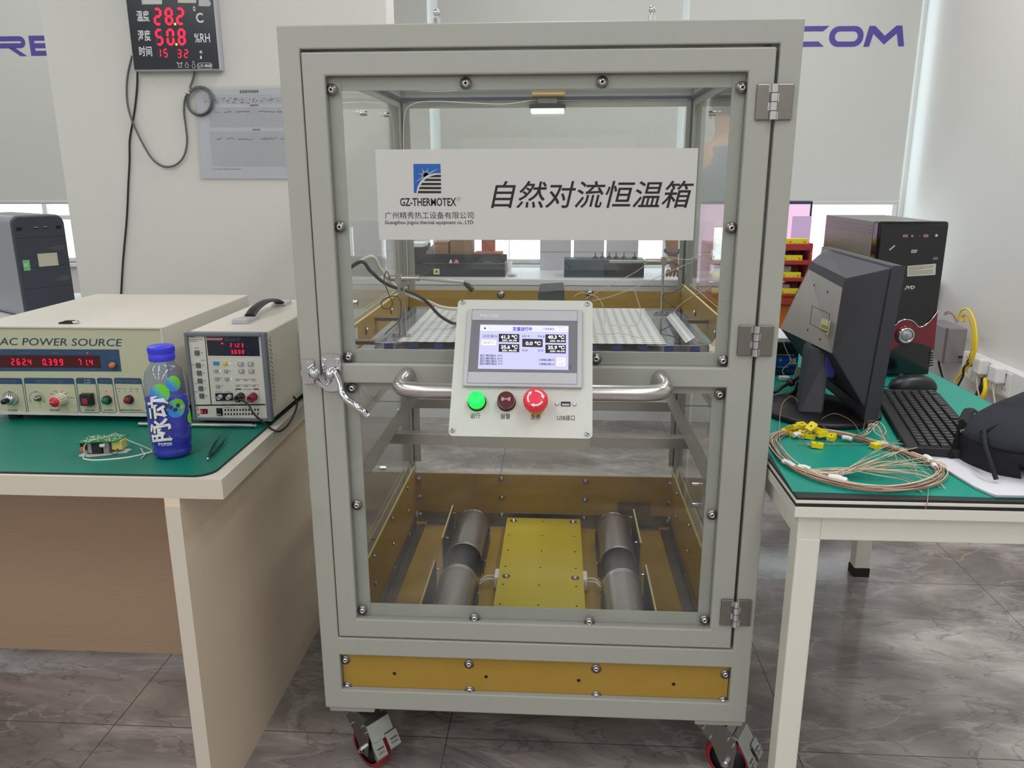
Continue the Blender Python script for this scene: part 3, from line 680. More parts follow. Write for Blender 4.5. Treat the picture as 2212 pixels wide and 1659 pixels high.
# name plate fixed to the upper window
lp = MB(); Y_ = .0085
A_ = [onY(x, y, Y_) for x, y in ((807, 320), (1511, 320), (1498, 518), (818, 517))]
lp.box(.1625, .7365, Y_, .0103, 1.1685, 1.3285, 'label_white'); plate = lp.build('name_plate', cab, bevel=.0003)
yt = Y_-.0004
def nz(zx, zy): p = onY(820+zx/9.217, 330+zy/9.217, yt); return (p.x, p.z)
g = MB(); o0 = (0, yt, 0); o1 = (0, yt-.0002, 0); o2 = (0, yt-.0004, 0)
def np_(pts): return [nz(*p) for p in pts]
# blue field, dark bars, pale arc with a starburst
arcO = [(735, 800), (738, 760), (752, 690), (785, 610), (830, 545), (890, 490), (960, 450), (1040, 420), (1120, 405), (1180, 405)]
g.flat(np_([(672, 228), (680, 222), (1200, 222), (1210, 230), (1216, 405)]+[(1180, 405), (1120, 405), (1040, 420), (960, 450), (890, 490), (830, 545), (785, 610), (752, 690), (738, 760), (732, 800)]+[(690, 800), (682, 792)]), o0, XX, ZZ, 'print_blue')
for pts in ([(980, 487), (1040, 462), (1120, 442), (1218, 442), (1219, 487)], [(878, 562), (925, 517), (1220, 518), (1221, 562)], [(815, 645), (850, 598), (1222, 600), (1223, 645)], [(780, 725), (800, 678), (1224, 680), (1225, 727)], [(758, 805), (770, 758), (1225, 762), (1226, 796), (1216, 805)]): g.flat(np_(pts), o0, XX, ZZ, 'print_black')
arc = [(748, 858), (735, 830), (738, 760), (758, 680), (795, 600), (845, 535), (905, 482), (970, 445), (1045, 418), (1120, 407), (1180, 410), (1240, 425), (1300, 465)]
arc2 = [(1240, 445), (1180, 436), (1120, 438), (1050, 455), (985, 486), (930, 515), (878, 560), (825, 628), (790, 705), (768, 770), (752, 830)]
g.flat(np_(arc+arc2), o1, XX, ZZ, 'label_white')
def starpt(a, r): return (925+r*math.cos(math.radians(a)), 450-r*math.sin(math.radians(a)))
for a, L in ((30, 295), (58, 110), (77, 165), (97, 105), (122, 175), (140, 110), (165, 175), (188, 120), (212, 265)):
    g.flat(np_([starpt(a+90, 14), starpt(a, L), starpt(a-90, 14)]), o2, XX, ZZ, 'label_white')
g.flat(np_([starpt(a, 62) for a in range(0, 360, 20)]), o2, XX, ZZ, 'label_white')
g.build('emblem', plate)
def nz2(px, py): return onY(px, py, yt)
g = MB()
a = nz2(864, 444.5); c = nz2(985, 444.5); g.text('GZ-THERMOTEX', (a.x, yt, a.z), XX, ZZ, .0195, 'print_black', weight=.018, width=c.x-a.x)
a = nz2(987, 432); g.text('R', (a.x+.0014, yt, a.z), XX, ZZ, .0052, 'print_grey'); g.flat(ring(a.x+.0031, a.z+.0018, .0034, .0038), (0, yt, 0), XX, ZZ, 'print_grey')
a = nz2(831, 471); c = nz2(1022, 471); g.text('广州精秀热工设备有限公司', (a.x, yt, a.z), XX, ZZ, .0132, 'print_black', weight=-.004, width=c.x-a.x)
a = nz2(831, 484); c = nz2(1022, 484); g.text('Guangzhou jingxiu thermal equipment co., LTD', (a.x, yt, a.z), XX, ZZ, .0092, 'print_black', weight=.006, width=c.x-a.x)
a = nz2(1052, 444); c = nz2(1488, 444); g.text('自然对流恒温箱', (a.x, yt, a.z), XX, ZZ, .0505, 'print_black', weight=.006, shear=.22, width=c.x-a.x)
g.build('lettering', plate)
# hinges
for n, (px0, py0, px1, py1, pm) in enumerate(((1637, 181, 1710, 259, 1671), (1597, 703, 1668, 770, 1632), (1559, 1296, 1621, 1354, 1589))):
    a = onY(px0, py0, -.006); c = onY(px1, py1, -.006); xm = onY(pm, (py0+py1)/2, -.006).x; h = a.z-c.z
    k = MB()
    k.box(a.x, xm-.0055, -.0055, .0, c.z, a.z, 'pressed_steel'); k.box(xm+.0055, c.x, -.0055, .0, c.z, a.z, 'pressed_steel'); hg = k.build('hinge', cab, bevel=.0016)
    k = MB()
    for j in range(4):
        k.cyl((xm, -.007, c.z+h*j/4+.0006), (xm, -.007, c.z+h*(j+1)/4-.0006), .0064, 'chrome', n=20)
        s_ = -1 if j % 2 else 1; k.box(min(xm, xm+s_*.009), max(xm, xm+s_*.009), -.0056, -.001, c.z+h*j/4+.0008, c.z+h*(j+1)/4-.0008, 'chrome')
    k.build('hinge_knuckle', hg)
# latch
def lz(zx, zy, y): return onY(640+zx/9.215, 740+zy/9.215, y)
def lpoly(pts, y): return [((lambda p: (p.x, p.z))(lz(a, c, y))) for a, c in pts]
k = MB(); k.prism(lpoly([(95, 345), (330, 345), (345, 360), (350, 815), (150, 822), (130, 800)], -.004), (0, -.004, 0), XX, ZZ, (0, .004, 0), 'chrome'); lk_ = k.build('latch_keeper', cab, bevel=.001)
k = MB(); c0 = lz(230, 600, -.012); k.cyl((c0.x, -.004, c0.z), (c0.x, -.020, c0.z), .0115, 'chrome', n=24); c1 = lz(345, 620, -.03); k.ball((c1.x, -.026, c1.z), .0112, 'chrome', 20, 12); k.build('latch_roller', lk_)
for q in ((215, 425), (240, 775)):
    p = lz(q[0], q[1], -.004); k = MB(); k.cyl((p.x, -.004, p.z), (p.x, -.0058, p.z), .0042, 'chrome', n=16); k.build('latch_screw', lk_)
k = MB(); k.prism(lpoly([(490, 300), (505, 265), (590, 232), (690, 222), (790, 235), (870, 268), (884, 300), (892, 800), (880, 880), (820, 965), (680, 978), (590, 960), (540, 920), (440, 850), (390, 780), (400, 740), (505, 800), (512, 560)], -.006), (0, -.006, 0), XX, ZZ, (0, .006, 0), 'chrome'); lt = k.build('latch_plate', cab, bevel=.0014)
for q in ((555, 365), (815, 360)):
    p = lz(q[0], q[1], -.006); k = MB(); k.lathe([(.0050, 0), (.0050, .0015), (.0036, .0024), (.0015, .0014), (0, .0014)], (p.x, -.006, p.z), (0, -1, 0), 'chrome', 18, caps=False); k.build('latch_screw', lt)
k = MB(); h0 = lz(668, 635, -.02); k.lathe([(.0105, 0), (.0105, .012), (.0085, .014), (.0074, .0145), (.0074, .0185), (.0055, .021), (0, .0215)], (h0.x, -.006, h0.z), (0, -1, 0), 'chrome', 28, caps=False)
k.tube(curve([lz(690, 560, -.016), lz(770, 600, -.017), lz(830, 720, -.019), lz(880, 850, -.022), lz(890, 920, -.024)]), [(.0052, .0035)]*25, 'chrome', n=10)
k.tube(curve([lz(610, 560, -.014), lz(600, 640, -.014), lz(640, 740, -.014), lz(650, 800, -.014), lz(600, 835, -.015), lz(500, 750, -.017), lz(450, 620, -.02), lz(400, 530, -.024), lz(345, 520, -.026)]), .0026, 'chrome', n=8)
k.build('latch_hub', lt)
k = MB(); pts = curve([lz(870, 900, -.023), lz(905, 990, -.026), lz(960, 1090, -.030), lz(1080, 1190, -.033), lz(1230, 1300, -.035), lz(1350, 1390, -.036), lz(1445, 1465, -.036)]); n_ = len(pts)
k.tube(pts, [((.0050+.0018*min(1, i/6)), .0068+.0006*math.sin(i*.7)) for i in range(n_)], 'chrome', n=14); k.build('latch_lever', lt)
# pull bar
zb = onY(985, 841, -.072).z
k = MB(); k.tube(curve([(.207, 0, .9135), (.207, -.022, .9125), (.2035, -.045, .909), (.2105, -.064, .905), (.240, -.071, .903), (.30, -.072, .903)]), .0150, 'brushed_bar', n=24)
k.tube(curve([(.30, -.072, .903), (.45, -.072, .903), (.594, -.072, .903)]), .0150, 'brushed_bar', n=24)
k.tube(curve([(.594, -.072, .903), (.654, -.071, .903), (.6835, -.064, .905), (.6905, -.045, .909), (.687, -.022, .9125), (.687, 0, .9135)]), .0150, 'brushed_bar', n=24); k.build('pull_bar', cab)
print('zb', zb)
# ------------------------------------------------------------------ control box on the door
ct, cy_ = 0.6364, -0.010
CC = Vector((.4346, -.1328, .9649)); ny = Vector((-math.sin(cy_), math.cos(cy_), 0)); CEX = Vector((math.cos(cy_), math.sin(cy_), 0)); CU = ny*math.sin(ct)+ZZ*math.cos(ct); CN = ZZ*math.sin(ct)-ny*math.cos(ct)
def Q(zx, zy, off=0.0):
    r = ray(920+zx/4.365, 620+zy/4.365); c = CC+CN*off; t = (c-CAM).dot(CN)/r.dot(CN); return CAM+r*t
def quv(p): q = p-CC; return (q.dot(CEX), q.dot(CU))
k = MB(); k.prism(rrect(-.12, .12, -.128, .128, .008), CC-CN*.0028, CEX, CU, CN*.0028, 'console_paint'); con = k.build('control_panel', cab, bevel=.0007)
k = MB(); k.prism(rrect(-.1175, .1175, -.1255, .1255, .006), CC-CN*.0725, CEX, CU, CN*.0695, 'console_paint'); k.build('control_box', cab, bevel=.002)
k = MB(); p_ = CC-CN*.0725-CU*.06; k.prism([(-.05, -.02), (.05, -.02), (.05, .02), (-.05, .02)], (CC.x, -.064, .9), XX, ZZ, (0, .064, 0), 'console_paint'); k.build('mounting_bracket', cab)
for q in ((347, 142), (1522, 160), (250, 1352), (1520, 1385)):
    c = Q(q[0], q[1], .001); k = MB(); k.lathe([(.0044, -.001), (.0044, .0006), (.0032, .002), (0, .0026)], c, CN, 'chrome', 18, caps=False)
    for a in (0.6, 0.6+math.pi/2): k.flat([(-.0026, -.0005), (.0026, -.0005), (.0026, .0005), (-.0026, .0005)], c+CN*.0027, CEX*math.cos(a)+CU*math.sin(a), CU*math.cos(a)-CEX*math.sin(a), 'gap_dark')
    k.build('screw', con)
def cq(b, pts, off, m): b.add([Q(x, y, off) for x, y in pts], [list(range(len(pts)))], m)
def cprism(b, pts, o0, o1, m): 
    A = [Q(x, y, o1) for x, y in pts]; B = [p+CN*(o0-o1) for p in A]; n = len(A)
    b.add(A+B, [list(range(n)), list(range(n, 2*n))[::-1]]+[(i, (i+1) % n, n+(i+1) % n, n+i) for i in range(n)], m)
k = MB(); cprism(k, [(395, 205), (1474, 213), (1471, 948), (347, 930)], 0, .0075, 'bezel_silver'); scr = k.build('touch_screen', cab, bevel=.0012)
k = MB(); H = .0079
cq(k, [(440, 213), (1428, 222), (1425, 318), (434, 309)], H, 'bezel_silver'); cq(k, [(400, 799), (1424, 812), (1423, 915), (390, 902)], H, 'bezel_silver')
cq(k, [(437, 316), (1427, 325), (1425, 803), (398, 792)], H, 'bezel_grey'); k.build('bezel_band', scr)
k = MB()
for pts in ([(438, 211), (1430, 220), (1430, 223), (438, 214)], [(432, 311), (1428, 321), (1428, 325), (432, 315)], [(396, 793), (1426, 805), (1426, 809), (396, 797)], [(388, 902), (1424, 915), (1424, 918), (388, 905)], [(437, 211), (440, 211), (391, 904), (388, 904)], [(1427, 221), (1430, 221), (1426, 916), (1423, 916)]): cq(k, pts, .0081, 'bezel_grey')
cq(k, [(1348, 735), (1374, 735), (1374, 775), (1348, 775)], .0082, 'button_dark'); k.build('bezel_groove', scr)
def ct_(b, body, x0, x1, y, h, m, off, weight=0.0, align='LEFT'):
    a = Q(x0, y, off); c = Q(x1, y+(x1-x0)*.010, off); e = (c-a).normalized(); b.text(body, a, e, CU, h/4.365*.000885*1.33, m, weight=weight, width=(c-a).length)
k = MB(); ct_(k, 'MCGS', 512, 678, 282, 26, 'print_white', .0083, .01); k.build('lettering', scr)
SO = .0083
k = MB(); cq(k, [(513, 353), (1345, 365), (1343, 782), (490, 770)], SO, 'screen_lilac'); cq(k, [(512, 360), (1345, 372), (1344, 425), (509, 413)], SO+.0001, 'screen_pale'); disp = k.build('display', scr)
k = MB()
def dark(pts, m='screen_ink'): cq(k, pts, SO+.0002, m)
dark([(688, 441), (881, 445), (880, 521), (686, 517)]); dark([(688, 536), (881, 539), (880, 615), (686, 611)]); dark([(908, 487), (1101, 491), (1101, 568), (908, 564)], 'screen_plum'); dark([(1127, 446), (1320, 450), (1319, 530), (1126, 526)]); dark([(1127, 542), (1320, 546), (1319, 627), (1126, 623)])
for pts in ([(526, 500), (661, 502), (660, 549), (523, 547)], [(1234, 666), (1316, 668), (1315, 706), (1233, 704)], [(1233, 709), (1315, 711), (1314, 746), (1232, 744)], [(1230, 375), (1340, 377), (1340, 420), (1229, 418)], [(530, 368), (588, 369), (586, 410), (528, 408)]): cq(k, pts, SO+.0002, 'screen_text')
cq(k, [(545, 388), (557, 377), (570, 389), (565, 389), (565, 398), (550, 397), (550, 388)], SO+.0004, 'screen_ink')
k.build('display_box', disp)
k = MB(); o_ = SO+.0006
ct_(k, '定值运行中', 818, 1000, 409, 30, 'screen_blue', o_, .03); ct_(k, '厂家管理员', 1098, 1208, 405, 18, 'screen_ink', o_)
ct_(k, '2023-02-21', 1243, 1330, 388, 12, 'screen_ink', o_); ct_(k, '15:30:33', 1243, 1330, 411, 14, 'screen_red', o_)
ct_(k, '设定值SV', 532, 676, 474, 24, 'screen_ink', o_); ct_(k, '50.0℃', 541, 640, 533, 20, 'screen_ink', o_)
for x, y, a in ((706, 486, '41.3 ℃'), (706, 580, '35.6 ℃'), (940, 546, '0.0 ℃'), (1150, 487, '40.3 ℃'), (1150, 585, '35.9 ℃')): ct_(k, a, x, x+(158 if x != 940 else 145), y, 33, 'screen_text', o_, .035)
for x, y, a in ((718, 511, 'SSR: 85.0%'), (716, 606, 'SSR: 00.0%'), (1170, 516, 'SSR: 85.0%'), (1170, 613, 'SSR: 00.0%')): ct_(k, a, x, x+140, y, 17, 'screen_text', o_, .02)
for x0, x1, y, a in ((906, 972, 472, '65.4'), (1052, 1118, 475, '94.6'), (908, 956, 606, '0.0'), (1056, 1104, 608, '0.0')): ct_(k, a, x0, x1, y, 22, 'screen_ink', o_)
for y, a in ((654, '温区1模糊输出: 33℃'), (681, '温区2模糊输出: 40℃'), (706, '温区3模糊输出: 0℃'), (731, '温区4模糊输出: 0℃')): ct_(k, a, 508-(y-654)*.05, 722, y, 17, 'screen_ink', o_, .012)
ct_(k, '计算输出最大值', 1064, 1222, 695, 17, 'screen_ink', o_, .012); ct_(k, '计算输出最小值', 1064, 1222, 734, 17, 'screen_ink', o_, .012); ct_(k, '85.0%', 1246, 1302, 693, 15, 'screen_red', o_); ct_(k, '0.0%', 1250, 1298, 734, 15, 'screen_ink', o_)
k.build('display_text', disp)
# lamps, stop button, usb socket
def rnd(name, zx, zy, top, prof, m, n=32):
    c = Q(zx, zy, top)-CN*top; b = MB(); b.lathe(prof, c, CN, m, n, ref=CEX, caps=False); return b, c
b, c = rnd('x', 472, 1052, .019, [(.0158, 0), (.0158, .004), (.0140, .005)], 'black'); b.lathe([(.0142, .005), (.0145, .015)], c, CN, 'green_lamp_side', 32, caps=False); b.lathe([(.0145, .015), (.0138, .0185), (.010, .0205), (0, .0212)], c, CN, 'green_lamp', 32, caps=False); b.build('run_lamp', cab)
b, c = rnd('x', 754, 1056, .018, [(.0158, 0), (.0158, .004), (.0150, .005)], 'black'); b.lathe([(.0146, .005), (.0146, .016), (.0138, .018)], c, CN, 'dark_red_lens', 32, caps=False); b.lathe([(.0138, .018), (0, .018)], c, CN, 'dark_red_face', 32, caps=False); al = b.build('alarm_lamp', cab)
b = MB(); t0 = c+CN*.0184
b.flat(circ(0, 0, .0011, 12), t0, CEX, CU, 'print_white')
for r in (.0026, .0040, .0054, .0068):
    for a in (-32, 148): b.flat(ring(0, 0, r, r+.0006, 12, a, a+64), t0, CEX, CU, 'print_white')
b.build('alarm_sign', al)
b, c = rnd('x', 1033, 1050, .040, [(.0150, 0), (.0150, .014), (.0130, .020)], 'estop_yellow'); b.build('stop_collar', cab)
b = MB(); R = .0198; prof = []
b.lathe([(.012, .017), (.0175, .020), (R-.0006, .024), (R, .029), (R, .034), (R-.0015, .0375), (R-.005, .040), (.012, .0408), (0, .0410)], c, CN, 'estop_red', 40, ref=CEX, caps=False)
for i in range(36):
    a = 2*math.pi*i/36; q = c+(CEX*math.cos(a)+CU*math.sin(a))*(R-.0002); b.cyl(q+CN*.024, q+CN*.0365, .0009, 'estop_red', n=6)
st = b.build('stop_button', cab)
b = MB(); t0 = c+CN*.0414
for a in (20, 140, 260):
    b.flat(ring(0, 0, .0112, .0138, 14, a, a+74), t0, CEX, CU, 'print_white')
    e = math.radians(a-2); r = .0125; p = (r*math.cos(e), r*math.sin(e)); tn = (math.sin(e), -math.cos(e)); nr = (math.cos(e), math.sin(e))
    b.flat([(p[0]+nr[0]*.0032-tn[0]*.001, p[1]+nr[1]*.0032-tn[1]*.001), (p[0]+tn[0]*.0052, p[1]+tn[1]*.0052), (p[0]-nr[0]*.0032-tn[0]*.001, p[1]-nr[1]*.0032-tn[1]*.001)], t0, CEX, CU, 'print_white')
b.build('stop_arrow', st)
b = MB(); cprism(b, [(1274, 1080), (1363, 1081), (1362, 1123), (1273, 1121)], 0, .0012, 'black'); cprism(b, [(1284, 1100), (1352, 1101), (1352, 1117), (1283, 1115)], .0008, .0016, 'bezel_silver'); b.build('usb_socket', cab)
for q in ((1236, 1101), (1401, 1104)):
    c = Q(q[0], q[1], .001); b = MB(); b.lathe([(.0034, -.001), (.0034, .0006), (.0022, .0018), (0, .002)], c, CN, 'chrome', 16, caps=False); b.build('screw', con)
b = MB()
for x0, x1, y, a in ((415, 509, 1233, '运行'), (701, 794, 1240, '报警'), (984, 1077, 1244, '急停'), (1234, 1399, 1253, 'USB接口')): ct_(b, a, x0, x1, y, 38, 'print_black', .0006)
b.build('lettering', con)
# ------------------------------------------------------------------ castors
def castor(ox, oy, ang):
    d = Vector((math.cos(ang), math.sin(ang), 0)); w = Vector((-d.y, d.x, 0)); O = Vector((ox, oy, 0))
    p = MB(); p.box(ox-.05, ox+.05, oy-.05, oy+.05, .1495, .1648, 'cabinet_paint'); pl = p.build('castor_plate', cab, bevel=.003)
    wc = O+d*.042+ZZ*.0515
    b = MB(); b.lathe([(.040, -.0155), (.0470, -.0155), (.0512, -.011), (.0515, 0), (.0512, .011), (.0470, .0155), (.040, .0155)], wc, w, 'wheel_red', 40, caps=False); b.lathe([(.0, -.0135), (.041, -.0135), (.041, .0135), (.0, .0135)], wc, w, 'black', 32, caps=False); b.build('castor_wheel', pl)
    b = MB(); b.cyl(O+ZZ*.136, O+ZZ*.1495, .034, 'pressed_steel', n=28)
    for s in (-1, 1):
        q = [(-.034, .138), (.036, .138), (.058, .118), (.062, .092), (.056, .036), (.032, .034), (.006, .085), (-.030, .118)]
        b.prism(q, O+w*(s*.0205), d, ZZ, w*(.0022*s), 'pressed_steel')
        b.cyl(wc+w*(s*.020), wc+w*(s*.031), .0078, 'chrome', n=6, smooth=False); b.cyl(wc+w*(s*.031), wc+w*(s*.036), .0045, 'chrome', n=12)
        for x, z in ((-.012, .117), (.004, .098), (.043, .110), (.054, .098)): b.cyl(O+d*x+ZZ*z+w*(s*.0215), O+d*x+ZZ*z+w*(s*.027), .0028, 'chrome', n=10)
    b.prism([(-.034, .1365), (.036, .1365), (.060, .116), (.058, .113), (.034, .133), (-.034, .133)], O-w*.0205, d, ZZ, w*.041, 'pressed_steel'); b.build('castor_fork', pl, bevel=.0008)
    b = MB()                                            # brake pedal
    b.prism([(.052, .126), (.066, .124), (.086, .088), (.083, .086), (.064, .119), (.052, .122)], O-w*.030, d, ZZ, w*.060, 'zinc')
    for a0, a1 in ((-.032, -.004), (.004, .034)):
        z_ = 0 if a0 < 0 else .006
        b.prism([(.083, .090+z_), (.086, .089+z_), (.098, .070+z_), (.104, .060+z_), (.100, .052+z_), (.094, .058+z_), (.092, .068+z_)], O+w*a0, d, ZZ, w*(a1-a0), 'zinc')
        for r in (.3, .7):
            q0 = O+w*(a0+.005); q1 = O+w*(a1-.005); e = d*(.094+.009*r)+ZZ*(.083-.020*r+z_); b.cyl(q0+e, q1+e, .0022, 'chrome', n=8)
    b.build('castor_brake', pl, bevel=.0012)
castor(.056, .058, math.radians(-38)); castor(.846, .058, math.radians(-30)); castor(.056, .882, math.radians(20)); castor(.846, .882, math.radians(35))
# ------------------------------------------------------------------ left desk and what stands on it
t = thing('desk', 'pale wood panel desk left of the cabinet, carrying a green mat', 'desk', (-1.0, .27, 0))
b = MB(); b.prism([(-1.95, -.145), (-.112, -.145), (-.1245, .66), (-1.95, .66)], (0, 0, .711), XX, YY, (0, 0, .0385), 'desk_edge'); b.build('desktop', t, bevel=.001)
b = MB(); b.box(-.2245, -.1955, -.145, .64, 0, .711, 'desk_wood_side'); b.build('side_panel', t)
b = MB(); b.box(-.2245, -.1955, -.1463, -.145, 0, .695, 'desk_edge'); b.build('edge_band', t)
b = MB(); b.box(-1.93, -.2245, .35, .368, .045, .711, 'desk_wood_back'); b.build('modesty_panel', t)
b = MB(); b.box(-1.95, -1.92, -.145, .64, 0, .711, 'desk_wood_side'); b.build('side_panel', t)
MZ = .7495
cr = [(-.172+.035*math.sin(math.radians(a)), -.100-.036*math.cos(math.radians(a))) for a in range(0, 91, 10)]
b = MB(); b.prism([(-1.94, -.139)]+cr+[(-.1375, .645), (-1.94, .645)], (0, 0, MZ), XX, YY, (0, 0, .0024), 'mat_edge'); e = b.build('rubber_mat', None)
tag(e, 'green rubber mat with black underside on the left desk', 'mat')
b = MB(); cr = [(x-.002, y+.003) for x, y in cr]
b.prism([(-1.94, -.1345)]+cr+[(-.1395, .645), (-1.94, .645)], (0, 0, MZ+.0024), XX, YY, (0, 0, .0008), 'mat_green'); b.build('mat_surface', e)
TZ = MZ+.0033
# --- power source
def az(zx, zy, y=.17): return onY(zx/5.53, 680+zy/5.53, y)
t = thing('power_source', 'beige AC power source with red number displays on the green mat', 'power supply', (-.57, .41, TZ))
b = MB(); AX0, AX1, AZ0, AZ1 = -.786, -.3545, .769, .969
b.box(AX0, AX1, .172, .652, AZ0, AZ1, 'beige_case'); b.build('case', t, bevel=.002)
b = MB(); b.box(AX0, AX1, .166, .1725, AZ0, .7745, 'label_white'); b.box(AX0, AX1, .166, .1725, .966, AZ1, 'beige_case'); b.box(AX1-.004, AX1, .166, .1725, .7745, .966, 'beige_case'); b.box(AX0, AX0+.004, .166, .1725, .7745, .966, 'beige_case'); b.build('case_rim', t)
b = MB(); b.box(AX0+.004, AX1-.004, .1695, .172, .7745, .966, 'front_sage'); fp = b.build('front_panel', t)
for x in (-.74, -.40):
    for y in (.20, .62):
        b = MB(); b.cyl((x, y, TZ), (x, y, AZ0), .014, 'black_matte', n=20); b.build('foot', t)
yf = .1692; o0 = (0, yf, 0)
def axz(zx, zy): p = az(zx, zy, yf); return (p.x, p.z)
def aq(b, pts, m, k=0): b.flat([axz(*p) for p in pts], (0, yf-.0002*k, 0), XX, ZZ, m)
b = MB(); aq(b, [(-900, 405), (1420, 415), (1452, 678), (-900, 670)], 'front_navy'); aq(b, [(-850, 478), (1190, 487), (1212, 634), (-850, 628)], 'window_red', 1)
dp = b.build('display_panel', fp)
b = MB(); AEX = (az(1470, 612, yf)-az(-200, 600, yf)).normalized()
for body, zx, zy in (('50.0', -260, 600), ('262.4', 137, 602), ('0.399', 513, 604), (' 71.4', 868, 606)):
    p = az(zx, zy, yf-.0006); b.seg7(body, (p.x, yf-.0006, p.z), XX, ZZ, .0150, 'led_red', None, slant=-.08*0+.05, pitch=.0128, tk=.15)
p = az(1042, 456, yf-.0004); b.flat(circ(p.x, p.z, .0016, 14), (0, yf-.0004, 0), XX, ZZ, 'led_red')
p = az(1268, 912, yf-.0004); b.flat(circ(p.x, p.z, .0024, 16), (0, yf-.0004, 0), XX, ZZ, 'led_red'); b.build('led_digits', fp)
def at_(b, body, x0, x1, y, h, m, k=2, weight=0.0, shear=0.0):
    a = az(x0, y, yf-.0002*k); c = az(x1, y, yf-.0002*k); b.text(body, (a.x, yf-.0002*k, a.z), XX, ZZ, h, m, weight=weight, shear=shear, width=c.x-a.x)
b = MB()
at_(b, 'AC POWER SOURCE', -5, 1466, 360, .0232, 'print_navy', shear=.22)
for body, x0, x1, y in (('FREQUENCY', -190, 20, 452), ('VOLTAGE', 245, 356, 462), ('CURRENT', 600, 715, 462), ('WATT', 915, 972, 464), ('W', 1062, 1084, 466), ('PF', 1162, 1190, 466), ('Hz', 66, 92, 652), ('V', 405, 424, 654), ('A', 752, 774, 658), ('W/PF', 1082, 1140, 660), ('W/PF', 1312, 1370, 525)): at_(b, body, x0, x1, y, .0045, 'print_grey')
SEC = [(-330, 262, 318, 'VOLTAGE ADJ.', -78, 200, '电压调整', 90, 203), (283, 884, 938, 'FREQUENCY ADJ.', 425, 748, '频率调整', 595, 708), (905, 1140, 1190, '', 0, 0, '高低切换', 1012, 1128), (1157, 1340, 1388, 'ON/OFF', 1195, 1308, '启动/停止', 1240, 1362), (1360, 1690, 1760, 'PUSH TO RESET', 1383, 1650, '报警停机或短路复位', 1427, 1705)]
h = MB()
for x0, x1, x1b, ti, a0, a1, cn, c0, c1 in SEC:
    x0b = x0+(x1b-x1)
    aq(h, [(x0, 768), (x0+16, 752), (x1-16, 756), (x1, 772), (x1+7, 828), (x0+7, 822)], 'front_navy', 1)
    for q in ([(x0+5, 822), (x0+11, 822), (x0b+6, 1150), (x0b, 1150)], [(x1+2, 828), (x1+8, 828), (x1b+6, 1156), (x1b, 1156)], [(x0b, 1148), (x0b+22, 1164), (x0b+20, 1169), (x0b-2, 1150)], [(x1b, 1152), (x1b+5, 1154), (x1b-14, 1172), (x1b-18, 1167)], [(x0b+20, 1163), (x1b-14, 1167), (x1b-14, 1173), (x0b+20, 1169)]): aq(h, q, 'print_navy', 1)
    if ti: at_(b, ti, a0, a1, 804, .0068, 'print_grey', 3)
    at_(b, cn, c0, c1, 1148, .0048, 'print_navy', 2)
at_(b, '0~150V', 1005, 1080, 786, .0035, 'print_white', 3); at_(b, '0~300V', 1008, 1086, 817, .0035, 'print_white', 3)
for body, x0, x1, y in (('50Hz', 594, 642, 948), ('60Hz', 636, 684, 918), ('2F', 734, 756, 914), ('4F', 792, 816, 944), ('400Hz', 828, 886, 996), ('MAT', 1400, 1440, 888), ('A.CY', 1468, 1512, 890), ('V.AD', 1540, 1584, 892), ('FAN', 1612, 1650, 894)): at_(b, body, x0, x1, y, .0032, 'print_navy')
b.build('lettering', fp)
for q in ((1424, 913), (1494, 915), (1566, 916), (1636, 917), (655, 962), (686, 932), (732, 927), (780, 945), (812, 984)):
    p = az(q[0], q[1], yf); h.flat(circ(p.x, p.z, .0010, 10), (0, yf-.0002, 0), XX, ZZ, 'print_black')
for cx, cy, r in ((126, 1005, 106), (442, 1005, 106)):
    p = az(cx, cy, yf); R = .0165; h.flat(ring(p.x, p.z, R, R+.0006, 24, -15, 195), (0, yf-.0002, 0), XX, ZZ, 'print_navy')
    for a in (-20, 90, 200): h.flat(ring(p.x+R*math.cos(math.radians(a)), p.z+R*math.sin(math.radians(a)), .0016, .0021, 14), (0, yf-.0003, 0), XX, ZZ, 'print_navy')
h.build('section_frame', fp)
def knob(name, zx, zy, depth, prof, m, par=fp, n=28):
    c = az(zx, zy, yf-depth); b = MB(); b.lathe(prof, (c.x, yf, c.z), (0, -1, 0), m, n, ref=ZZ, caps=False); return b, c
b, c = knob('k', 75, 1028, .02, [(.0135, 0), (.0135, .006), (.0125, .012), (.010, .016), (.0058, .017)], 'chrome'); b.lathe([(.0058, .016), (.0062, .028), (.0055, .031), (0, .0313)], (c.x, yf, c.z), (0, -1, 0), 'black', 20, caps=False); b.build('voltage_knob', t)
b, c = knob('k', 430, 1008, .010, [(.0068, 0), (.0066, .004), (.0034, .005), (.0032, .013), (0, .0132)], 'washer'); b.build('trim_shaft', t)
b, c = knob('k', 655, 1040, .024, [(.0142, 0), (.0142, .003), (.0125, .004), (.0112, .026)], 'knob_cream', n=36)
for i in range(14):
    a = 2*math.pi*i/14; q = Vector((c.x+.0121*math.cos(a), yf, c.z+.0121*math.sin(a))); b.cyl(q+Vector((0, -.004, 0)), q+Vector((-.0008*math.cos(a), -.026, -.0008*math.sin(a))), .0016, 'knob_cream', n=6)
kb = b.build('range_knob', t); b = MB(); b.lathe([(.0114, .0255), (.0112, .0268), (0, .027)], (c.x, yf, c.z), (0, -1, 0), 'knob_red', 32, caps=False); b.rect((c.x, yf-.0272, c.z), XX, ZZ, -.0105, 0, -.0004, .0004, 'print_white'); b.build('knob_cap', kb)
c = az(1030, 1020, yf-.012); b = MB(); b.box(c.x-.0135, c.x+.0120, yf-.014, yf, c.z-.0125, c.z+.0135, 'black'); b.build('voltage_switch', t, bevel=.001)
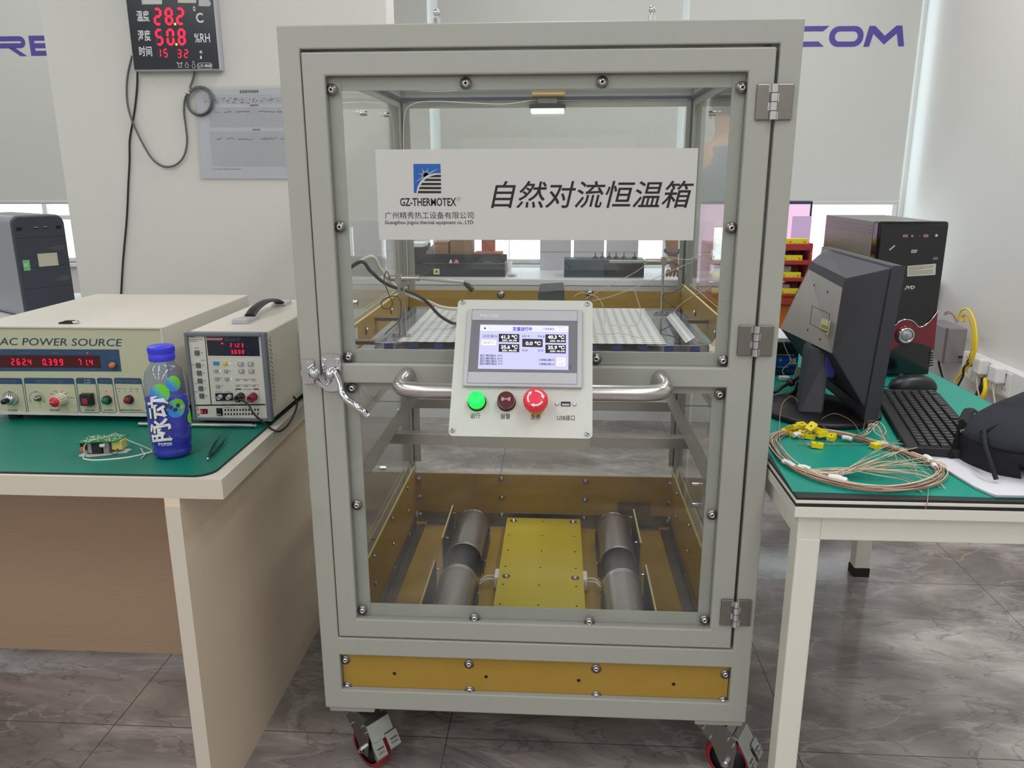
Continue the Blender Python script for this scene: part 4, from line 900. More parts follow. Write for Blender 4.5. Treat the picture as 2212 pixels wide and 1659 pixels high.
b = MB(); b.box(c.x-.0125, c.x+.0105, yf-.0185, yf-.0145, c.z-.0120, c.z+.0095, 'pet'); b.box(c.x-.0068, c.x+.0052, yf-.0172, yf-.0150, c.z-.0078, c.z+.0050, 'knob_red'); b.build('switch_cover', bpy.data.objects['voltage_switch'])
for zx, zy, m, nm in ((1262, 1025, 'green_button', 'start_button'), (1525, 1020, 'maroon', 'reset_button')):
    b, c = knob('k', zx, zy, .008, [(.0098, 0), (.0098, .006), (.0075, .0075)], 'black'); b.lathe([(.0070, .007), (.0070, .0135), (.0058, .0145), (0, .0147)], (c.x, yf, c.z), (0, -1, 0), m, 24, caps=False); b.build(nm, t)
b, c = knob('k', 1342, 605, .004, [(.0078, 0), (.0076, .004), (.0064, .0045)], 'washer'); b.lathe([(.0062, .004), (.0060, .009), (0, .0093)], (c.x, yf, c.z), (0, -1, 0), 'orange_part', 24, caps=False); b.build('select_button', t)
# --- flash drive on top of it
p = onZ(150, 699, AZ1)
t = thing('usb_stick', 'small black memory stick lying on top of the power source', 'memory stick', (p.x, p.y, AZ1), rotz=.04)
b = MB(); b.prism([(-.021, 0), (.010, 0), (.010, .007), (-.008, .007), (-.0125, .0045), (-.021, .0035)], (0, -.006, 0), XX, ZZ, (0, .012, 0), 'black'); b.build('body', t, bevel=.001, local=True)
b = MB(); b.box(.010, .0205, -.0055, .0055, .001, .0060, 'chrome'); b.build('metal_plug', t, bevel=.0005, local=True)
# --- electronic load
def ez(zx, zy, y=.168): return onY(380+zx/5.184, 640+zy/5.184, y)
EX0, EX1, EZ0, EZ1 = -.3065, -.1295, .7625, .9595
t = thing('electronic_load', 'grey framed electronic load with carrying handle beside the cabinet', 'electronic load', (-.218, .4, TZ))
b = MB(); b.box(EX0+.002, EX1-.001, .178, .64, EZ0+.002, EZ1-.001, 'beige_case'); b.build('case', t, bevel=.003)
b = MB()
for x0, x1, z0, z1 in ((EX0, EX0+.0072, EZ0, EZ1), (EX1-.0095, EX1, EZ0, EZ1), (EX0+.0072, EX1-.0095, EZ1-.0075, EZ1), (EX0+.0072, EX1-.0095, EZ0, EZ0+.0065)): b.box(x0, x1, .163, .180, z0, z1, 'frame_grey')
b.build('front_frame', t, bevel=.0012)
b = MB(); b.box(EX0+.007, EX1-.0095, .168, .174, EZ0+.006, EZ1-.007, 'front_pale'); fp = b.build('front_panel', t)
for x in (-.29, -.147):
    for y in (.20, .60):
        b = MB(); b.cyl((x, y, TZ), (x, y, EZ0+.003), .008, 'black_matte', n=16); b.build('foot', t)
ye = .1678
def exz(zx, zy): p = ez(zx, zy, ye); return (p.x, p.z)
def eq(b, pts, m, k=0): b.flat([exz(*p) for p in pts], (0, ye-.0002*k, 0), XX, ZZ, m)
b = MB()
for q in ([(318, 430), (326, 430), (402, 1215), (392, 1215)], [(205, 1214), (1000, 1205), (1000, 1220), (205, 1228)]): eq(b, q, 'gap_dark', 1)
for q in ([(322, 434), (935, 432), (935, 438), (322, 440)], [(930, 434), (938, 434), (950, 688), (942, 688)], [(350, 682), (948, 676), (948, 684), (350, 690)]): eq(b, q, 'label_white', 1)
for q in ([(668, 1035), (672, 1035), (672, 1075), (668, 1075)], [(928, 1040), (932, 1040), (942, 1170), (938, 1170)]): eq(b, q, 'print_grey', 1)
for a, c in ((668, 735), (868, 930)): eq(b, [(a, 1034), (c, 1034), (c-8, 1046), (a, 1046)], 'black', 1)
b.build('panel_line', fp)
b = MB(); eq(b, [(338, 452), (925, 450), (942, 670), (362, 664)], 'display_black', 2); dp = b.build('display', fp)
b = MB(); eq(b, [(343, 462), (523, 462), (527, 494), (347, 496)], 'brand_red', 3); b.build('brand_badge', dp)
b = MB()
p = ez(606, 572, ye-.001); b.seg7('21.23', (p.x, ye-.001, p.z), XX, ZZ, .0092, 'led_red', None, slant=.02, pitch=.0082, tk=.17)
p = ez(616, 645, ye-.001); b.seg7('3.000', (p.x, ye-.001, p.z), XX, ZZ, .0092, 'led_red', None, slant=.02, pitch=.0082, tk=.17)
eq(b, [(505, 520), (532, 520), (533, 534), (507, 534)], 'led_red', 4); b.build('led_digits', dp)
def et(b, body, x0, x1, y, h, m, k=4, weight=0.0):
    a = ez(x0, y, ye-.0002*k); c = ez(x1, y, ye-.0002*k); b.text(body, (a.x, ye-.0002*k, a.z), XX, ZZ, h, m, weight=weight, width=c.x-a.x)
b = MB()
et(b, 'PRODIGIT', 348, 522, 488, .0055, 'print_white', 5); et(b, '0~60V / 30A, 150W', 536, 728, 476, .0034, 'print_grey', 4); et(b, 'DC ELECTRONIC LOAD', 540, 716, 496, .0034, 'print_grey', 4)
et(b, '3302C', 140, 225, 462, .0052, 'print_black'); et(b, 'ELECTRONIC LOAD', 140, 292, 488, .0032, 'print_black'); et(b, 'MAINFRAME', 148, 235, 508, .0032, 'print_black')
for body, x0, x1, y in (('POWER', 545, 610, 1250), ('DC INPUT', 755, 850, 1048), ('STORE', 205, 255, 584), ('STATE', 278, 322, 724), ('START', 168, 210, 775), ('Current', 448, 512, 1074), ('V-sense', 560, 612, 1074), ('V', 798, 812, 570), ('A', 806, 820, 644), ('−', 722, 734, 1048), ('+', 862, 874, 1048), ('LEVEL', 208, 240, 984), ('STATUS', 200, 242, 1076)): et(b, body, x0, x1, y, .0034, 'print_black' if body not in 'VA' else 'print_grey')
b.build('lettering', fp)
def ebtn(cx, cy, w, h, m, name='button', rise=.003):
    c = ez(cx, cy, ye); W_, H_ = w*.000151, h*.000157
    b = MB(); b.box(c.x-W_/2, c.x+W_/2, ye-rise, ye+.001, c.z-H_/2, c.z+H_/2, m); return b.build(name, t, bevel=.0008)
for cx, cy in ((238, 632), (252, 772), (263, 858), (271, 945), (281, 1030), (291, 1113)): ebtn(cx, cy, 66, 66, 'button_dark')
ebtn(452, 748, 80, 48, 'button_blue'); ebtn(552, 750, 56, 46, 'button_yellow')
for cx, cy in ((725, 756), (836, 756), (733, 836), (845, 836)): ebtn(cx, cy, 78, 56, 'button_grey')
for cx, cy in ((450, 832), (562, 836), (460, 920), (570, 924), (470, 1006)): ebtn(cx, cy, 54, 44, 'button_grey')
for cx, cy in ((687, 930), (776, 930), (865, 930), (692, 996), (782, 996), (872, 996)): ebtn(cx, cy, 54, 28, 'button_grey', rise=.002)
b = MB()
for cx, cy, m in ((910, 929, 'led_red'), (495, 834, 'screen_text'), (607, 750, 'screen_text'), (619, 924, 'screen_text'), (735, 929, 'gap_dark'), (822, 929, 'gap_dark'), (736, 994, 'gap_dark'), (826, 994, 'gap_dark'), (916, 994, 'gap_dark'), (608, 834, 'gap_dark'), (508, 918, 'gap_dark'), (520, 1000, 'brand_red'), (292, 632, 'gap_dark'), (306, 772, 'gap_dark'), (315, 858, 'gap_dark'), (325, 945, 'gap_dark'), (334, 1030, 'gap_dark'), (343, 1113, 'gap_dark')):
    p = ez(cx, cy, ye); b.flat(circ(p.x, p.z, .0011, 10), (0, ye-.0004, 0), XX, ZZ, m)
b.build('indicator', fp)
b = MB()
for cx, cy, d in ((717, 757, 1), (829, 757, 1), (726, 836, -1), (838, 836, -1)):
    p = ez(cx, cy, ye-.003); s = .0024*d; b.flat([(p.x-.0022, p.z), (p.x, p.z+s), (p.x+.0022, p.z), (p.x+.001, p.z), (p.x+.001, p.z-s), (p.x-.001, p.z-s), (p.x-.001, p.z)], (0, ye-.0033, 0), XX, ZZ, 'print_white')
b.build('arrow_mark', fp)
b = MB(); b.prism([exz(*q) for q in ((442, 1085), (635, 1082), (645, 1165), (452, 1170))], (0, ye-.0015, 0), XX, ZZ, (0, .0015, 0), 'black'); b.build('socket_plate', t)
for cx, cy in ((490, 1128), (592, 1128)):
    c = ez(cx-8, cy+8, ye-.01); b = MB(); b.lathe([(.0052, 0), (.0052, .004), (.0044, .0045), (.0044, .012), (.0030, .0122), (.0030, .006), (0, .006)], (c.x, ye-.001, c.z), (0, -1, 0), 'bezel_silver', 20, caps=False); b.build('bnc_socket', t)
for cx, cy, m, nm in ((712, 1130, 'black_gloss', 'terminal_post'), (854, 1130, 'maroon', 'terminal_post')):
    c = ez(cx-12, cy+12, ye-.015); b = MB(); b.lathe([(.0092, 0), (.0092, .003), (.0085, .004), (.0088, .012), (.0082, .020), (.0070, .022), (.0035, .0222), (.0035, .016), (0, .016)], (c.x, ye, c.z), (0, -1, 0), m, 24, caps=False); b.build(nm, t)
b = MB(); b.prism([exz(*q) for q in ((275, 1262), (352, 1260), (358, 1312), (281, 1316))], (0, ye-.001, 0), XX, ZZ, (0, .001, 0), 'window_red'); cd_ = b.build('channel_display', t)
b = MB(); p = ez(283, 1308, ye-.0014); b.seg7('01', (p.x, ye-.0014, p.z), XX, ZZ, .0068, 'led_red', None, pitch=.0062, tk=.17); b.build('led_digits', cd_)
b = MB(); c = ez(490, 1293, ye); b.box(c.x-.0066, c.x+.0066, ye-.0015, ye+.001, c.z-.0085, c.z+.0085, 'black'); b.box(c.x-.0048, c.x+.0048, ye-.004, ye, c.z-.0066, c.z+.0066, 'black_gloss'); b.box(c.x-.0045, c.x+.0045, ye-.0045, ye-.002, c.z-.0056, c.z-.0042, 'label_white'); b.build('power_switch', t, bevel=.0005)
for cx, cy, s in ((243, 1245, 1), (252, 1330, -1)):
    p = ez(cx, cy, ye); b = MB(); b.flat([(p.x-.0016, p.z), (p.x+.0016, p.z), (p.x, p.z+.0022*s)], (0, ye-.0003, 0), XX, ZZ, 'black'); p2 = ez(cx+2, cy+(17 if s > 0 else -17), ye); b.cyl((p2.x, ye-.002, p2.z), (p2.x, ye, p2.z), .0022, 'button_grey', n=12); b.build('channel_button', t)
b = MB()
for r in range(2):
    for i in range(12):
        c = exz(553+i*33.2, 1274+r*46-i*.3); b.flat([(c[0]+.0018*x, c[1]+.0030*y) for x, y in circ(0, 0, 1, 10)], (0, ye-.0003, 0), XX, ZZ, 'gap_dark')
b.build('vent_grille', fp)
# side slots, side fan, handle
b = MB(); xs_ = EX1+.0003
for i in range(16):
    for j in range(2):
        zz = .944-i*.0094-j*.0047; yy = .1885+.0078*(1-j); b.add([(xs_, yy-.0016, zz-.0016), (xs_, yy+.0016, zz-.0016), (xs_, yy+.0016, zz+.0016), (xs_, yy-.0016, zz+.0016)], [(0, 1, 2, 3)], 'gap_dark')
b.build('side_vent', t)
fy0, fy1, fz0, fz1 = .385, .505, .79, .93
b = MB(); b.box(EX1, EX1+.020, fy0, fy1, fz0, fz1, 'bezel_silver'); fb = b.build('side_fan', t, bevel=.003)
b = MB(); b.cyl((EX1+.0203, (fy0+fy1)/2, .855), (EX1+.0212, (fy0+fy1)/2, .855), .050, 'charcoal', n=36)
for r in (.016, .028, .040, .049): b.tube([(EX1+.022, (fy0+fy1)/2+r*math.cos(a*math.pi/18), .855+r*math.sin(a*math.pi/18)) for a in range(36)], .0012, 'steel', n=6, closed=True)
b.build('fan_guard', fb)
hy0, hy1, hx0, hx1 = .265, .56, -.2445, -.2085
b = MB()
for y0, y1 in ((.272, .345), (.525, .575)): b.prism([(y0, 0), (y1, 0), (y1, .006 if y0 < .4 else .011), (y0, .011 if y0 < .4 else .006)][::1], (hx0, 0, EZ1-.001), YY, ZZ, (hx1-hx0, 0, 0), 'bezel_silver')
b.build('handle_bracket', t, bevel=.0015)
b = MB(); b.tube(curve([(-.2265, .335, EZ1+.008), (-.2265, .37, EZ1+.019), (-.2265, .435, EZ1+.025), (-.2265, .50, EZ1+.019), (-.2265, .535, EZ1+.008)]), [(.0135, .0042)]*30, 'black', n=16, flat=(1, 0, 0)); b.build('handle', t)
# --- cable hanging from the load
c = ez(700, 1140, .150)
b = MB(); b.tube(curve([(c.x+.006, .142, c.z), onY(535, 872, .135), onY(548, 893, .125), onY(568, 912, .13), onY(585, 926, .14), onX(602, 932, -.108), onX(618, 922, -.102), onX(630, 905, -.10), onX(640, 882, -.098), onX(641, 866, -.098), onX(634, 857, -.100)]), .0024, 'cable_black', n=10)
tag(b.build('load_cable'), 'black cable looping from the electronic load over the desk edge', 'cable')
# --- bottle
BX, BY = -.2605, -.0245
t = thing('drink_bottle', 'clear plastic drink bottle with blue cap and violet drink on the green mat', 'bottle', (BX, BY, TZ))
prof = [(.030, .0), (.0345, .002), (.037, .008), (.0368, .015), (.0355, .020), (.0372, .026), (.0388, .034), (.0392, .06), (.0392, .086), (.0385, .094), (.0396, .102), (.0385, .110), (.0395, .118), (.0382, .126), (.0385, .133), (.0378, .145), (.0365, .157), (.033, .170), (.0265, .180), (.0222, .185), (.0212, .188), (.0212, .200)]
def rad(z):
    for (r0, z0), (r1, z1) in zip(prof, prof[1:]):
        if z0 <= z <= z1: return r0+(r1-r0)*(z-z0)/max(z1-z0, 1e-6)
    return .0392
b = MB(); o = (BX, BY, TZ); b.lathe(prof, o, ZZ, 'pet', 48, ref=XX, caps=True); bb = b.build('bottle_body', t)
b = MB(); b.lathe([(r-.0012, z+.0012) for r, z in prof if z < .118]+[(.0375, .119), (0, .119)], o, ZZ, 'violet_drink', 48, ref=XX, caps=False); b.build('drink', t)
b = MB(); b.lathe([(.0232, .191), (.0238, .193), (.0238, .204), (.0234, .2045), (.0240, .206), (.0240, .2165), (.0228, .2185), (0, .2187)], o, ZZ, 'bottle_cap', 44, ref=XX, caps=False)
for i in range(60): a = 2*math.pi*i/60; b.cyl((BX+.0239*math.cos(a), BY+.0239*math.sin(a), TZ+.207), (BX+.0239*math.cos(a), BY+.0239*math.sin(a), TZ+.216), .0006, 'bottle_cap', n=5)
b.build('cap', t)
va = math.atan2(CAM.y-BY, CAM.x-BX)                 # direction of the label centre
def bw(u, v, e=.0004):                              # u metres around, v metres up
    r = rad(v)+e; a = va+u/.0392; return Vector((BX+r*math.cos(a), BY+r*math.sin(a), TZ+v))
def bpatch(bm, pts_fn, n, m, e=.0004, uv=None): pass
def disc(bm, u, v, r, m, e):
    f0 = len(bm.f); n = 28; vs = [bw(u, v, e)]; rr = 4; tu = [(.5, .5)]
    for k in range(1, rr+1):
        for i in range(n):
            x, y = r*k/rr*math.cos(2*math.pi*i/n), r*k/rr*math.sin(2*math.pi*i/n); vs.append(bw(u+x, v+y, e)); tu.append((.5+.5*(x+y*.8*(1 if u < .01 else 1))/r*.8, .5))
    fs = [(0, 1+i, 1+(i+1) % n) for i in range(n)]
    for k in range(1, rr): fs += [(1+(k-1)*n+i, 1+k*n+i, 1+k*n+(i+1) % n, 1+(k-1)*n+(i+1) % n) for i in range(n)]
    bm.add(vs, fs, m, True)
    for q, f in enumerate(fs): bm.uv[f0+q] = [tu[i] for i in f]
lb = MB()
disc(lb, -.012, .134, .0185, 'disc_print', .0005); disc(lb, .016, .150, .015, 'disc_print', .0004); disc(lb, .0155, .102, .0185, 'disc_print', .0006); disc(lb, .050, .075, .013, 'label_green', .0005)
for u, v, r in ((.005, .106, .0042), (.0125, .100, .0042), (.0185, .107, .0042)): disc(lb, u, v, r, 'print_navy', .0009)
disc(lb, .0265, .101, .0042, 'pale_blue_print', .0009)
lab = lb.build('label', t)
lb = MB(); k = .060
def wr(off, e): return lambda x, y: bw(-.003-y*1.0+off, .040+x, e)
lb.text('脉动', (0, 0, 0), XX, ZZ, .044, 'print_navy', weight=.05, shear=-.18, width=.098, wrap=wr(.001, .0009)); lb.text('脉动', (0, 0, 0), XX, ZZ, .044, 'print_white', weight=.022, shear=-.18, width=.095, wrap=wr(0, .0014)); lb.build('lettering', lab)
lb = MB(); wl = lambda x, y: bw(-.026+x, .031+y, .0012)
lb.text('维生素饮料', (0, 0, 0), XX, ZZ, .0075, 'print_white', weight=.02, width=.026, wrap=wl); lb.build('small_print', lab)
# --- opened power board
p = onZ(226, 978, TZ); ox, oy = p.x, p.y
t = thing('circuit_board', 'open green circuit board with black parts and yellow transformer on the mat', 'circuit board', (ox, oy, TZ), rotz=.10)
b = MB(); b.prism([(-.040, -.026), (.036, -.018), (.042, .022), (-.026, .022)], (0, 0, .0285), XX, YY, (0, 0, .0016), 'pcb_green'); bd = b.build('board', t, local=True)
b = MB(); rr = random.Random(3)
for i in range(130):
    x, y = rr.uniform(-.034, .036), rr.uniform(-.019, .02)
    if y < -.024+(x+.04)*.1: continue
    b.ball((x, y, .0304), rr.uniform(.0006, .0014), 'solder', 6, 4, (1, 1, .8))
b.build('solder_point', bd, local=True)
b = MB(); b.box(-.024, .004, -.018, .012, .004, .0284, 'black_matte'); b.build('capacitor_block', t, local=True, bevel=.001)
b = MB(); b.box(-.022, -.015, -.0185, -.018, .006, .027, 'grey_box'); b.build('sticker', t, local=True)
b = MB(); b.box(-.038, -.025, -.016, .010, .012, .0284, 'black'); b.build('connector', t, local=True, bevel=.001)
b = MB(); b.cyl((-.034, -.0172, .0145), (-.034, -.0165, .0145), .0046, 'orange_part', n=20); b.build('varistor', t, local=True)
b = MB(); b.box(.020, .040, -.010, .014, .009, .0284, 'transformer_yellow'); b.build('transformer', t, local=True, bevel=.001)
b = MB(); b.box(.006, .017, -.016, .008, .004, .0284, 'grey_box'); b.cyl((.002, -.017, .021), (.012, -.017, .021), .004, 'label_white', n=12); b.build('inductor', t, local=True, bevel=.001)
b = MB(); b.prism([(-.040, -.022), (-.020, -.027), (.010, -.018), (.046, -.004), (.048, .012), (-.030, .016)], (0, 0, 0.0005), XX, YY, (0, 0, .003), 'label_white'); b.build('base_sheet', t, local=True, bevel=.001)
b = MB(); b.tube(curve([(.018, -.012, .012), (.022, -.018, .006), (.030, -.018, .003), (.034, -.013, .008), (.030, -.010, .012)]), .0007, 'black', n=6); b.build('lead', t, local=True)
b = MB(); b.tube(curve([(-.028, -.020, .004), (-.026, -.022, .022), (-.014, -.020, .031), (.008, -.006, .034), (.020, .010, .036), (.026, .012, .032)]), [(.0016, .0007)]*60, 'label_white', n=8)
b.tube(curve([(-.028, -.020, .004), (-.024, -.036, .002), (-.006, -.045, .0015), (.020, -.044, .0012), (.060, -.032, .0012), (.085, -.018, .003), (.098, -.012, .006), (.086, -.004, .010), (.060, .004, .018), (.034, .012, .026)]), [(.0016, .0007)]*60, 'label_white', n=8); b.build('tie_strip', t, local=True)
p = onZ(313, 982, TZ); b = MB(); b.tube(curve([onZ(304, 968, TZ+.002), onZ(309, 977, TZ+.002), onZ(314, 981, TZ+.002), onZ(306, 990, TZ+.002)]), .0012, 'label_white', n=6); tag(b.build('strip_offcut'), 'bent white plastic strip offcut lying beside the bottle', 'plastic strip')
# --- tweezers, rod
t = thing('tweezers', 'dark pointed tweezers lying at the desk corner', 'tweezers', (-.19, .01, TZ))
for a, c in ((onZ(478, 940, TZ+.005), -1), (onZ(492, 939, TZ+.005), 1)):
    s = onZ(449, 991, TZ+.004); m1 = s.lerp(a, .25)+Vector((.003*c, 0, .0)); m2 = s.lerp(a, .6)+Vector((.0035*c, 0, 0))
    b = MB(); b.tube(curve([s, m1, m2, a], 6), [(.0022, .0010)]*4+[(.0038, .0011)]*10+[(.0026, .001), (.0018, .0008), (.0012, .0007), (.0008, .0006), (.0005, .0005)], 'black_gloss', n=8, flat=(0, 0, 1)); b.build('tweezer_arm', t)
b = MB(); s = onZ(449, 991, TZ+.004); b.ball(s, .0028, 'chrome', 10, 6); b.build('tweezer_end', t)
t = thing('metal_rod', 'silver metal rod lying in front of the electronic load', 'rod', (-.25, .147, TZ+.0052))
b = MB(); b.cyl((-.42, .1465, TZ+.0052), (-.166, .1462, TZ+.0052), .0050, 'steel', n=20); b.build('shaft', t)
b = MB(); b.cyl((-.166, .1462, TZ+.0052), (-.160, .1462, TZ+.0052), .0036, 'steel', n=14); b.cyl((-.160, .1462, TZ+.0052), (-.1565, .1462, TZ+.0052), .0046, 'chrome', n=14); b.build('rod_tip', t)
# ------------------------------------------------------------------ wall display, chart, cords
yd = 1.120
def dzp(zx, zy, y=yd): return onY(270+zx/5.768, zy/5.768, y)
t = thing('wall_clock', 'dark wall display with red temperature, humidity and time numbers on the column', 'display', (-.70, 1.135, 1.74))
b = MB(); b.box(-.8495, -.5685, 1.121, 1.149, 1.603, 1.905, 'bezel_silver'); b.build('housing', t, bevel=.004)
b = MB(); b.box(-.8455, -.5725, 1.1195, 1.1212, 1.6085, 1.901, 'display_black'); fp = b.build('face', t)
yq = yd-.001
def dt(b, body, x0, x1, y, h, m, weight=0.0):
    a = dzp(x0, y, yq); c = dzp(x1, y, yq); b.text(body, (a.x, yq, a.z), XX, ZZ, h, m, weight=weight, width=c.x-a.x)
b = MB(); dt(b, '温度', 150, 308, 255, .033, 'print_white', .02); dt(b, '湿度', 165, 325, 497, .033, 'print_white', .02); dt(b, '时间', 176, 336, 690, .031, 'print_white', .02)
dt(b, '°', 856, 884, 240, .05, 'print_white', .01); dt(b, 'C', 886, 976, 280, .0385, 'print_white', .02); dt(b, '%RH', 868, 1062, 528, .0365, 'print_white', .012); dt(b, 'LX-868', 914, 1074, 838, .0125, 'print_white', .02)
b.build('lettering', fp)
b = MB()
for body, zx, zy, h, p_ in (('28.2', 362, 318, .0505, .0357), ('50.8', 384, 570, .0490, .0357), ('1532', 400, 716, .0255, .0205)):
    p = dzp(zx, zy, yq)
    if body == '1532':
        b.seg7('15', (p.x, yq, p.z), XX, ZZ, h, 'led_red', 'led_off', slant=.07, pitch=.0213); p = dzp(654, 724, yq); b.seg7('32', (p.x, yq, p.z), XX, ZZ, h, 'led_red', 'led_off', slant=.07, pitch=.0213)
    else: b.seg7(body, (p.x, yq, p.z), XX, ZZ, h, 'led_red', 'led_off', slant=.05, pitch=p_, tk=.155, m_dot='led_dot')
b.build('led_digits', fp)
b = MB()
def dpt(x, y): p = dzp(x, y, yq); return (p.x, p.z)
A = [dpt(x, y) for x, y in rrect(897, 1088, 782, 860, 36, 6)]; B = [dpt(x, y) for x, y in rrect(902, 1083, 787, 855, 32, 6)]; n = len(A); b.add([(x, yq, z) for x, z in A+B], [(i, (i+1) % n, n+(i+1) % n, n+i) for i in range(n)], 'print_white')
c = dpt(684, 812); b.flat(ring(c[0], c[1], .0052, .0064), (0, yq, 0), XX, ZZ, 'print_white'); b.flat([(c[0]-.0004, c[1]+.004), (c[0]+.0004, c[1]+.004), (c[0]+.0004, c[1]), (c[0]+.003, c[1]-.0008), (c[0]+.003, c[1]), (c[0]-.0004, c[1])], (0, yq, 0), XX, ZZ, 'print_white')
for s in (-1, 1): b.flat([(c[0]+s*.007+x, c[1]+.0065+y) for x, y in circ(0, 0, .0022, 10)], (0, yq, 0), XX, ZZ, 'print_white'); b.flat([(c[0]+s*.004, c[1]-.006), (c[0]+s*.006, c[1]-.0075), (c[0]+s*.005, c[1]-.0085), (c[0]+s*.003, c[1]-.007)], (0, yq, 0), XX, ZZ, 'print_white')
c = dpt(771, 820); b.flat([(c[0]+x*1.0, c[1]+y) for x, y in ring(0, 0, .0046, .0058, 20, 60, -240)], (0, yq, 0), XX, ZZ, 'print_white'); b.flat([(c[0]-.0052, c[1]+.003), (c[0], c[1]+.012), (c[0]+.0052, c[1]+.003), (c[0]+.0040, c[1]+.003), (c[0], c[1]+.0098), (c[0]-.0040, c[1]+.003)], (0, yq, 0), XX, ZZ, 'print_white')
c = dpt(856, 825); b.flat(ring(c[0], c[1], .0046, .0058, 20, 62, -242), (0, yq, 0), XX, ZZ, 'print_white')
for s in (-1, 1): b.rect((c[0], yq, c[1]), XX, ZZ, min(s*.0019, s*.0029), max(s*.0019, s*.0029), .004, .0145, 'print_white')
b.rect((c[0], yq, c[1]), XX, ZZ, -.0029, .0029, .0140, .0150, 'print_white')
c = dpt(945, 648); b.flat([(c[0]-.0045, c[1]-.002), (c[0]-.002, c[1]-.002), (c[0]+.002, c[1]-.006), (c[0]+.002, c[1]+.006), (c[0]-.002, c[1]+.002), (c[0]-.0045, c[1]+.002)], (0, yq, 0), XX, ZZ, 'print_white')
for z in (-.003, 0, .003): b.rect((c[0], yq, c[1]+z), XX, ZZ, .0032, .0052, -.0005, .0005, 'print_white')
c = dpt(946, 715); b.flat([(c[0]-.004, c[1]-.003), (c[0]+.004, c[1]-.003), (c[0]+.0028, c[1]), (c[0]+.0022, c[1]+.004), (c[0], c[1]+.0055), (c[0]-.0022, c[1]+.004), (c[0]-.0028, c[1])], (0, yq, 0), XX, ZZ, 'print_white'); b.flat(circ(c[0], c[1]-.0042, .0014, 10), (0, yq, 0), XX, ZZ, 'print_white')
b.build('icon_print', fp)
b = MB()
for pts, m in (([(188, -60), (470, -60), (470, 62), (205, 62)], 'green_button'), ([(205, -60), (462, -60), (462, 52), (215, 54)], 'label_white'), ([(656, -60), (888, -60), (888, 38), (658, 35)], 'sticker'), ([(920, -60), (1020, -60), (1075, 50), (1050, 80), (918, 75)], 'bezel_silver')):
    b.flat([(lambda p: (p.x, p.z))(dzp(x, y, yq)) for x, y in pts], (0, yq+(-.0002 if m == 'label_white' else 0), 0), XX, ZZ, m)
b.build('sticker', fp)
def d1(zx, zy, y=1.145): return onY(zx/3.16, zy/3.16, y)
b = MB(); b.tube(curve([d1(938, 478, 1.135), d1(935, 600), d1(915, 780), d1(886, 950), d1(884, 1100), d1(876, 1250), d1(870, 1400), d1(862, 1530), d1(850, 1659), d1(838, 1800), d1(826, 2010), d1(818, 2200)]), .0031, 'cable_black', n=8); tag(b.build('display_cable'), 'long thin black cord hanging from the wall display down behind the desk', 'cord')
rg = [d1(1365+88*math.cos(a), 690+98*math.sin(a), 1.138-.003*math.cos(3*a)) for a in [math.radians(v) for v in range(-120, 250, 20)]]
rg2 = [d1(1362+80*math.cos(a), 690+92*math.sin(a), 1.134) for a in [math.radians(v) for v in range(-120, 250, 20)]]
b = MB(); b.tube(curve([d1(x, y, 1.1378) for x, y in ((902, 380), (878, 480), (866, 570), (868, 690), (890, 790), (930, 890), (985, 1000), (1040, 1085), (1100, 1130), (1160, 1138), (1215, 1115), (1258, 1060), (1277, 970), (1268, 860), (1256, 760), (1268, 660))]+rg+rg2+[d1(1298, 600, 1.136), d1(1318, 540, 1.138), d1(1328, 490, 1.138)], 4), .0034, 'cable_grey', n=8); pc = b.build('sensor_cable'); tag(pc, 'grey sensor cord looping below the wall display and coiled over the chart', 'cord')
b = MB(); c = d1(1280, 633, 1.132); b.tube([(c.x-.008, 1.13, c.z+.002), (c.x+.008, 1.129, c.z-.002)], .003, 'label_white', n=8); b.build('cord_tie', pc)
# chart in a clear sleeve
yc = 1.1485
t = thing('wall_chart', 'printed temperature chart in a clear sleeve pinned to the column', 'chart', (-.46, yc, 1.41))
q = [onY(x, y, yc) for x, y in ((424, 194), (436, 386))]
b = MB(); b.prism([(q[0].x, q[0].z), (-.25, q[0].z+.004), (-.25, q[1].z-.002), (q[1].x, q[1].z)], (0, yc-.0008, 0), XX, ZZ, (0, .0008, 0), 'paper_chart'); sh = b.build('sheet', t)
b = MB(); q0 = onY(416, 188, yc); q1 = onY(431, 391, yc); b.prism([(q0.x, q0.z), (-.245, q0.z+.004), (-.245, q1.z-.002), (q1.x, q1.z)], (0, yc-.0026, 0), XX, ZZ, (0, .0010, 0), 'acrylic'); b.build('sleeve', t)
b = MB(); yl = yc-.0013
def cp(zx, zy): p = d1(zx, zy, yl); return (p.x, p.z)
def ln(x0, y0, x1, y1, w, m='print_grey'):
    a = Vector(cp(x0, y0)); c = Vector(cp(x1, y1)); e = (c-a); n = Vector((-e.y, e.x)).normalized()*w/2; b.flat([tuple(a+n), tuple(c+n), tuple(c-n), tuple(a-n)], (0, yl, 0), XX, ZZ, m)
for x0, y0, x1, y1, nx, ny_, sk in ((1418, 735, 2150, 868, 72, 13, 20), (1428, 898, 2150, 1135, 74, 20, 26), (1382, 650, 2150, 708, 36, 4, 8)):
    for i in range(nx+1): x = x0+(x1-x0)*i/nx; ln(x, y0, x+sk, y1, .00042, 'chart_line')
    for j in range(ny_+1): y = y0+(y1-y0)*j/ny_; ln(x0+sk*j/ny_, y, x1, y, .00042, 'chart_line')
rr = random.Random(5)
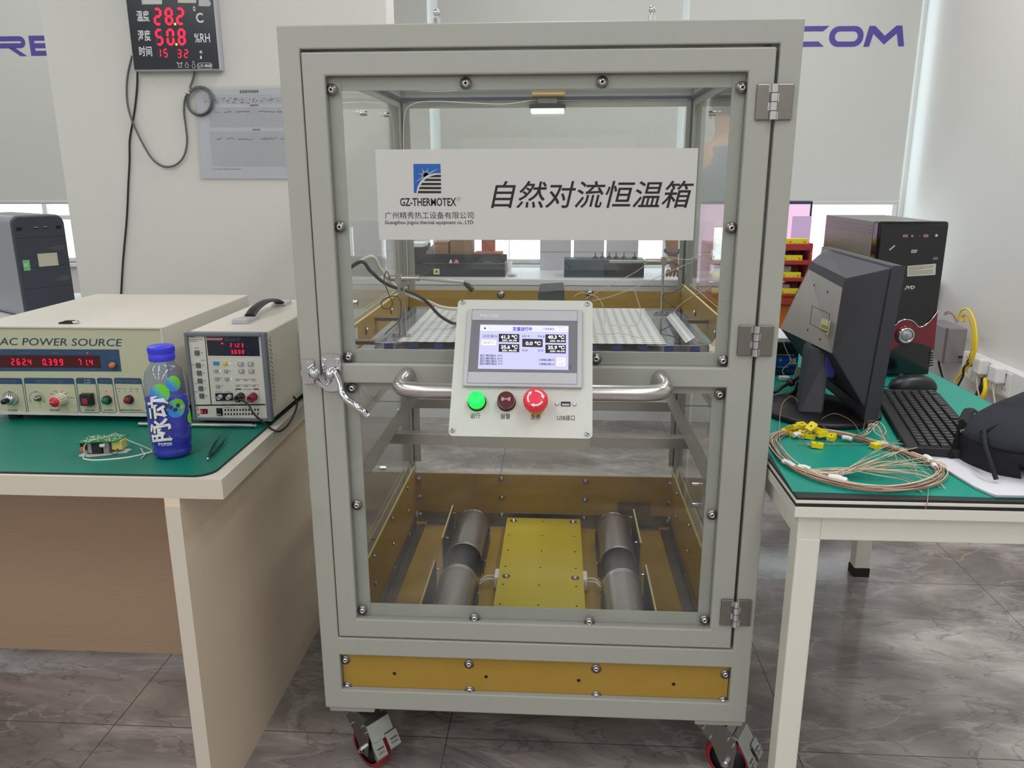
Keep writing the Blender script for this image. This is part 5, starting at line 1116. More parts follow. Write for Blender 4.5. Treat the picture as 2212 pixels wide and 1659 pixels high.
for seg in ((1460, 1495), (1528, 1575), (1608, 1700), (1760, 1870), (1890, 1960)):
    y = 765; x = seg[0]
    while x < seg[1]: y2 = 763+rr.uniform(-6, 6); ln(x, y, x+9, y2, .0013, 'print_navy'); x += 9; y = y2
    y = 948; x = seg[0]+18
    while x < seg[1]+18: y2 = 947+rr.uniform(-8, 9); ln(x, y, x+9, y2, .0013, 'print_navy'); x += 9; y = y2
for i in range(150):
    x = rr.uniform(1390, 1950); y = rr.uniform(668, 706); ln(x, y, x+rr.uniform(2, 9), y+rr.uniform(-4, 4), .0013, 'print_black')
b.build('chart_grid', sh)
b = MB()
for body, x0, x1, y, h in (('温湿度控制图表', 1634, 1766, 634, .0075), ('温度曲线图', 1706, 1764, 724, .0045), ('湿度曲线图', 1722, 1776, 890, .0045)):
    p = cp(x0, y); p2 = cp(x1, y); b.text(body, (p[0], yl, p[1]), XX, ZZ, h*1.3, 'print_black', weight=.008, width=p2[0]-p[0])
p = cp(1450, 1158); b.text('备注: 每日记录两次温度和湿度, 超出范围及时调整', (p[0], yl, p[1]), XX, ZZ, .0042, 'print_grey', width=.085*1.1); b.build('lettering', sh)
# ------------------------------------------------------------------ second desk with a tower behind the column
t = thing('rear_desk', 'white desk behind the power source, below the left window', 'desk', (-1.7, 1.8, 0))
b = MB(); b.box(-2.3, -1.16, 1.35, 2.15, .725, .75, 'bench_white'); b.build('desktop', t, bevel=.002)
for x in (-2.28, -1.22):
    for y in (1.39, 2.09): b = MB(); b.box(x, x+.04, y, y+.04, 0, .725, 'bench_white'); b.build('leg', t)
t = thing('desktop_tower', 'silver framed slate computer tower left of the wall column', 'computer', (-1.575, 1.450, .75), rotz=math.radians(56))
b = MB(); A = rrect(.004, .196, 0, .392, .03, 6)
b.prism(A, (0, 0, 0), XX, ZZ, (0, .40, 0), 'tower_silver'); b.build('case', t, local=True, bevel=.002)
b = MB(); A = [(x*.96+.004, z*.975+.004) for x, z in rrect(.004, .196, 0, .392, .03, 6)]; b.prism(A, (0, -.014, 0), XX, ZZ, (0, .014, 0), 'tower_slate'); fp = b.build('front_panel', t, local=True, bevel=.003)
b = MB(); yv = -.0143
for z in (.308, .195, .115): b.rect((0, yv, 0), XX, ZZ, .012, .190, z, z+.0012, 'gap_dark')
for x in (.078, .112): b.rect((0, yv, 0), XX, ZZ, x, x+.020, .340, .347, 'gap_dark'); b.rect((0, yv-.0002, 0), XX, ZZ, x+.002, x+.018, .345, .3475, 'bezel_silver')
for x in (.028, .170): b.rect((0, yv, 0), XX, ZZ, x-.010, x+.010, .336, .350, 'deep_black')
for x, z in ((.130, .27), (.132, .15)):
    for k, w in enumerate((.035, .055, .045)): b.rect((0, yv, 0), XX, ZZ, x+.05-w, x+.05, z-k*.006, z-k*.006+.0016, 'print_grey')
b.build('panel_detail', fp, local=True)
b = MB(); b.rect((0, yv, 0), XX, ZZ, .078, .150, .196, .246, 'sticker'); b.build('sticker', fp, local=True)
b = MB(); b.rect((0, yv, 0), XX, ZZ, .022, .046, .186, .226, 'sticker_green'); b.text('38°', (.023, yv-.0003, .200), XX, ZZ, .020, 'print_white', weight=.01, width=.018); b.build('energy_sticker', fp, local=True)
p = onZ(150, 645, .75)
t = thing('router_box', 'small white and black box beside the slate computer tower', 'box', (-1.24, 1.5, .75))
b = MB(); b.box(-1.33, -1.19, 1.45, 1.56, .75, .80, 'black'); b.box(-1.33, -1.19, 1.45, 1.56, .80, .815, 'white'); b.build('body', t, bevel=.003)
# ------------------------------------------------------------------ right table and what stands on it
RZ = .7515
t = thing('work_table', 'white steel work table right of the cabinet, topped with a teal mat', 'table', (1.22, .64, 0))
RX0, RX1, RY0, RY1 = .905, 1.541, -.172, 1.50
b = MB(); b.box(RX0, RX1, RY0, RY1, .7385, .7445, 'table_white'); b.box(RX0, RX1, RY0, RY1, .7125, .7325, 'table_white'); b.build('tabletop', t, bevel=.0012)
b = MB(); b.box(RX0+.0006, RX1-.0006, RY0+.0006, RY1-.0006, .7325, .7385, 'mat_edge'); b.build('edge_stripe', t)
b = MB()
b.box(RX0+.014, RX0+.054, RY0+.02, RY1-.02, .662, .7125, 'table_white'); b.box(RX1-.054, RX1-.014, RY0+.02, RY1-.02, .662, .7125, 'table_white'); b.box(RX0+.054, RX1-.054, RY0+.02, RY0+.06, .662, .7125, 'table_white'); b.box(RX0+.054, RX1-.054, .965, 1.005, .662, .7125, 'table_white'); b.build('table_frame', t, bevel=.002)
for x in (RX0+.0145, RX1-.0635):
    for y in (RY0+.0195, .965):
        b = MB(); w = .041 if y < 0 else .049
        b.box(x, x+w, y, y+.045, .03, .664, 'table_white'); lg = b.build('leg', t, bevel=.003)
        b = MB(); b.box(x-.0015, x+w+.0015, y-.0015, y+.0465, 0, .03, 'black_matte'); b.build('foot_cap', lg)
b = MB(); b.box(RX0+.001, RX1-.001, RY0+.001, RY1-.001, .7445, .7500, 'mat_edge'); mt = tag(b.build('rubber_mat', None, bevel=.0015), 'teal rubber mat with black underside on the white work table', 'mat')
b = MB(); b.prism([(onZ(1713, 1062, .751).x, onZ(1713, 1062, .751).y), (onZ(2138, 1075, .751).x, onZ(2138, 1075, .751).y), (1.535, RY0+.02), (1.535, RY1-.01), (.913, RY1-.01), (.913, .02)], (0, 0, .7500), XX, YY, (0, 0, .0012), 'mat_teal'); b.build('mat_surface', mt)
# --- black tower with red band
def tzp(zx, zy, y=.678): return onY(1620+zx/3.737, 400+zy/3.737, y)
TX0, TX1, TY0, TY1, TZ1 = 1.3225, 1.4995, .678, 1.108, 1.166
t = thing('black_tower', 'tall glossy black computer tower with red band on the work table', 'computer', ((TX0+TX1)/2, .9, RZ))
b = MB(); b.box(TX0+.001, TX1-.001, TY0+.045, TY1, RZ+.012, TZ1-.003, 'tower_metal')
for z in (TZ1-.016, TZ1-.026, TZ1-.036): b.box(TX0+.0002, TX0+.001, TY0+.06, TY1-.01, z, z+.004, 'tower_metal')
b.build('case', t, bevel=.003)
b = MB(); b.box(TX0, TX1, TY0+.006, TY0+.045, RZ+.006, TZ1, 'black_gloss'); b.build('front_bezel', t, bevel=.006)
b = MB(); b.box(TX0+.004, TX1-.004, TY0, TY0+.006, RZ+.010, TZ1-.008, 'black_gloss'); fr = b.build('front_panel', t, bevel=.002)
for x in (TX0+.03, TX1-.03):
    for y in (TY0+.06, TY1-.05): b = MB(); b.cyl((x, y, RZ), (x, y, RZ+.012), .012, 'black_matte', n=16); b.build('foot', t)
yq = TY0-.0006
def tx(pts): return [(lambda p: (p.x, p.z))(tzp(x, y, yq)) for x, y in pts]
top = [(1086, 1128), (1120, 1140), (1150, 1146), (1172, 1128), (1195, 1104), (1225, 1088), (1262, 1082), (1300, 1090), (1330, 1110), (1352, 1140), (1375, 1146), (1410, 1130), (1445, 1100), (1480, 1060), (1514, 1012)]
b = MB(); b.prism(tx(top+[(1482, 1335), (1440, 1305), (1390, 1280), (1330, 1268), (1262, 1272), (1200, 1292), (1140, 1330), (1085, 1385), (1042, 1450)][0:1]+[(1440, 1305), (1390, 1282), (1330, 1270), (1262, 1272), (1200, 1292), (1140, 1330), (1085, 1385), (1042, 1450)]), (0, TY0, 0), XX, ZZ, (0, -.003, 0), 'wine_red'); rb = b.build('red_band', t, bevel=.001)
b = MB(); P_ = tx(top); b.tube([(x, TY0-.0035, z) for x, z in P_], .0016, 'chrome', n=8); b.build('band_trim', rb)
c = tzp(1258, 1212, TY0-.006); b = MB()
b.lathe([(.0265, .002), (.0262, .006), (.0235, .0085), (.0215, .007)], (c.x, TY0, c.z), (0, -1, 0), 'wine_red', 40, caps=False); b.lathe([(.0215, .005), (.0208, .0115), (.0175, .0125), (.0150, .010)], (c.x, TY0, c.z), (0, -1, 0), 'chrome', 40, caps=False); b.lathe([(.0150, .009), (.0146, .0112), (0, .0115)], (c.x, TY0, c.z), (0, -1, 0), 'bezel_silver', 36, caps=False)
b.flat(ring(c.x, c.z, .0042, .0049, 20, 120, 420), (0, TY0-.0119, 0), XX, ZZ, 'print_black'); b.rect((c.x, TY0-.0119, c.z), XX, ZZ, -.0004, .0004, 0, .0055, 'print_black'); b.build('power_button', t)
b = MB(); b.flat(tx([(1272, 652), (1502, 633), (1497, 724), (1268, 738)]), (0, yq, 0), XX, ZZ, 'sticker')
for k in range(6): b.flat(tx([(1280, 662+k*12), (1480 if k != 2 else 1400, 646+k*12), (1480 if k != 2 else 1400, 649+k*12), (1280, 665+k*12)]), (0, yq-.0003, 0), XX, ZZ, 'print_grey')
b.build('sticker', fr)
b = MB()
for body, x0, x1, y, h in (('JVD', 1252, 1336, 836, .0090), ('DVD', 1300, 1350, 538, .0062)): p = tzp(x0, y, yq); p2 = tzp(x1, y, yq); b.text(body, (p.x, yq, p.z), XX, ZZ, h*1.25, 'print_white', weight=.03, shear=.25, width=p2.x-p.x)
b.rect((tzp(1300, 546, yq).x, yq, tzp(1300, 546, yq).z), XX, ZZ, 0, .013, 0, .0012, 'print_white'); p = tzp(1265, 850, yq); b.text('ATX CASE', (p.x, yq, p.z), XX, ZZ, .0035, 'print_grey', width=.022); b.build('lettering', fr)
b = MB()
for x in (1236, 1402): b.flat(tx([(x, 400), (x+38, 398), (x+38, 418), (x, 420)]), (0, yq, 0), XX, ZZ, 'rack_pale'); b.flat(tx([(x+3, 406), (x+35, 404), (x+35, 410), (x+3, 412)]), (0, yq-.0002, 0), XX, ZZ, 'black')
for x, m in ((1310, 'bezel_silver'), (1367, 'brand_red')): p = tzp(x, 410, yq); b.flat(ring(p.x, p.z, .0012, .0026, 16), (0, yq, 0), XX, ZZ, m)
p = tzp(1506, 406, yq); b.flat(circ(p.x, p.z, .0036, 18), (0, yq, 0), XX, ZZ, 'chrome')
b.flat(tx([(1478, 583), (1516, 580), (1516, 600), (1478, 603)]), (0, yq, 0), XX, ZZ, 'print_grey'); b.flat(tx([(1122, 520), (1168, 482), (1174, 490), (1130, 528)]), (0, yq, 0), XX, ZZ, 'chrome'); b.build('port', fr)
b = MB()
for k in range(6): b.flat(tx([(1446, 1350+k*20), (1478, 1348+k*20), (1477, 1358+k*20), (1445, 1360+k*20)]), (0, yq-.001, 0), XX, ZZ, 'deep_black')
b.build('side_slot', fr)
# --- monitor seen from behind
t = thing('monitor', 'black desktop monitor on a round foot, seen from behind, beside the tower', 'monitor', (1.11, .36, RZ))
b = MB(); b.lathe([(.128, 0), (.130, .004), (.130, .010), (.126, .0135), (.05, .018), (0, .018)], (1.10, .330, RZ), ZZ, 'black', 56, caps=False); b.build('base', t)
b = MB()
vs = [(1.034, .275, RZ+.016), (1.086, .268, RZ+.016), (1.105, .345, RZ+.016), (1.050, .355, RZ+.016), (1.062, .33, .905), (1.100, .30, .905), (1.125, .42, .915), (1.085, .44, .915)]
b.add(vs, [(0, 1, 2, 3), (4, 5, 6, 7), (0, 1, 5, 4), (1, 2, 6, 5), (2, 3, 7, 6), (3, 0, 4, 7)], 'charcoal'); b.build('stand', t, bevel=.004)
def mx(z): return 1.150+(z-.776)*.065
b = MB(); z0, z1, y0, y1 = .776, 1.104, .200, .648
b.prism([(mx(z0), z0), (mx(z0)+.030, z0), (mx(z1)+.026, z1), (mx(z1), z1)], (0, y0, 0), XX, ZZ, (0, y1-y0, 0), 'charcoal'); b.build('screen_frame', t, bevel=.006)
b = MB(); b.prism([(mx(z0)+.0305, z0+.02), (mx(z0)+.0315, z0+.02), (mx(z1)+.0275, z1-.02), (mx(z1)+.0265, z1-.02)], (0, y0+.018, 0), XX, ZZ, (0, y1-y0-.036, 0), 'black_gloss'); b.build('screen', t)
A = [(mx(1.098), .625, 1.098), (mx(1.098), .21, 1.098), (mx(.80), .21, .80), (mx(.80), .62, .80)]
H1 = [(1.106, .515, 1.080), (1.103, .262, 1.071), (1.086, .244, .909), (1.060, .560, .904)]
H2 = [(1.098, .502, 1.062), (1.098, .262, 1.050), (1.084, .244, .911), (1.058, .560, .906)]
b = MB(); vs = A+H1; b.add(vs, [(0, 1, 5, 4), (1, 2, 6, 5), (2, 3, 7, 6), (3, 0, 4, 7)], 'charcoal'); b.build('rear_shell', t, bevel=.003)
b = MB(); b.add([H1[0], H1[1], H2[1], H2[0]], [(0, 1, 2, 3)], 'charcoal'); b.add(H2, [(0, 1, 2, 3)], 'lilac_plastic'); b.add(H1+H2, [(0, 3, 7, 4), (1, 2, 6, 5), (3, 2, 6, 7)], 'charcoal'); rp = b.build('rear_plate', t)
hn = (Vector(H2[1])-Vector(H2[0])).cross(Vector(H2[3])-Vector(H2[0])).normalized(); hn = hn if hn.x < 0 else -hn
def hp(px, py, e=.0006): r = ray(px, py); c = Vector(H2[0])+hn*e; tt = (c-CAM).dot(hn)/r.dot(hn); return CAM+r*tt
b = MB(); b.add([hp(x, y) for x, y in ((1775, 687), (1794, 694), (1788, 724), (1770, 716))], [(0, 1, 2, 3)], 'sticker_yellow')
for k in range(7): b.add([hp(x, y, .001) for x, y in ((1774.5-k*.6, 700+k*2.4), (1789-k*.6, 706+k*2.4), (1788.8-k*.6, 707+k*2.4), (1774.3-k*.6, 701+k*2.4))], [(0, 1, 2, 3)], 'print_black' if k != 3 else 'sticker_yellow')
b.build('sticker', rp)
b = MB()
for x, y in ((1759, 616), (1788, 631), (1745, 713), (1772, 733)):
    p = hp(x, y); b.cyl(p, p+hn*.0008, .003, 'deep_black', n=12)
b.build('screw_hole', rp)
b = MB()
Lq = [(1754, 661), (1792, 678), (1788, 718), (1750, 700)]
for i in range(4):
    a, c = Lq[i], Lq[(i+1) % 4]; b.tube([hp(a[0], a[1], .0004), hp(c[0], c[1], .0004)], .0007, 'charcoal', n=5)
b.build('plate_groove', rp)
b = MB()
def film(u, v): a = Vector((1.158, .655, 1.104)).lerp(Vector((1.161, .50, 1.110)), u); c = Vector((1.148, .652, 1.04)).lerp(Vector((1.135, .55, 1.085)), u); p = a.lerp(c, v); return (p.x-.004-.004*math.sin(9*u+5*v), p.y, p.z+.004*math.sin(7*u+11*v))
b.grid(film, 14, 10, 'acrylic'); b.build('corner_film', t)
b = MB(); b.box(1.088, 1.112, .29, .33, .845, .895, 'vga_blue'); vp = b.build('video_plug', t, bevel=.003)
b = MB(); b.tube(curve([(1.10, .31, .85), (1.085, .36, .825), onX(1735, 812, 1.075), onX(1708, 826, 1.06), onX(1690, 836, 1.045), onX(1676, 846, 1.03), onX(1655, 850, 1.01)]), .0042, 'cable_black', n=10); p = onX(1708, 826, 1.06); b.ball(p, .010, 'black', 12, 8, (1, 1.6, 1)); b.build('video_cable', vp)
b = MB(); b.tube(curve([onZ(1725, 828, .80), onZ(1718, 845, .775), onZ(1700, 856, RZ+.006), onZ(1680, 860, RZ+.005), onZ(1655, 866, RZ+.005)]), .0050, 'cable_black', n=10); tag(b.build('black_cable'), 'thick black cable lying on the table behind the monitor foot', 'cable')
# --- keyboard and mouse
KA, KB = Vector((1.168, .020)), Vector((1.262, .478)) ; ang = math.atan2(KB.y-KA.y, KB.x-KA.x)
kx = onZ(1963, 967, RZ+.018); kb_ = onZ(1893, 848, RZ+.02)
u = Vector((kb_.x-kx.x, kb_.y-kx.y)); ang = math.atan2(u.y, u.x)
t = thing('keyboard', 'black computer keyboard lying along the table beside the bag', 'keyboard', (kx.x, kx.y, RZ), rotz=ang)
KL, KW = .455, .135                                 # local x along its length, local -y towards its far edge
b = MB(); b.prism([(0, 0), (0, .014), (-.02, .0185), (-KW, .024), (-KW, 0)], (0, 0, 0), YY, ZZ, (KL, 0, 0), 'black_matte'); b.build('case', t, local=True, bevel=.003)
rows = 6; rr = random.Random(4)
for r in range(rows):
    y = -.019-r*.0192; z = .0175+(r*.0192)*.048; x = .008
    while x < KL-.02:
        w = .0172
        if r == 0 and .11 < x < .2: w = .095
        elif rr.random() < .06: w = .026
        if x+w > KL-.006: break
        if r == 5 and int(x*50) % 5 == 4: x += .010
        k = MB(); k.add([(x, y-.0165, z), (x+w, y-.0165, z), (x+w, y, z), (x, y, z), (x+.0016, y-.0148, z+.0062), (x+w-.0016, y-.0148, z+.0062), (x+w-.0016, y-.0018, z+.0062), (x+.0016, y-.0018, z+.0062)], [(0, 1, 2, 3), (4, 5, 6, 7), (0, 1, 5, 4), (1, 2, 6, 5), (2, 3, 7, 6), (3, 0, 4, 7)], 'black')
        if w < .03: k.add([(x+.005, y-.007, z+.0064), (x+.0085, y-.007, z+.0064), (x+.0085, y-.0115, z+.0064), (x+.005, y-.0115, z+.0064)], [(0, 1, 2, 3)], 'print_grey')
        if r*24 < 9999: KEYS = globals().setdefault('KEYS', []); KEYS.append(k)
        x += w+.0022
keys = KEYS
for k in keys[:95]: k.build('key', t, local=True)
if len(keys) > 95:
    m_ = MB()
    for k in keys[95:]:
        for nme_i, nme in enumerate(k.names):
            idx = [i for i in range(len(k.f)) if k.m[i] == nme_i]
            m_.add(k.v, [k.f[i] for i in idx], nme)
    kk = m_.build('keys', t, local=True); kk['kind'] = 'stuff'
b = MB(); b.prism([(-KW-.014, 0), (-KW, 0), (-KW, .0225), (-KW-.014, .016)], (0, 0, 0), YY, ZZ, (KL, 0, 0), 'black_matte'); b.build('rear_edge', t, local=True, bevel=.002)
mp = onZ(1985, 840, RZ); ml = onZ(1928, 846, RZ); mr = onZ(2036, 848, RZ); d_ = (mr-ml).normalized()
t = thing('mouse', 'black computer mouse on the teal mat in front of the black tower', 'mouse', ((ml.x+mr.x)/2, (ml.y+mr.y)/2+.03, RZ), rotz=math.atan2(d_.y, d_.x))
b = MB()
def mfn(u, v):
    a = 2*math.pi*u; ph = v*math.pi/2; cx, cy = math.cos(a), math.sin(a)
    sx = .058*(abs(cx)**.75)*(1 if cx > 0 else -1); sy = .031*(abs(cy)**.8)*(1 if cy > 0 else -1); k = math.cos(ph)**.55
    return (sx*k, sy*k, .004+.033*math.sin(ph)*(1-.22*(sx*k/.058-.25)**2))
b.grid(mfn, 49, 16, 'black'); b.lathe([(.0, 0), (.03, 0), (.033, .006)], (0, 0, 0), ZZ, 'black', 24, caps=False); b.build('body', t, local=True)
b = MB(); b.tube([(-.058, .0, .022), (-.03, .0, .034), (0, 0, .0372)], .0009, 'deep_black', n=6); b.cyl((-.030, -.004, .033), (-.030, .004, .033), .006, 'charcoal', n=16); b.build('scroll_wheel', t, local=True)
b = MB(); b.tube(curve([ml+Vector((.002, .03, .006)), ml+Vector((-.03, .028, .004)), onZ(1880, 841, RZ+.004), onZ(1850, 838, RZ+.004), onZ(1830, 830, RZ+.004)]), .0017, 'cable_black', n=8); tag(b.build('mouse_cable'), 'thin black mouse cable on the teal mat left of the mouse', 'cable')
# --- folder sheet and bag
pts = [onZ(x, y, RZ) for x, y in ((1998, 984), (2074, 983))]
fe = [onZ(2000, 988, RZ+.004), onZ(2052, 1020, RZ+.003), onZ(2105, 1052, RZ+.003), onZ(2136, 1066, RZ+.003), onZ(2152, 1071, RZ+.003)]
b = MB(); poly = [(p.x, p.y) for p in fe]+[(1.52, fe[-1].y+.002), (1.52, .22), (1.25, .10), (pts[0].x, pts[0].y)]
b.prism(poly, (0, 0, RZ+.0006), XX, YY, (0, 0, .0035), 'paper'); fo = tag(b.build('paper_folder', None, bevel=.0008), 'white paper folder lying under the black bag at the table edge', 'folder')
b = MB(); b.tube([(p.x, p.y, RZ+.0042) for p in fe]+[(1.52, fe[-1].y+.002, RZ+.0042)], .0011, 'label_white', n=6); b.build('folder_edge', fo)
t = thing('sling_bag', 'black fabric sling bag with buckle lying on the white folder', 'bag', (1.38, .06, RZ+.004))
BZ = RZ+.0056
rn = random.Random(2)
def bagfn(u, v):
    a = 2*math.pi*u; ph = -math.pi/2+math.pi*v
    ca, sa = math.cos(a), math.sin(a); cp, sp_ = math.cos(ph), math.sin(ph)
    e = .62; f = lambda q, k: math.copysign(abs(q)**k, q)
    x = .172*f(ca, .85)*f(cp, e); y = .122*f(sa, .85)*f(cp, e); z = .056*f(sp_, .75)
    if z > 0: z *= 1.0+.25*math.sin(3.0*x/.175+.6)*(.5+.5*cp)
    fold = .0045*math.sin(46*(y+.55*x*x*8)+2.0*math.sin(20*x))*max(0, sp_)*(1 if x > -.06 else .3)
    p = Vector((x, y, z+fold)); c, s = math.cos(.36), math.sin(.36)
    X = 1.436+p.x*c-p.y*s; Y = .030+p.x*s+p.y*c
    return (X, Y, max(BZ, BZ+.054+p.z+.12*(X-1.43)*(1 if p.z > 0 else 0)))
b = MB(); b.grid(bagfn, 97, 49, 'fabric_black'); bd = b.build('bag_body', t)
def edge(px, py, y): return onY(px, py, y)
b = MB(); P1 = [(2050, 985, .03), (2058, 945, .03), (2068, 908, .03), (2082, 915, .05), (2074, 952, .05), (2068, 990, .04)]
for pts in ([(2047, 988, .020), (2072, 906, .040), (2086, 926, .042), (2064, 1000, .020)],):
    A = [onY(x, y, yy) for x, y, yy in pts]; b.add([p for p in A]+[p+Vector((.010, .004, .001)) for p in A], [(0, 1, 2, 3), (7, 6, 5, 4), (0, 1, 5, 4), (1, 2, 6, 5), (2, 3, 7, 6), (3, 0, 4, 7)], 'strap_black')
b.build('buckle', t, bevel=.002)
b = MB(); b.tube(curve([onY(2075, 960, .03), onY(2092, 975, .0), onY(2120, 992, -.03), onY(2150, 1002, -.055), onY(2200, 1000, -.075)]), [(.030, .004)]*60, 'strap_black', n=14, flat=(0, .2, 1)); b.build('strap', t)
b = MB(); b.tube(curve([onY(2080, 915, .06), onY(2092, 890, .10), onY(2100, 886, .11), onY(2108, 888, .11), onY(2116, 900, .10)]), [(.010, .0022)]*40, 'strap_black', n=10, flat=(0, 1, .3)); b.build('strap_loop', t)
b = MB()
for pts in ([(2120, 934, -.02), (2136, 925, -.01), (2160, 915, .0), (2200, 892, .03), (2214, 880, .05)], [(2126, 930, -.02), (2128, 960, -.055), (2140, 1000, -.085), (2152, 1036, -.10)], [(2104, 928, .03), (2120, 908, .06), (2150, 894, .09), (2214, 884, .09)]):
    b.tube(curve([onY(x, y, yy) for x, y, yy in pts]), .0042, 'fabric_black', n=8)
b.build('seam_fold', t)
p = onY(2082, 930, .035); b = MB(); b.cyl(p+Vector((-.006, -.004, 0)), p+Vector((.004, .002, 0)), .0032, 'chrome', n=10); b.build('zip_pull', t)
# --- thermocouple wires and plugs
t = thing('wire_bundle', 'coiled bundle of thin pinkish thermocouple wires with white sleeves on the teal mat', 'wires', (1.07, .0, RZ))
ringp = [(.938, .119), (.928, .06), (.930, -.02), (.955, -.085), (1.005, -.130), (1.06, -.146), (1.12, -.132), (1.175, -.090), (1.203, -.035), (1.185, .025), (1.150, .090), (1.095, .150), (1.03, .172), (.975, .160)]
rr = random.Random(11)
for i in range(15):
    ox, oy, oz = rr.gauss(0, .0052), rr.gauss(0, .0052), abs(rr.gauss(.005, .0035)); a0 = rr.uniform(0, 6.28)
    pts = [(x+ox+.003*math.sin(a0+k*1.3), y+oy+.003*math.cos(a0*1.7+k*1.1), RZ+.0016+oz+.0015*math.sin(a0+k)) for k, (x, y) in enumerate(ringp)]
    b = MB(); b.tube(curve(pts, 6, True), .00095, 'wire_brown' if i % 3 else 'wire_cream', n=6, closed=True); b.build('wire', t)
for i in range(26):
    s = onZ(1745+rr.uniform(-8, 8), 1018+rr.uniform(-4, 4), RZ+.006); m1 = onZ(1810+rr.uniform(-15, 15), 1026-i*.5+rr.uniform(-5, 5), RZ+.010); px = 1955+rr.uniform(-30, 70); py = 955+i*3.4+rr.uniform(-6, 6)
    m2 = onZ((1810+px)/2+15, (1024+py)/2-8+rr.uniform(-9, 6), RZ+.016+rr.uniform(0, .014)); e = onZ(px, py, RZ+.004+rr.uniform(0, .006)); e2 = onZ(px+rr.uniform(8, 40), py+rr.uniform(6, 26), RZ+.003)
    b = MB(); b.tube(curve([s, m1, m2, e, e2], 7), .00075, 'wire_cream' if i % 3 else 'wire_brown', n=5); b.build('wire', t)
for i in range(7):
    pts = [onZ(1850+rr.uniform(-20, 20), 945+rr.uniform(-3, 3), RZ+.008), onZ(1872+rr.uniform(-6, 10), 935+rr.uniform(-5, 5), RZ+.022), onZ(1884+rr.uniform(-8, 14), 915+rr.uniform(-8, 8), RZ+.034), onZ(1898+rr.uniform(-10, 16), 925+rr.uniform(-8, 8), RZ+.026), onZ(1908+rr.uniform(-10, 16), 948+rr.uniform(-6, 8), RZ+.014)]
    b = MB(); b.tube(curve(pts, 6), .0008, 'wire_brown' if i % 2 else 'wire_cream', n=5); b.build('wire', t)
for pts in ([(1790, 935, .004), (1770, 922, .012), (1800, 914, .022), (1838, 925, .016), (1856, 940, .006)], [(1683, 958, .006), (1682, 930, .03), (1688, 912, .045), (1706, 902, .05), (1720, 908, .045)], [(1877, 912, .03), (1872, 898, .045), (1882, 892, .05), (1890, 900, .045), (1882, 912, .035), (1870, 916, .03), (1864, 934, .006)], [(1722, 962, .003), (1790, 962, .003), (1860, 962, .003), (1895, 962, .004)], [(2000, 1046, .004), (2003, 1058, .004), (2004, 1066, .006), (2003, 1085, -.012), (1999, 1099, -.026)]):
    b = MB(); b.tube(curve([onZ(x, y, RZ)+ZZ*z*1.0 if z > 0 else onY(x, y, -.179) for x, y, z in pts], 7), .0008, 'wire_brown', n=5); b.build('wire', t)
def sleeve(p0, p1, r=.0052):
    a = onZ(p0[0], p0[1], RZ+.008); c = onZ(p1[0], p1[1], RZ+.008); b = MB(); m_ = a.lerp(c, .5)+Vector((.001, .002, .001)); b.tube(curve([a, m_, c], 5), [r*.9, r, r*1.05, r, r, r*1.05, r, r, r, r*1.1, r*.8], 'sleeve_white', n=12); b.build('sleeve', t)
sleeve((1691, 996), (1716, 1008), .0045); sleeve((1724, 1008), (1750, 1014), .0045); sleeve((1790, 1031), (1829, 1041), .0068); sleeve((1819, 945), (1840, 949), .0046); sleeve((1997, 986), (2012, 996), .0052); sleeve((2014, 1004), (2021, 1009), .0048); sleeve((1714, 941), (1727, 938), .0052)
PL = [(1712, 932, 0, .3), (1700, 928, 0, .5), (1731, 935, 0, 1.2), (1747, 938, 0, .1), (1763, 931, 0, .7), (1775, 940, 0, .2), (1714, 915, 1, 2.2), (1730, 911, 1, .5), (1752, 920, 1, .6), (1768, 922, 1, .4), (1764, 958, 0, -.2), (1797, 941, 0, 1.0), (1744, 926, 0, .9), (1726, 924, 0, .2)]
plug0 = None
for i, (px, py, lv, a) in enumerate(PL):
    lab = ['yellow thermocouple plug at the front of the heap by the white sleeve', 'leftmost yellow plug, tip pointing to the cabinet', 'small yellow plug lying in the middle foot of the heap', 'yellow plug at the foot of the heap, just above the coil', 'yellow plug on the right flank of the heap', 'yellow plug resting on the brown coil', 'yellow plug tilted up at the back left of the heap', 'topmost yellow plug of the heap', 'ribbed yellow plug high in the middle of the heap', 'ribbed yellow plug high on the right of the heap', 'lone yellow plug lying inside the wire coil', 'yellow plug apart from the heap, beside the monitor foot', 'yellow plug wedged behind the middle of the heap', 'yellow plug tucked at the back of the heap'][i]
    p = onZ(px, py+3, RZ+.006+lv*.016)
    if plug0 is None:
        plug0 = thing('connector_plug', lab, 'connector', (p.x, p.y, RZ+.0005), rotz=a, group='yellow thermocouple plugs')
        b = MB(); b.prism([(-.011, -.0075), (.009, -.0085), (.0125, -.006), (.0125, .006), (.009, .0085), (-.011, .0075)], (0, 0, 0), XX, YY, (0, 0, .0095), 'plug_yellow'); bo = b.build('plug_body', plug0, local=True, bevel=.0012)
        b = MB(); b.cyl((0, 0, .0094), (0, 0, .0101), .0018, 'deep_black', n=12); b.build('plug_screw', bo, local=True)
        for s in (-1, 1): b = MB(); b.box(-.019, -.011, s*.004-.0012, s*.004+.0012, .004, .0055, 'bezel_silver'); b.build('pin', plug0, local=True)
    else:
        o = copy_tree(plug0); o['label'] = lab; o.location = (p.x, p.y, RZ+.0008+lv*.0115+(.006 if i in (5, 8) else 0)); o.rotation_euler = ((.35 if lv else .12)*math.sin(i), (.5 if lv else .15)*math.cos(i*2), a)
p = onZ(1895, 968, RZ); t = thing('sleeved_plug', 'yellow plug with a cream block lying right inside the wire coil', 'connector', (p.x, p.y, RZ), rotz=.35)
b = MB(); b.box(-.013, .004, -.008, .008, 0, .011, 'plug_yellow'); b.build('plug_body', t, local=True, bevel=.0012)
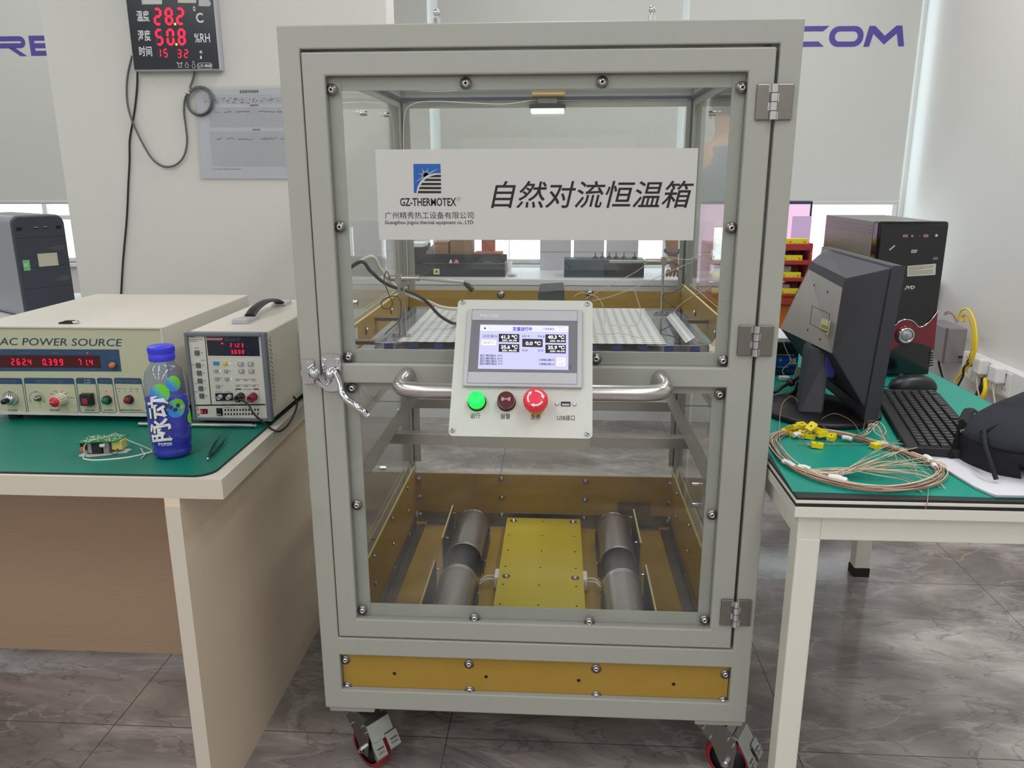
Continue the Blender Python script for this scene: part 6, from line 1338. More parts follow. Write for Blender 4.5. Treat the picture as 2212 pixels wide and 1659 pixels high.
b = MB(); b.box(.004, .020, -.0085, .0085, 0, .0125, 'wire_cream'); b.build('block', t, local=True, bevel=.0012)
for s in (-1, 1): b = MB(); b.box(-.019, -.013, s*.004-.0012, s*.004+.0012, .003, .0045, 'bezel_silver'); b.build('pin', t, local=True)
# --- meter, black case and papers behind the monitor
def bpx(b, x0, y0, x1, y1, Y, dep, m, zmin=None):
    a = onY(x0, y0, Y); c = onY(x1, y1, Y); z0 = min(a.z, c.z); z1 = max(a.z, c.z)
    if zmin is not None: z0 = max(zmin, z0) if z0 > zmin+.02 else zmin
    b.box(min(a.x, c.x), max(a.x, c.x), Y, Y+dep, z0, z1, m); return (min(a.x, c.x), max(a.x, c.x), z0, z1)
YM = .690
t = thing('panel_meter', 'blue fronted digital meter reading 28 behind the monitor', 'meter', (1.06, YM+.06, RZ))
a = onY(1724, 757, YM); zt = a.z
b = MB(); b.box(.98, a.x+.004, YM+.002, YM+.12, RZ, zt, 'black'); b.build('case', t, bevel=.003)
b = MB(); q = bpx(b, 1640, 770, 1722, 792, YM, .003, 'meter_blue'); mf = b.build('face', t)
b = MB(); bpx(b, 1640, 796, 1722, 806, YM, .003, 'meter_navy'); b.build('key_row', t)
b = MB(); p = onY(1704, 786, YM-.0008); b.text('28.', (p.x, YM-.0008, p.z), XX, ZZ, .022, 'meter_digit', weight=.03, width=.022); p = onY(1686, 778, YM-.0008); b.rect((p.x, YM-.0008, p.z), XX, ZZ, -.0045, .0045, -.0012, .0012, 'meter_digit'); b.rect((p.x, YM-.0008, p.z), XX, ZZ, -.0012, .0012, -.0045, .0045, 'meter_digit')
for y, x1 in ((766.5, 1716), (793, 1704)): p = onY(1678, y, YM-.0008); p2 = onY(x1, y, YM-.0008); b.rect((p.x, YM-.0008, p.z), XX, ZZ, 0, p2.x-p.x, -.0008, .0008, 'label_white')
b.build('reading', mf)
t = thing('instrument_case', 'flat black instrument case stacked on the blue meter', 'instrument', (1.06, YM+.06, zt+.0005))
b = MB(); z2 = onY(1700, 739, YM).z; b.box(.96, a.x+.010, YM-.004, YM+.16, zt+.0008, z2, 'black'); b.build('body', t, bevel=.004)
b = MB(); b.prism([(.97, YM-.002), (a.x+.002, YM-.002), (a.x+.010, YM+.15), (.97, YM+.15)], (0, 0, z2+.0006), XX, YY, (0, 0, .010), 'paper'); tag(b.build('paper_stack'), 'stack of printed papers on top of the black instrument case', 'papers')
b = MB(); b.tube(curve([onY(1692, 732, YM-.006), onY(1694, 745, YM-.008), onY(1700, 760, YM-.006), onY(1708, 780, YM-.006), onY(1690, 800, YM-.010), onY(1700, 818, YM-.014)]), .0011, 'cable_white', n=6); tag(b.build('thin_wire'), 'thin pale wire hanging in front of the blue meter', 'wire')
p = onZ(1733, 836, RZ); t = thing('label_card', 'small white card with bars leaning behind the monitor stand', 'card', (p.x, p.y+.02, RZ)); c0 = onY(1722, 792, p.y+.02); c1 = onY(1738, 797, p.y+.02)
b = MB(); b.prism([(c0.x, c0.z), (c1.x, c1.z), (c1.x-.004, RZ+.002), (c0.x-.010, RZ+.002)], (0, p.y+.02, 0), XX, ZZ, (0, .004, 0), 'label_white'); b.build('card', t)
p = onZ(1692, 822, RZ); t = thing('white_plug', 'small white plug lying in front of the blue meter', 'plug', (p.x, p.y, RZ)); b = MB(); b.box(p.x-.012, p.x+.016, p.y-.008, p.y+.010, RZ, RZ+.012, 'pvc_white'); b.build('body', t, bevel=.003)
# --- orange rack with yellow sockets, screen behind it
YR = 1.235; RXR = onY(1754, 560, YR).x; RXL = .99
t = thing('socket_rack', 'orange and red shelf rack with rows of yellow sockets behind the monitor', 'rack', (1.15, YR+.06, RZ))
zt = onY(1750, 514, YR).z
def zr(py): return onY(1730, py, YR).z
b = MB(); b.box(RXR-.010, RXR, YR, YR+.13, RZ, zr(526), 'rack_red'); b.box(RXL, RXL+.01, YR, YR+.13, RZ, zr(526), 'rack_red'); b.box(RXR-.052, RXR-.010, YR+.10, YR+.12, zr(645), zr(526), 'rack_pale'); b.build('side_panel', t, bevel=.001)
b = MB(); b.box(RXL+.01, RXR-.012, YR+.012, YR+.13, RZ, zr(640), 'rack_orange'); b.build('lower_box', t)
b = MB(); b.box(RXL, RXR-.010, YR-.002, YR+.012, RZ, zr(708), 'rack_red'); b.box(RXL, RXR-.010, YR-.001, YR+.012, zr(658), zr(651), 'rack_red'); b.build('box_trim', t)
for k, (ya, yb) in enumerate(((527, 541), (563, 572), (600, 608), (635, 641))):
    b = MB(); b.box(RXL+.01, RXR-.010, YR, YR+.12, zr(yb), zr(ya), 'rack_red'); sh = b.build('shelf', t, bevel=.001)
    zz = zr(ya); xr = RXR-.030+(.012 if k == 0 else 0)
    b = MB(); b.box(RXL+.02, xr, YR+.004, YR+.020, zz, zz+.017, 'plug_yellow'); so = b.build('socket_strip', sh, bevel=.001)
    b = MB()
    for i in range(10):
        x = xr-.008-i*.0155
        if x > RXL+.03: b.box(x-.0045, x+.0015, YR+.0032, YR+.0042, zz+.004, zz+.009, 'label_white' if i % 3 else 'socket_amber')
    b.build('socket_slot', so)
for lab, ya, yb, m in (('dark green and black box on the top rack shelf', 546, 556, 'crate_black'), ('white wiry packet on the middle rack shelf', 577, 596, 'paper'), ('grey and white papers on the lowest rack shelf', 617, 634, 'paper_chart')):
    b = MB(); za = {546: zr(563), 577: zr(600), 617: zr(635)}[ya]; b.box(RXL+.04, RXR-.056, YR+.03, YR+.098, za+.0006, zr(ya), m)
    tag(b.build('rack_packet', None, bevel=.002), lab, 'packet')
YS = 1.405; pr = onY(1757, 434, YS); t = thing('rear_monitor', 'black framed screen glowing pink behind the orange rack', 'monitor', (1.18, YS, RZ))
b = MB(); b.box(.95, pr.x, YS, YS+.035, .90, pr.z, 'black'); b.build('screen_frame', t, bevel=.004)
b = MB(); b.box(.962, pr.x-.0085, YS-.0008, YS, .912, pr.z-.010, 'monitor_pink'); sc = b.build('screen', t)
b = MB(); q0 = onY(1712, 467, YS-.0012); q1 = onY(1750, 510, YS-.0012); b.rect((0, YS-.0012, 0), XX, ZZ, q0.x, q1.x, .93, q0.z, 'monitor_mauve'); q = onY(1690, 441, YS-.0014); b.rect((0, YS-.0014, 0), XX, ZZ, .965, pr.x-.010, q.z, q.z+.006, 'meter_navy'); b.build('window', sc)
b = MB(); b.box(1.14, 1.20, YS+.01, YS+.03, RZ+.012, .905, 'black'); b.cyl((1.17, YS+.02, RZ), (1.17, YS+.02, RZ+.012), .052, 'black', n=36); b.build('stand', t)
# ------------------------------------------------------------------ right wall fittings
XW = XR
t = thing('socket_trunking', 'white socket trunking with switches along the right wall', 'trunking', (XW, 1.5, .43))
b = MB(); b.box(XW-.05, XW, .6, 2.235, .375, .495, 'pvc_white'); b.build('trunk', t, bevel=.004)
for i in range(4):
    y = 2.175-i*.105; b = MB(); b.box(XW-.055, XW-.05, y-.043, y+.043, .385, .485, 'pvc_white'); s_ = b.build('socket_plate', t, bevel=.003)
    b = MB(); b.box(XW-.057, XW-.055, y-.008, y+.008, .470, .478, 'knob_red'); b.build('switch', s_)
    b = MB()
    for dy, dz in ((0, .012), (-.011, -.008), (.011, -.008)): b.box(XW-.0558, XW-.0549, y+dy-.0015, y+dy+.0015, .42+dz-.005, .42+dz+.005, 'deep_black')
    b.build('socket_hole', s_)
b = MB(); p = onX(2106, 784, XW-.075); b.cyl((XW-.057, p.y, p.z), (XW-.105, p.y, p.z), .020, 'black', r1=.016, n=20); pl = b.build('plug_body', None)
t = thing('black_plug', 'black power plug in the first wall socket with its cord', 'plug', (XW-.08, p.y, p.z)); pl.parent = t; pl.matrix_parent_inverse = t.matrix_basis.inverted()
b = MB(); b.tube(curve([(XW-.106, p.y, p.z), onX(2090, 786, XW-.13), onX(2082, 795, XW-.145), onX(2080, 812, XW-.14), onX(2070, 832, XW-.14), onX(2062, 850, XW-.13)]), .005, 'cable_black', n=8); b.build('cord', t)
for (px, py, lab) in ((2122, 790, 'white square adapter in the wall socket right of the black plug'), (2158, 808, 'small grey white plug low in the wall trunking')):
    p = onX(px, py, XW-.07); t = thing('wall_adapter', lab, 'adapter', (XW-.06, p.y, p.z)); b = MB()
    b.box(XW-.10, XW-.0575, p.y-.034, p.y+.034, p.z-.035, p.z+.035, 'pvc_white'); b.build('adapter_body', t, bevel=.008)
    b = MB(); b.tube(curve([(XW-.09, p.y, p.z-.03), (XW-.085, p.y-.02, p.z-.10), (XW-.06, p.y-.06, p.z-.22)]), .004, 'cable_white', n=8); b.build('cord', t)
t = thing('grey_box', 'grey box mounted low on the right wall behind the tower', 'box', (XW-.05, 2.44, .5))
b = MB(); b.box(XW-.095, XW, 2.325, 2.57, .415, .582, 'grey_box'); b.build('body', t, bevel=.004)
b = MB(); b.box(XW-.097, XW-.090, 2.318, 2.33, .412, .585, 'ash_brown'); b.build('end_cap', t, bevel=.002)
for k, pts in enumerate(([(2068, 690), (2076, 672), (2088, 667), (2098, 676), (2107, 700), (2110, 740), (2104, 770), (2090, 795), (2070, 815), (2062, 832)], [(2080, 694), (2078, 684), (2086, 680), (2096, 690), (2103, 716), (2106, 750), (2098, 775), (2084, 798), (2068, 820), (2058, 836)], [(2084, 696), (2082, 682), (2092, 684), (2100, 712), (2101, 745), (2092, 775), (2078, 800), (2064, 826)])):
    b = MB(); b.tube(curve([onX(x, y, XW-.115+.012*k) for x, y in pts]), .0046, 'cable_yellow', n=10)
    tag(b.build('network_cable'), ['outermost yellow cable arching over the grey wall box', 'middle yellow cable bending round the grey wall box', 'innermost yellow cable in front of the grey wall box'][k], 'cable', 'yellow cables at the wall box')
for k, pts in enumerate(([(2040, 676), (2050, 673), (2060, 680), (2070, 694)], [(2040, 680), (2052, 677), (2062, 686), (2066, 698)])):
    b = MB(); b.tube(curve([onX(x, y, XW-.11) for x, y in pts]), .003, 'wire_brown', n=6); tag(b.build('brown_wire'), ['upper brown wire bending over the grey wall box', 'lower brown wire bending over the grey wall box'][k], 'wire', 'brown wires at the wall box')
b = MB(); b.tube(curve([onX(2124, 818, XW-.06), onX(2122, 832, XW-.07), onX(2114, 848, XW-.075), onX(2106, 866, XW-.07), onX(2098, 885, XW-.06)]), .011, 'cable_black', n=10); tag(b.build('black_lead'), 'thick black lead dropping below the wall trunking', 'cable')
b = MB(); b.tube(curve([onX(2129, 818, XW-.085), onX(2129, 840, XW-.095), onX(2123, 858, XW-.098), onX(2115, 880, XW-.09)]), .010, 'cable_yellow', n=10); tag(b.build('yellow_lead'), 'yellow lead dropping below the trunking beside the black lead', 'cable')
b = MB(); b.tube(curve([onX(2186, 848, XW-.02), onX(2178, 862, XW-.02), onX(2168, 880, XW-.02)]), .004, 'green_stripe', n=8); tag(b.build('earth_wire'), 'green yellow earth wire on the wall above the bag', 'wire')
b = MB(); b.tube(curve([(XW-.02, 2.30, .45), onX(2034, 770, XW-.02), onX(2028, 782, XW-.02), onX(2033, 805, XW-.03), onX(2036, 816, XW-.04)]), .005, 'cable_black', n=8); tag(b.build('wall_cable'), 'black cord hanging under the grey wall box', 'cord')
# ------------------------------------------------------------------ things standing inside the cabinet
SZ = .9645; SX0, SX1, SY0, SY1 = .131, .7865, .06, .502
b = MB(); b.box(.125, .793, .055, .075, .936, .948, 'pressed_steel'); b.box(.0465, .8535, .15, .17, .940, .9475, 'pressed_steel'); b.box(.0465, .8535, .43, .45, .940, .9475, 'pressed_steel'); b.box(.125, .793, .055, .45, .944, .9475, 'pressed_steel'); b.build('shelf_support', cab)
t = thing('perforated_shelf', 'clear edged shelf plate with white perforated sheet inside the upper compartment', 'shelf', (.459, .28, .9485))
b = MB(); b.box(SX0, SX1, SY0, SY1, .9485, SZ, 'acrylic_smoke'); b.build('clear_plate', t, bevel=.001)
sw = .530
def shf(u, v): return (.176+sw*u+(.03*(v-.5)*0), .064+.428*v, SZ+.0006)
b = MB(); b.grid(shf, 2, 2, 'perforated_white', smooth=False, uv=lambda u, v: (u*sw, v*.428)); b.build('perforated_sheet', t)
b = MB(); b.box(.135, .172, .064, .492, .9487, .9497, 'grey_box'); b.box(.176, .706, .064, .492, .9487, .9497, 'grey_box'); b.build('under_sheet', t)
b = MB(); b.grid(lambda u, v: (.744+.018*u, .075+.30*v, SZ+.0008+.012*u), 2, 2, 'strip_slotted', smooth=False, uv=lambda u, v: (u*.9+.05, v*.30)); b.build('slotted_strip', t)
b = MB()
for i in range(13):
    x = SX0+.02+i*.050; b.box(x, x+.018, SY0-.0004, SY0, .9505, .9625, 'meter_navy')
b.build('edge_mark', t)
def stand(x, y, ztop, zr, xe, lab, flip):
    t = thing('probe_stand', lab, 'stand', (x, y, SZ))
    b = MB()
    b.cyl((x, y, SZ+.0007), (x, y, ztop), .0030, 'steel', n=14)
    if not flip: b.cyl((x+.009, y+.004, SZ+.0007), (x+.009, y+.004, ztop-.008), .0022, 'steel', n=12)
    b.build('post', t)
    b = MB()
    for dx in (-.012, .0, .012): b.cyl((x+dx, y-.004, SZ+.0007), (x+dx, y-.004, SZ+.008), .0048, 'chrome', n=6, smooth=False)
    b.box(x-.018, x+.018, y-.012, y+.010, SZ+.0007, SZ+.0028, 'steel'); b.build('base_clip', t)
    b = MB(); s = 1 if xe > x else -1
    b.box(x-.006, x+.006, y-.008, y+.008, zr-.009, zr+.009, 'steel'); b.cyl((x-.016*s, y, zr), (x+.042*s, y, zr), .0062, 'steel', n=16); b.cyl((x-.022*s, y, zr), (x-.016*s, y, zr), .0045, 'chrome', n=6, smooth=False); b.build('clamp', t)
    b = MB(); b.cyl((x+.042*s, y, zr), (xe, y, zr-.008*(1 if not flip else .1)), .0034, 'steel', n=12); b.build('probe_rod', t)
    if not flip:
        b = MB(); b.tube([(xe, y, zr-.008), (xe+.008, y, zr-.014), (xe+.018, y, zr-.024)], [.003, .006, .0055], 'black', n=10); b.build('probe_tip', t)
    return t
stand(.1735, .1186, 1.094, 1.0838, .305, 'probe stand with a horizontal rod at the left of the perforated shelf', False)
stand(.7375, .41, 1.100, 1.0892, .612, 'probe stand with a horizontal rod at the right of the perforated shelf', True)
p = onZ(1190, 655, SZ+.004); YA = .44
a = onY(1162, 628, YA); c = onY(1219, 650, YA)
t = thing('power_adapter', 'dark grey power adapter block standing at the back of the shelf', 'adapter', ((a.x+c.x)/2, YA+.03, SZ))
b = MB(); b.add([(a.x, YA, SZ+.001), (c.x, YA, SZ+.001), (c.x, YA+.06, SZ+.001), (a.x, YA+.06, SZ+.001), (a.x, YA, a.z-.002), (c.x, YA, a.z+.003), (c.x-.002, YA+.06, a.z+.014), (a.x+.004, YA+.06, a.z+.010)], [(0, 1, 2, 3), (4, 5, 6, 7), (0, 1, 5, 4), (1, 2, 6, 5), (2, 3, 7, 6), (3, 0, 4, 7)], 'charcoal'); b.build('block', t, bevel=.004)
b = MB(); b.tube(curve([(c.x-.002, YA+.03, SZ+.022), (c.x+.014, YA+.03, SZ+.018), (c.x+.024, YA+.025, SZ+.006), (c.x+.03, YA, SZ+.004)]), .003, 'black', n=8); b.build('lead', t)
def cable(name, pts, r, m, lab, cat='cable', n=8, k=7, grp=None):
    b = MB(); b.tube(curve(pts, k), r, m, n=n); return tag(b.build(name), lab, cat, grp)
cable('black_cable', [(.043, .085, 1.074), onY(776, 566, .10), onY(800, 585, .11), onY(822, 605, .125), onY(845, 618, .14), onY(868, 625, .155), onY(905, 640, .19), onY(925, 655, .20), onY(948, 680, .21), onY(975, 697, .20), onZ(990, 699, SZ+.005), onZ(1040, 702, SZ+.005), onZ(1100, 705, SZ+.005)], .0036, 'cable_black', 'black cable entering at the left and falling across the perforated shelf')
cable('white_cable', [(.045, .16, 1.085), onY(800, 555, .20), onY(822, 582, .21), onY(850, 615, .22), onY(880, 635, .24), onY(925, 652, .27), onY(955, 664, .29), onY(990, 668, .31), onZ(1030, 670, SZ+.006), onZ(1090, 672, SZ+.006)], .0042, 'cable_white', 'white cable entering at the left behind the black one')
cable('brown_wire', [(.149, .1186, 1.0838), onY(842, 600, 0.098), onY(835, 586, 0.098), onY(830, 600, 0.098), onY(832, 615, 0.098), onY(842, 640, 0.098), onY(848, 656, 0.098), onY(840, 667, 0.098), onY(826, 664, 0.098), onY(825, 650, 0.098), onY(840, 642, 0.098), onY(860, 641, 0.098), onY(866, 660, .094), onY(864, 690, .11), onY(850, 705, .10), onY(838, 715, .095), onZ(832, 722, SZ+.004)], .0011, 'wire_dark', 'thin dark brown wire looping beside the left probe stand', 'wire')
cable('brown_wire', [(.753, .41, 1.089), onY(1462, 572, .42), onY(1475, 585, .42), onY(1480, 600, .42), onY(1474, 620, .42), onY(1455, 631, .415), onY(1433, 637, .408), (.7405, .4048, 1.00), onY(1436, 648, .404), onY(1458, 665, .40), onZ(1462, 672, SZ+.004)], .0011, 'wire_dark', 'thin dark brown wire bowing beside the right probe stand', 'wire')
WL = [([(1265, 645), (1300, 625), (1340, 605), (1372, 588), (1392, 574)], .30), ([(1280, 650), (1320, 640), (1370, 622), (1400, 608), (1440, 590), (1480, 572), (1498, 565)], .33), ([(1240, 640), (1255, 632), (1275, 636), (1290, 642), (1302, 660), (1306, 690), (1308, 700)], .22), ([(1370, 625), (1378, 650), (1384, 672), (1382, 690), (1376, 702), (1366, 708), (1340, 712), (1318, 708)], .25), ([(1437, 556), (1455, 556), (1480, 561), (1502, 556), (1528, 550), (1556, 548)], .40), ([(1440, 559), (1470, 560), (1497, 561), (1520, 551), (1540, 553), (1558, 558)], .38), ([(1560, 608), (1530, 622), (1500, 638), (1470, 658), (1455, 675), (1448, 688)], .35), ([(1240, 718), (1262, 714), (1300, 722), (1340, 720), (1376, 735), (1382, 740)], .12)]
WN = ['pale thin wire rising to the right from the control box top', 'pale thin wire stretched towards the right rear post', 'pale thin wire arching beside the black adapter', 'pale thin wire hanging in front of the amber rear board', 'upper pale wire running from the right probe clamp to the side', 'lower pale wire running from the right probe clamp to the side', 'pale thin wire slanting down from the right clear side', 'thin wire lying on the front of the perforated sheet']
for (pts, y), lab in zip(WL, WN):
    q = [onY(px, py, y) for px, py in pts]; q = [Vector((min(v.x, .848), v.y, max(v.z, SZ+.003))) for v in q]
    cable('thin_wire', q, .0008, 'wire_cream', lab, 'wire', 5, grp='thin wires inside the cabinet')
b = MB()
def clothfn(u, v):
    p = Vector((.795+.05*u, .075+.075*v, 0)); z = .930+.045*math.sin(2.2*v+.3)*(.4+.6*u)+.006*math.sin(11*u+4*v)+.004*math.sin(17*v)
    return (p.x, p.y, z)
b.grid(clothfn, 18, 18, 'wire_cream'); b.build('insulation_wrap', cab)
for x, y, z, s in ((.0466, .17, .912, 1), (.8520, .15, .915, -1)):
    b = MB(); b.box(min(x, x+.0004*s), max(x, x+.0004*s), y, y+.09, z, z+.045, 'label_white'); b.build('tape_patch', cab)
# ------------------------------------------------------------------ things on the window bench
BT = .768
def bench_box(name, lab, cat, x0, y0, x1, y1, Y, dep, m, z0=BT, parts=None, grp=None):
    a = onY(x0, y0, Y); c = onY(x1, y1, Y); t = thing(name, lab, cat, ((a.x+c.x)/2, Y+dep/2, z0), group=grp)
    return t, min(a.x, c.x), max(a.x, c.x), max(a.z, c.z), Y
t, x0, x1, z1, Y = bench_box('black_crate', 'long black antistatic crate with yellow sticker on the window bench', 'crate', 893, 567, 1091, 597, 2.70, .2, 'crate_black')
b = MB(); b.box(x0, x1, Y, Y+.006, BT, z1-.012, 'crate_black'); b.box(x0, x1, Y+.16, Y+.166, BT, z1+.03, 'crate_black'); b.box(x0, x0+.006, Y+.006, Y+.16, BT, z1, 'crate_black'); b.box(x1-.006, x1, Y+.006, Y+.16, BT, z1, 'crate_black'); b.box(x0, x1, Y+.006, Y+.16, BT, BT+.006, 'crate_black'); b.build('shell', t, bevel=.002)
b = MB(); b.box(x0+.05, x1, Y-.006, Y+.012, z1-.012, z1-.004, 'crate_black'); b.build('rim', t, bevel=.001)
p = onY(943, 587, Y); b = MB(); b.box(p.x-.016, p.x+.016, Y-.0012, Y-.0004, p.z-.014, p.z+.016, 'sticker_yellow'); b.flat([(p.x-.008, p.z-.004), (p.x+.008, p.z-.004), (p.x, p.z+.010)], (0, Y-.0016, 0), XX, ZZ, 'print_black'); b.build('warning_sticker', t)
zc = z1-.012
for lab, xa, xb, m, h in (('pink crumpled wrapper sticking out of the black crate', 978, 993, 'pink', .022), ('dark clump of parts filling the right half of the black crate', 1034, 1075, 'crate_black', .014), ('white rolled paper beside the pink wrapper in the crate', 969, 978, 'paper', .022)):
    a = onY(xa, 580, Y+.05); c = onY(xb, 580, Y+.05); b = MB(); rr = random.Random(xa)
    def cl(u, v, a=a, c=c, h=h): 
        s = math.sin(math.pi*u)*math.sin(math.pi*v); return (a.x+(c.x-a.x)*u, Y+.02+.08*v, BT+.02+(zc+h-BT-.02)*s**.4+.004*math.sin(23*u+9*v))
    b.grid(cl, 14, 10, m); tag(b.build('crate_content'), lab, 'crate content')
for lab, q, yy, dp_, tape in (('small brown cardboard box taped across, left on the bench', (938, 523, 969, 563), 2.885, .10, True), ('larger brown cardboard box with amber tape on the bench', (972, 515, 1020, 563), 2.885, .13, True), ('low red brown carton behind the crate', (1024, 546, 1084, 566), 2.885, .12, False)):
    t, x0, x1, z1, Y = bench_box('cardboard_box', lab, 'box', *q, yy, dp_, None)
    b = MB(); b.box(x0, x1, Y, Y+dp_, BT, z1, 'cardboard' if tape else 'carton_red'); b.build('carton', t, bevel=.001)
    if tape: b = MB(); zt_ = BT+(z1-BT)*.55; b.box(x0+.01, x1-.008, Y-.0012, Y-.0004, BT+.004, zt_, 'tape_amber'); b.build('tape', t)
    b = MB(); b.box(x0-.0004, x1+.0004, Y-.0010, Y+dp_+.0004, BT+(z1-BT)*.6, BT+(z1-BT)*.6+.0015, 'ash_brown'); b.build('flap_edge', t)
    ztop = z1
t, x0, x1, z1, Y = bench_box('cardboard_box', 'tall red brown carton standing behind the low carton', 'box', 1040, 514, 1069, 546, 3.01, .05, None); b = MB(); b.box(x0, x1, Y, Y+.05, BT, z1, 'carton_red'); b.build('carton', t, bevel=.001); b = MB(); b.cyl((x1-.02, Y-.001, z1-.03), (x1-.02, Y, z1-.03), .012, 'cardboard', n=16); b.build('hand_hole', t)
t, x0, x1, z1, Y = bench_box('label_printer', 'white and black printer at the left end of the bench', 'printer', 870, 530, 924, 560, 2.89, .14, None)
b = MB(); b.prism([(x0, BT), (x1-.03, BT), (x1-.03, z1-.05), (x1-.012, z1-.01), (x0, z1-.01)], (0, Y, 0), XX, ZZ, (0, .14, 0), 'black'); b.build('printer_body', t, bevel=.003)
b = MB(); b.box(x0, x1-.02, Y-.002, Y+.14, z1-.01, z1+.012, 'white'); b.build('printer_lid', t, bevel=.003)
t, x0, x1, z1, Y = bench_box('white_device', 'white device with dark base stacked behind the printer', 'device', 866, 514, 927, 530, 3.05, .06, None)
b = MB(); b.box(x0, x1, Y, Y+.06, BT, z1-.03, 'charcoal'); b.box(x0, x1, Y-.004, Y+.06, z1-.03, z1, 'white'); b.build('body', t, bevel=.003)
t, x0, x1, z1, Y = bench_box('bracket_box', 'cream tilted box between the printer and the small cardboard box', 'box', 917, 531, 938, 562, 2.96, .08, None)
b = MB(); b.prism([(x0, BT), (x1, BT), (x1, z1+.012), (x0+.01, z1-.03)], (0, Y, 0), XX, ZZ, (0, .08, 0), 'beige_case'); b.build('body', t, bevel=.002)
t, x0, x1, z1, Y = bench_box('knob_unit', 'long dark teal unit with a row of black knobs on the bench', 'unit', 1219, 560, 1391, 593, 2.70, .12, None)
b = MB(); b.box(x0, x1, Y, Y+.12, BT, z1, 'crate_teal'); b.build('housing', t, bevel=.003)
xm = onY(1305, 580, Y).x; b = MB(); b.box(xm, x1-.004, Y-.003, Y-.0005, BT+.01, z1-.025, 'black'); b.build('front_plate', t)
for px in (1286, 1301, 1316, 1331, 1348, 1371):
    p = onY(px, 552, Y+.04); b = MB(); b.lathe([(.015, 0), (.013, .008), (.007, .012), (.003, .013), (.003, .030), (0, .030)], (p.x, Y+.04, z1), ZZ, 'black', 18, caps=False); b.build('knob', t)
for i, (xa, xb) in enumerate(((1167, 1234), (1240, 1306), (1311, 1380))):
    Y = 3.03; a = onY(xa, 505, Y); c = onY(xb, 505, Y)
    t = thing('foam_board', ['lilac grey board leaning at the window, nearest the bright left gap', 'lilac grey board standing in the middle of three at the window', 'lilac grey board at the window behind the row of knobs'][i], 'board', ((a.x+c.x)/2, Y, BT), group='boards standing at the window')
    b = MB(); b.box(a.x, c.x, Y, Y+.02, BT, 1.04, 'panel_lilac'); b.build('board', t, bevel=.001)
    b = MB(); b.box(a.x+.001, c.x-.001, Y-.0008, Y, .868, .8705, 'print_grey'); b.build('groove', t)
p = onY(1106, 590, 2.72); b = MB(); rr = random.Random(8)
for k in range(9): b.tube(curve([(p.x+rr.uniform(-.025, .025), 2.72+rr.uniform(-.01, .02), BT+rr.uniform(.003, .012)) for _ in range(4)]), .0022, 'alu', n=6)
tag(b.build('crumpled_foil'), 'small crumpled silvery foil on the bench right of the crate', 'foil')
t = thing('dried_flower', 'pale dried flower in a small white pot on the bench', 'flower', (p.x, 2.98, BT))
q = onY(1099, 545, 2.98); b = MB(); b.lathe([(.014, 0), (.02, .05), (.018, .05), (0, .045)], (q.x, 2.98, BT), ZZ, 'white', 20, caps=False); b.build('pot', t)
b = MB(); b.tube([(q.x, 2.98, BT+.04), (q.x+.005, 2.98, 1.0)], .002, 'wire_cream', n=6); b.build('stem', t)
b = MB()
for k, (dx, dz) in enumerate(((-.03, .03), (.03, .02), (.05, -.02), (-.02, -.03), (.01, .05))):
    c0 = Vector((q.x+.005, 2.98, .99)); b.tube(curve([c0, c0+Vector((dx*.6, -.01, dz*.8)), c0+Vector((dx*1.3, -.005, dz*1.1-.02))]), [(.004, .001)]*4+[(.010, .001)]*6+[(.003, .001)]*5, 'panel_lilac', n=8)
b.build('petals', t)
# ------------------------------------------------------------------ person standing at the bench, back turned
t = thing('person', 'person in a grey blue T-shirt standing at the window bench, back turned', 'person', (1.235, 2.36, 0))
def body(nodes, edges, name, m, root=0, sub=2, par=None):
    me = bpy.data.meshes.new(name); me.from_pydata([n[0] for n in nodes], edges, []); me.materials.append(MATS[m]); o = bpy.data.objects.new(name, me); COL.objects.link(o)
    sk = o.modifiers.new('skin', 'SKIN'); sk.use_smooth_shade = True
    me.skin_vertices  # created together with the modifier
    for i, n in enumerate(nodes):
        r = n[1] if isinstance(n[1], tuple) else (n[1], n[1]); me.skin_vertices[0].data[i].radius = r
    me.skin_vertices[0].data[root].use_root = True
    s_ = o.modifiers.new('sub', 'SUBSURF'); s_.levels = sub; s_.render_levels = sub
    o.parent = par or t
    if o.parent is t: o.matrix_parent_inverse = t.matrix_basis.inverted()
    return o
cx, cy = 1.255, 2.355
N_ = [((cx, cy, .90), (.150, .105)), ((cx, cy, 1.05), (.140, .098)), ((cx, cy+.005, 1.22), (.158, .105)), ((cx, cy, 1.345), (.165, .092)), ((cx, cy+.005, 1.425), (.085, .066)), ((cx, cy+.01, 1.475), (.056, .056)), ((cx, cy+.02, 1.53), (.070, .080)), ((cx, cy+.03, 1.60), (.072, .086)), ((cx, cy+.025, 1.655), (.050, .062)),
      ((cx-.165, cy+.005, 1.36), .056), ((cx-.215, cy+.0, 1.24), .047), ((cx-.232, cy+.005, 1.09), .040), ((cx-.222, cy+.06, .965), .034), ((cx-.205, cy+.10, .880), .026), ((cx-.195, cy+.13, .835), (.036, .016)),
      ((cx+.165, cy+.005, 1.36), .056), ((cx+.215, cy+.0, 1.24), .047), ((cx+.228, cy+.02, 1.09), .040), ((cx+.20, cy+.12, .985), .034), ((cx+.15, cy+.22, .93), .026), ((cx+.135, cy+.27, .905), (.036, .016)),
      ((cx-.088, cy, .82), .088), ((cx-.092, cy+.01, .46), .062), ((cx-.095, cy, .10), .042), ((cx-.097, cy+.09, .035), (.042, .03)),
      ((cx+.088, cy, .82), .088), ((cx+.092, cy+.01, .46), .062), ((cx+.095, cy, .10), .042), ((cx+.097, cy+.09, .035), (.042, .03))]
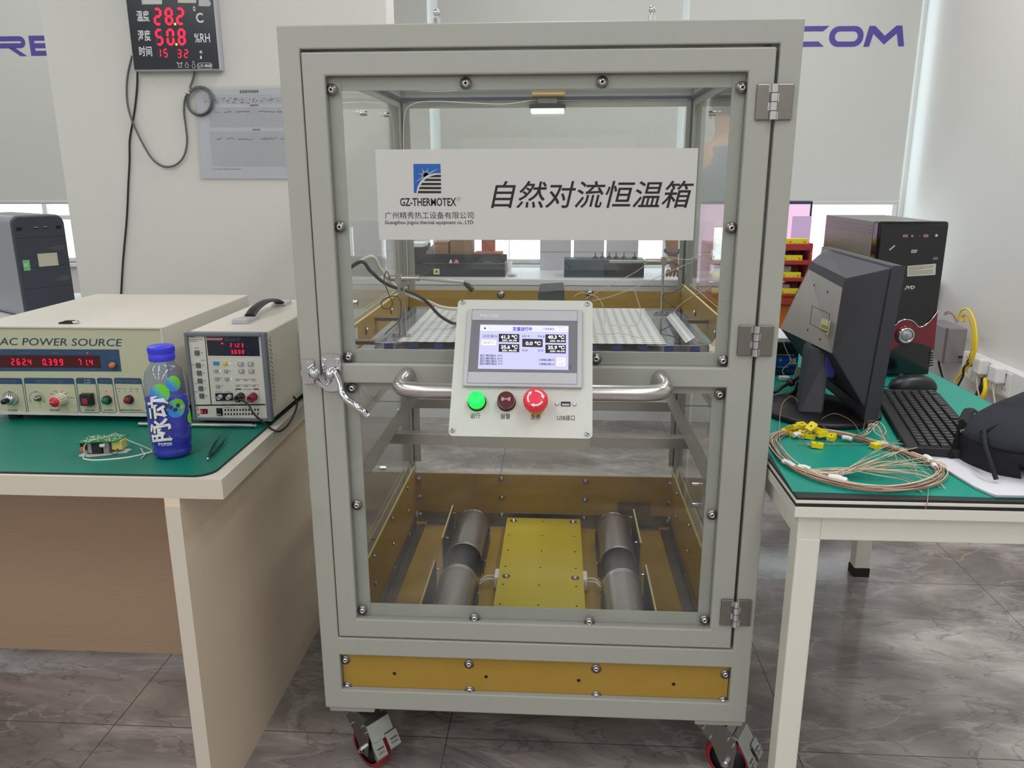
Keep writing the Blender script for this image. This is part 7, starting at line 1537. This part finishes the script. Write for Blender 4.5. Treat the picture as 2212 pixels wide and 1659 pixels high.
E_ = [(0, 1), (1, 2), (2, 3), (3, 4), (4, 5), (5, 6), (6, 7), (7, 8), (3, 9), (9, 10), (10, 11), (11, 12), (12, 13), (13, 14), (3, 15), (15, 16), (16, 17), (17, 18), (18, 19), (19, 20), (0, 21), (21, 22), (22, 23), (23, 24), (0, 25), (25, 26), (26, 27), (27, 28)]
bd = body(N_, E_, 'body', 'skin')
for hx, hy, hz, s in ((cx-.195, cy+.13, .835, 1), (cx+.135, cy+.27, .905, -1)):
    for k, L in enumerate((.055, .062, .058, .046)):
        f0 = Vector((hx+s*(-.026+.0175*k), hy+.012, hz-.006)); f1 = f0+Vector((0, L*.45, -.010)); f2 = f1+Vector((0, L*.42, -.022))
        b = MB(); b.tube(curve([f0, f1, f2], 5), [.0088]*6+[.0080]*4+[.006], 'skin', n=10); b.ball(f2, .0062, 'skin', 10, 6); b.build('finger', bd)
    f0 = Vector((hx+s*.034, hy-.012, hz)); f1 = f0+Vector((s*.018, .022, -.006)); f2 = f1+Vector((s*.006, .022, -.010)); b = MB(); b.tube(curve([f0, f1, f2], 5), [.0105]*6+[.0095]*4+[.0075], 'skin', n=10); b.ball(f2, .0076, 'skin', 10, 6); b.build('thumb', bd)
S_ = [((cx, cy, .93), (.158, .112)), ((cx, cy, 1.05), (.150, .108)), ((cx, cy+.005, 1.22), (.168, .114)), ((cx, cy, 1.345), (.174, .100)), ((cx, cy+.005, 1.412), (.098, .074)), ((cx-.165, cy+.005, 1.362), .064), ((cx-.218, cy, 1.235), .058), ((cx-.226, cy, 1.16), .054), ((cx+.165, cy+.005, 1.362), .064), ((cx+.218, cy, 1.235), .058), ((cx+.226, cy, 1.16), .054)]
body(S_, [(0, 1), (1, 2), (2, 3), (3, 4), (3, 5), (5, 6), (6, 7), (3, 8), (8, 9), (9, 10)], 't_shirt', 'shirt')
T_ = [((cx, cy, .92), (.156, .110)), ((cx-.09, cy, .80), .096), ((cx-.094, cy+.01, .46), .074), ((cx-.097, cy, .09), .058), ((cx+.09, cy, .80), .096), ((cx+.094, cy+.01, .46), .074), ((cx+.097, cy, .09), .058)]
body(T_, [(0, 1), (1, 2), (2, 3), (0, 4), (4, 5), (5, 6)], 'trousers', 'trousers')
b = MB()
def hairfn(u, v):
    a = 2*math.pi*u; ph = math.pi/2*(1-v*1.32); r = 1.06+.03*math.sin(17*a)*math.sin(9*v)
    back = .5-.5*math.sin(a)
    z = math.sin(ph); k = math.cos(ph)
    if z < 0: z *= (.2+.9*back)
    return (cx+.080*r*k*math.cos(a), cy+.025+.097*r*k*math.sin(a), 1.598+.090*r*z)
b.grid(hairfn, 41, 22, 'hair'); b.build('hair', t)
for s in (-1, 1): b = MB(); b.ball((cx+s*.079, cy+.03, 1.560), .028, 'skin', 12, 8, (.35, .7, 1.1)); b.build('ear', bd)
b = MB(); fy = cy+.118
b.ball((cx, fy, 1.565), .016, 'skin', 10, 8, (.8, 1.2, 1.3))
b.build('nose', bd)
for s in (-1, 1): b = MB(); b.ball((cx+s*.030, fy-.012, 1.592), .011, 'label_white', 12, 8, (1.2, .6, .8)); b.ball((cx+s*.030, fy-.0065, 1.592), .005, 'hair', 10, 6); b.build('eye', bd)
b = MB(); b.tube(curve([(cx-.022, fy-.012, 1.525), (cx, fy-.004, 1.523), (cx+.022, fy-.012, 1.525)]), .0045, 'carton_red', n=8); b.build('mouth', bd)
b = MB(); b.tube([(cx-.216+.031*math.cos(a), cy+.078+.026*math.sin(a), .93+.012*math.sin(a)) for a in [2*math.pi*i/20 for i in range(20)]], [(.004, .010)]*20, 'print_navy', n=8, closed=True, flat=(0, 0, 1)); b.build('wristband', t)
for s in (-1, 1): b = MB(); b.ball((cx+s*.097, cy+.05, .045), .05, 'black', 14, 8, (.95, 2.2, .9)); b.build('shoe', t)
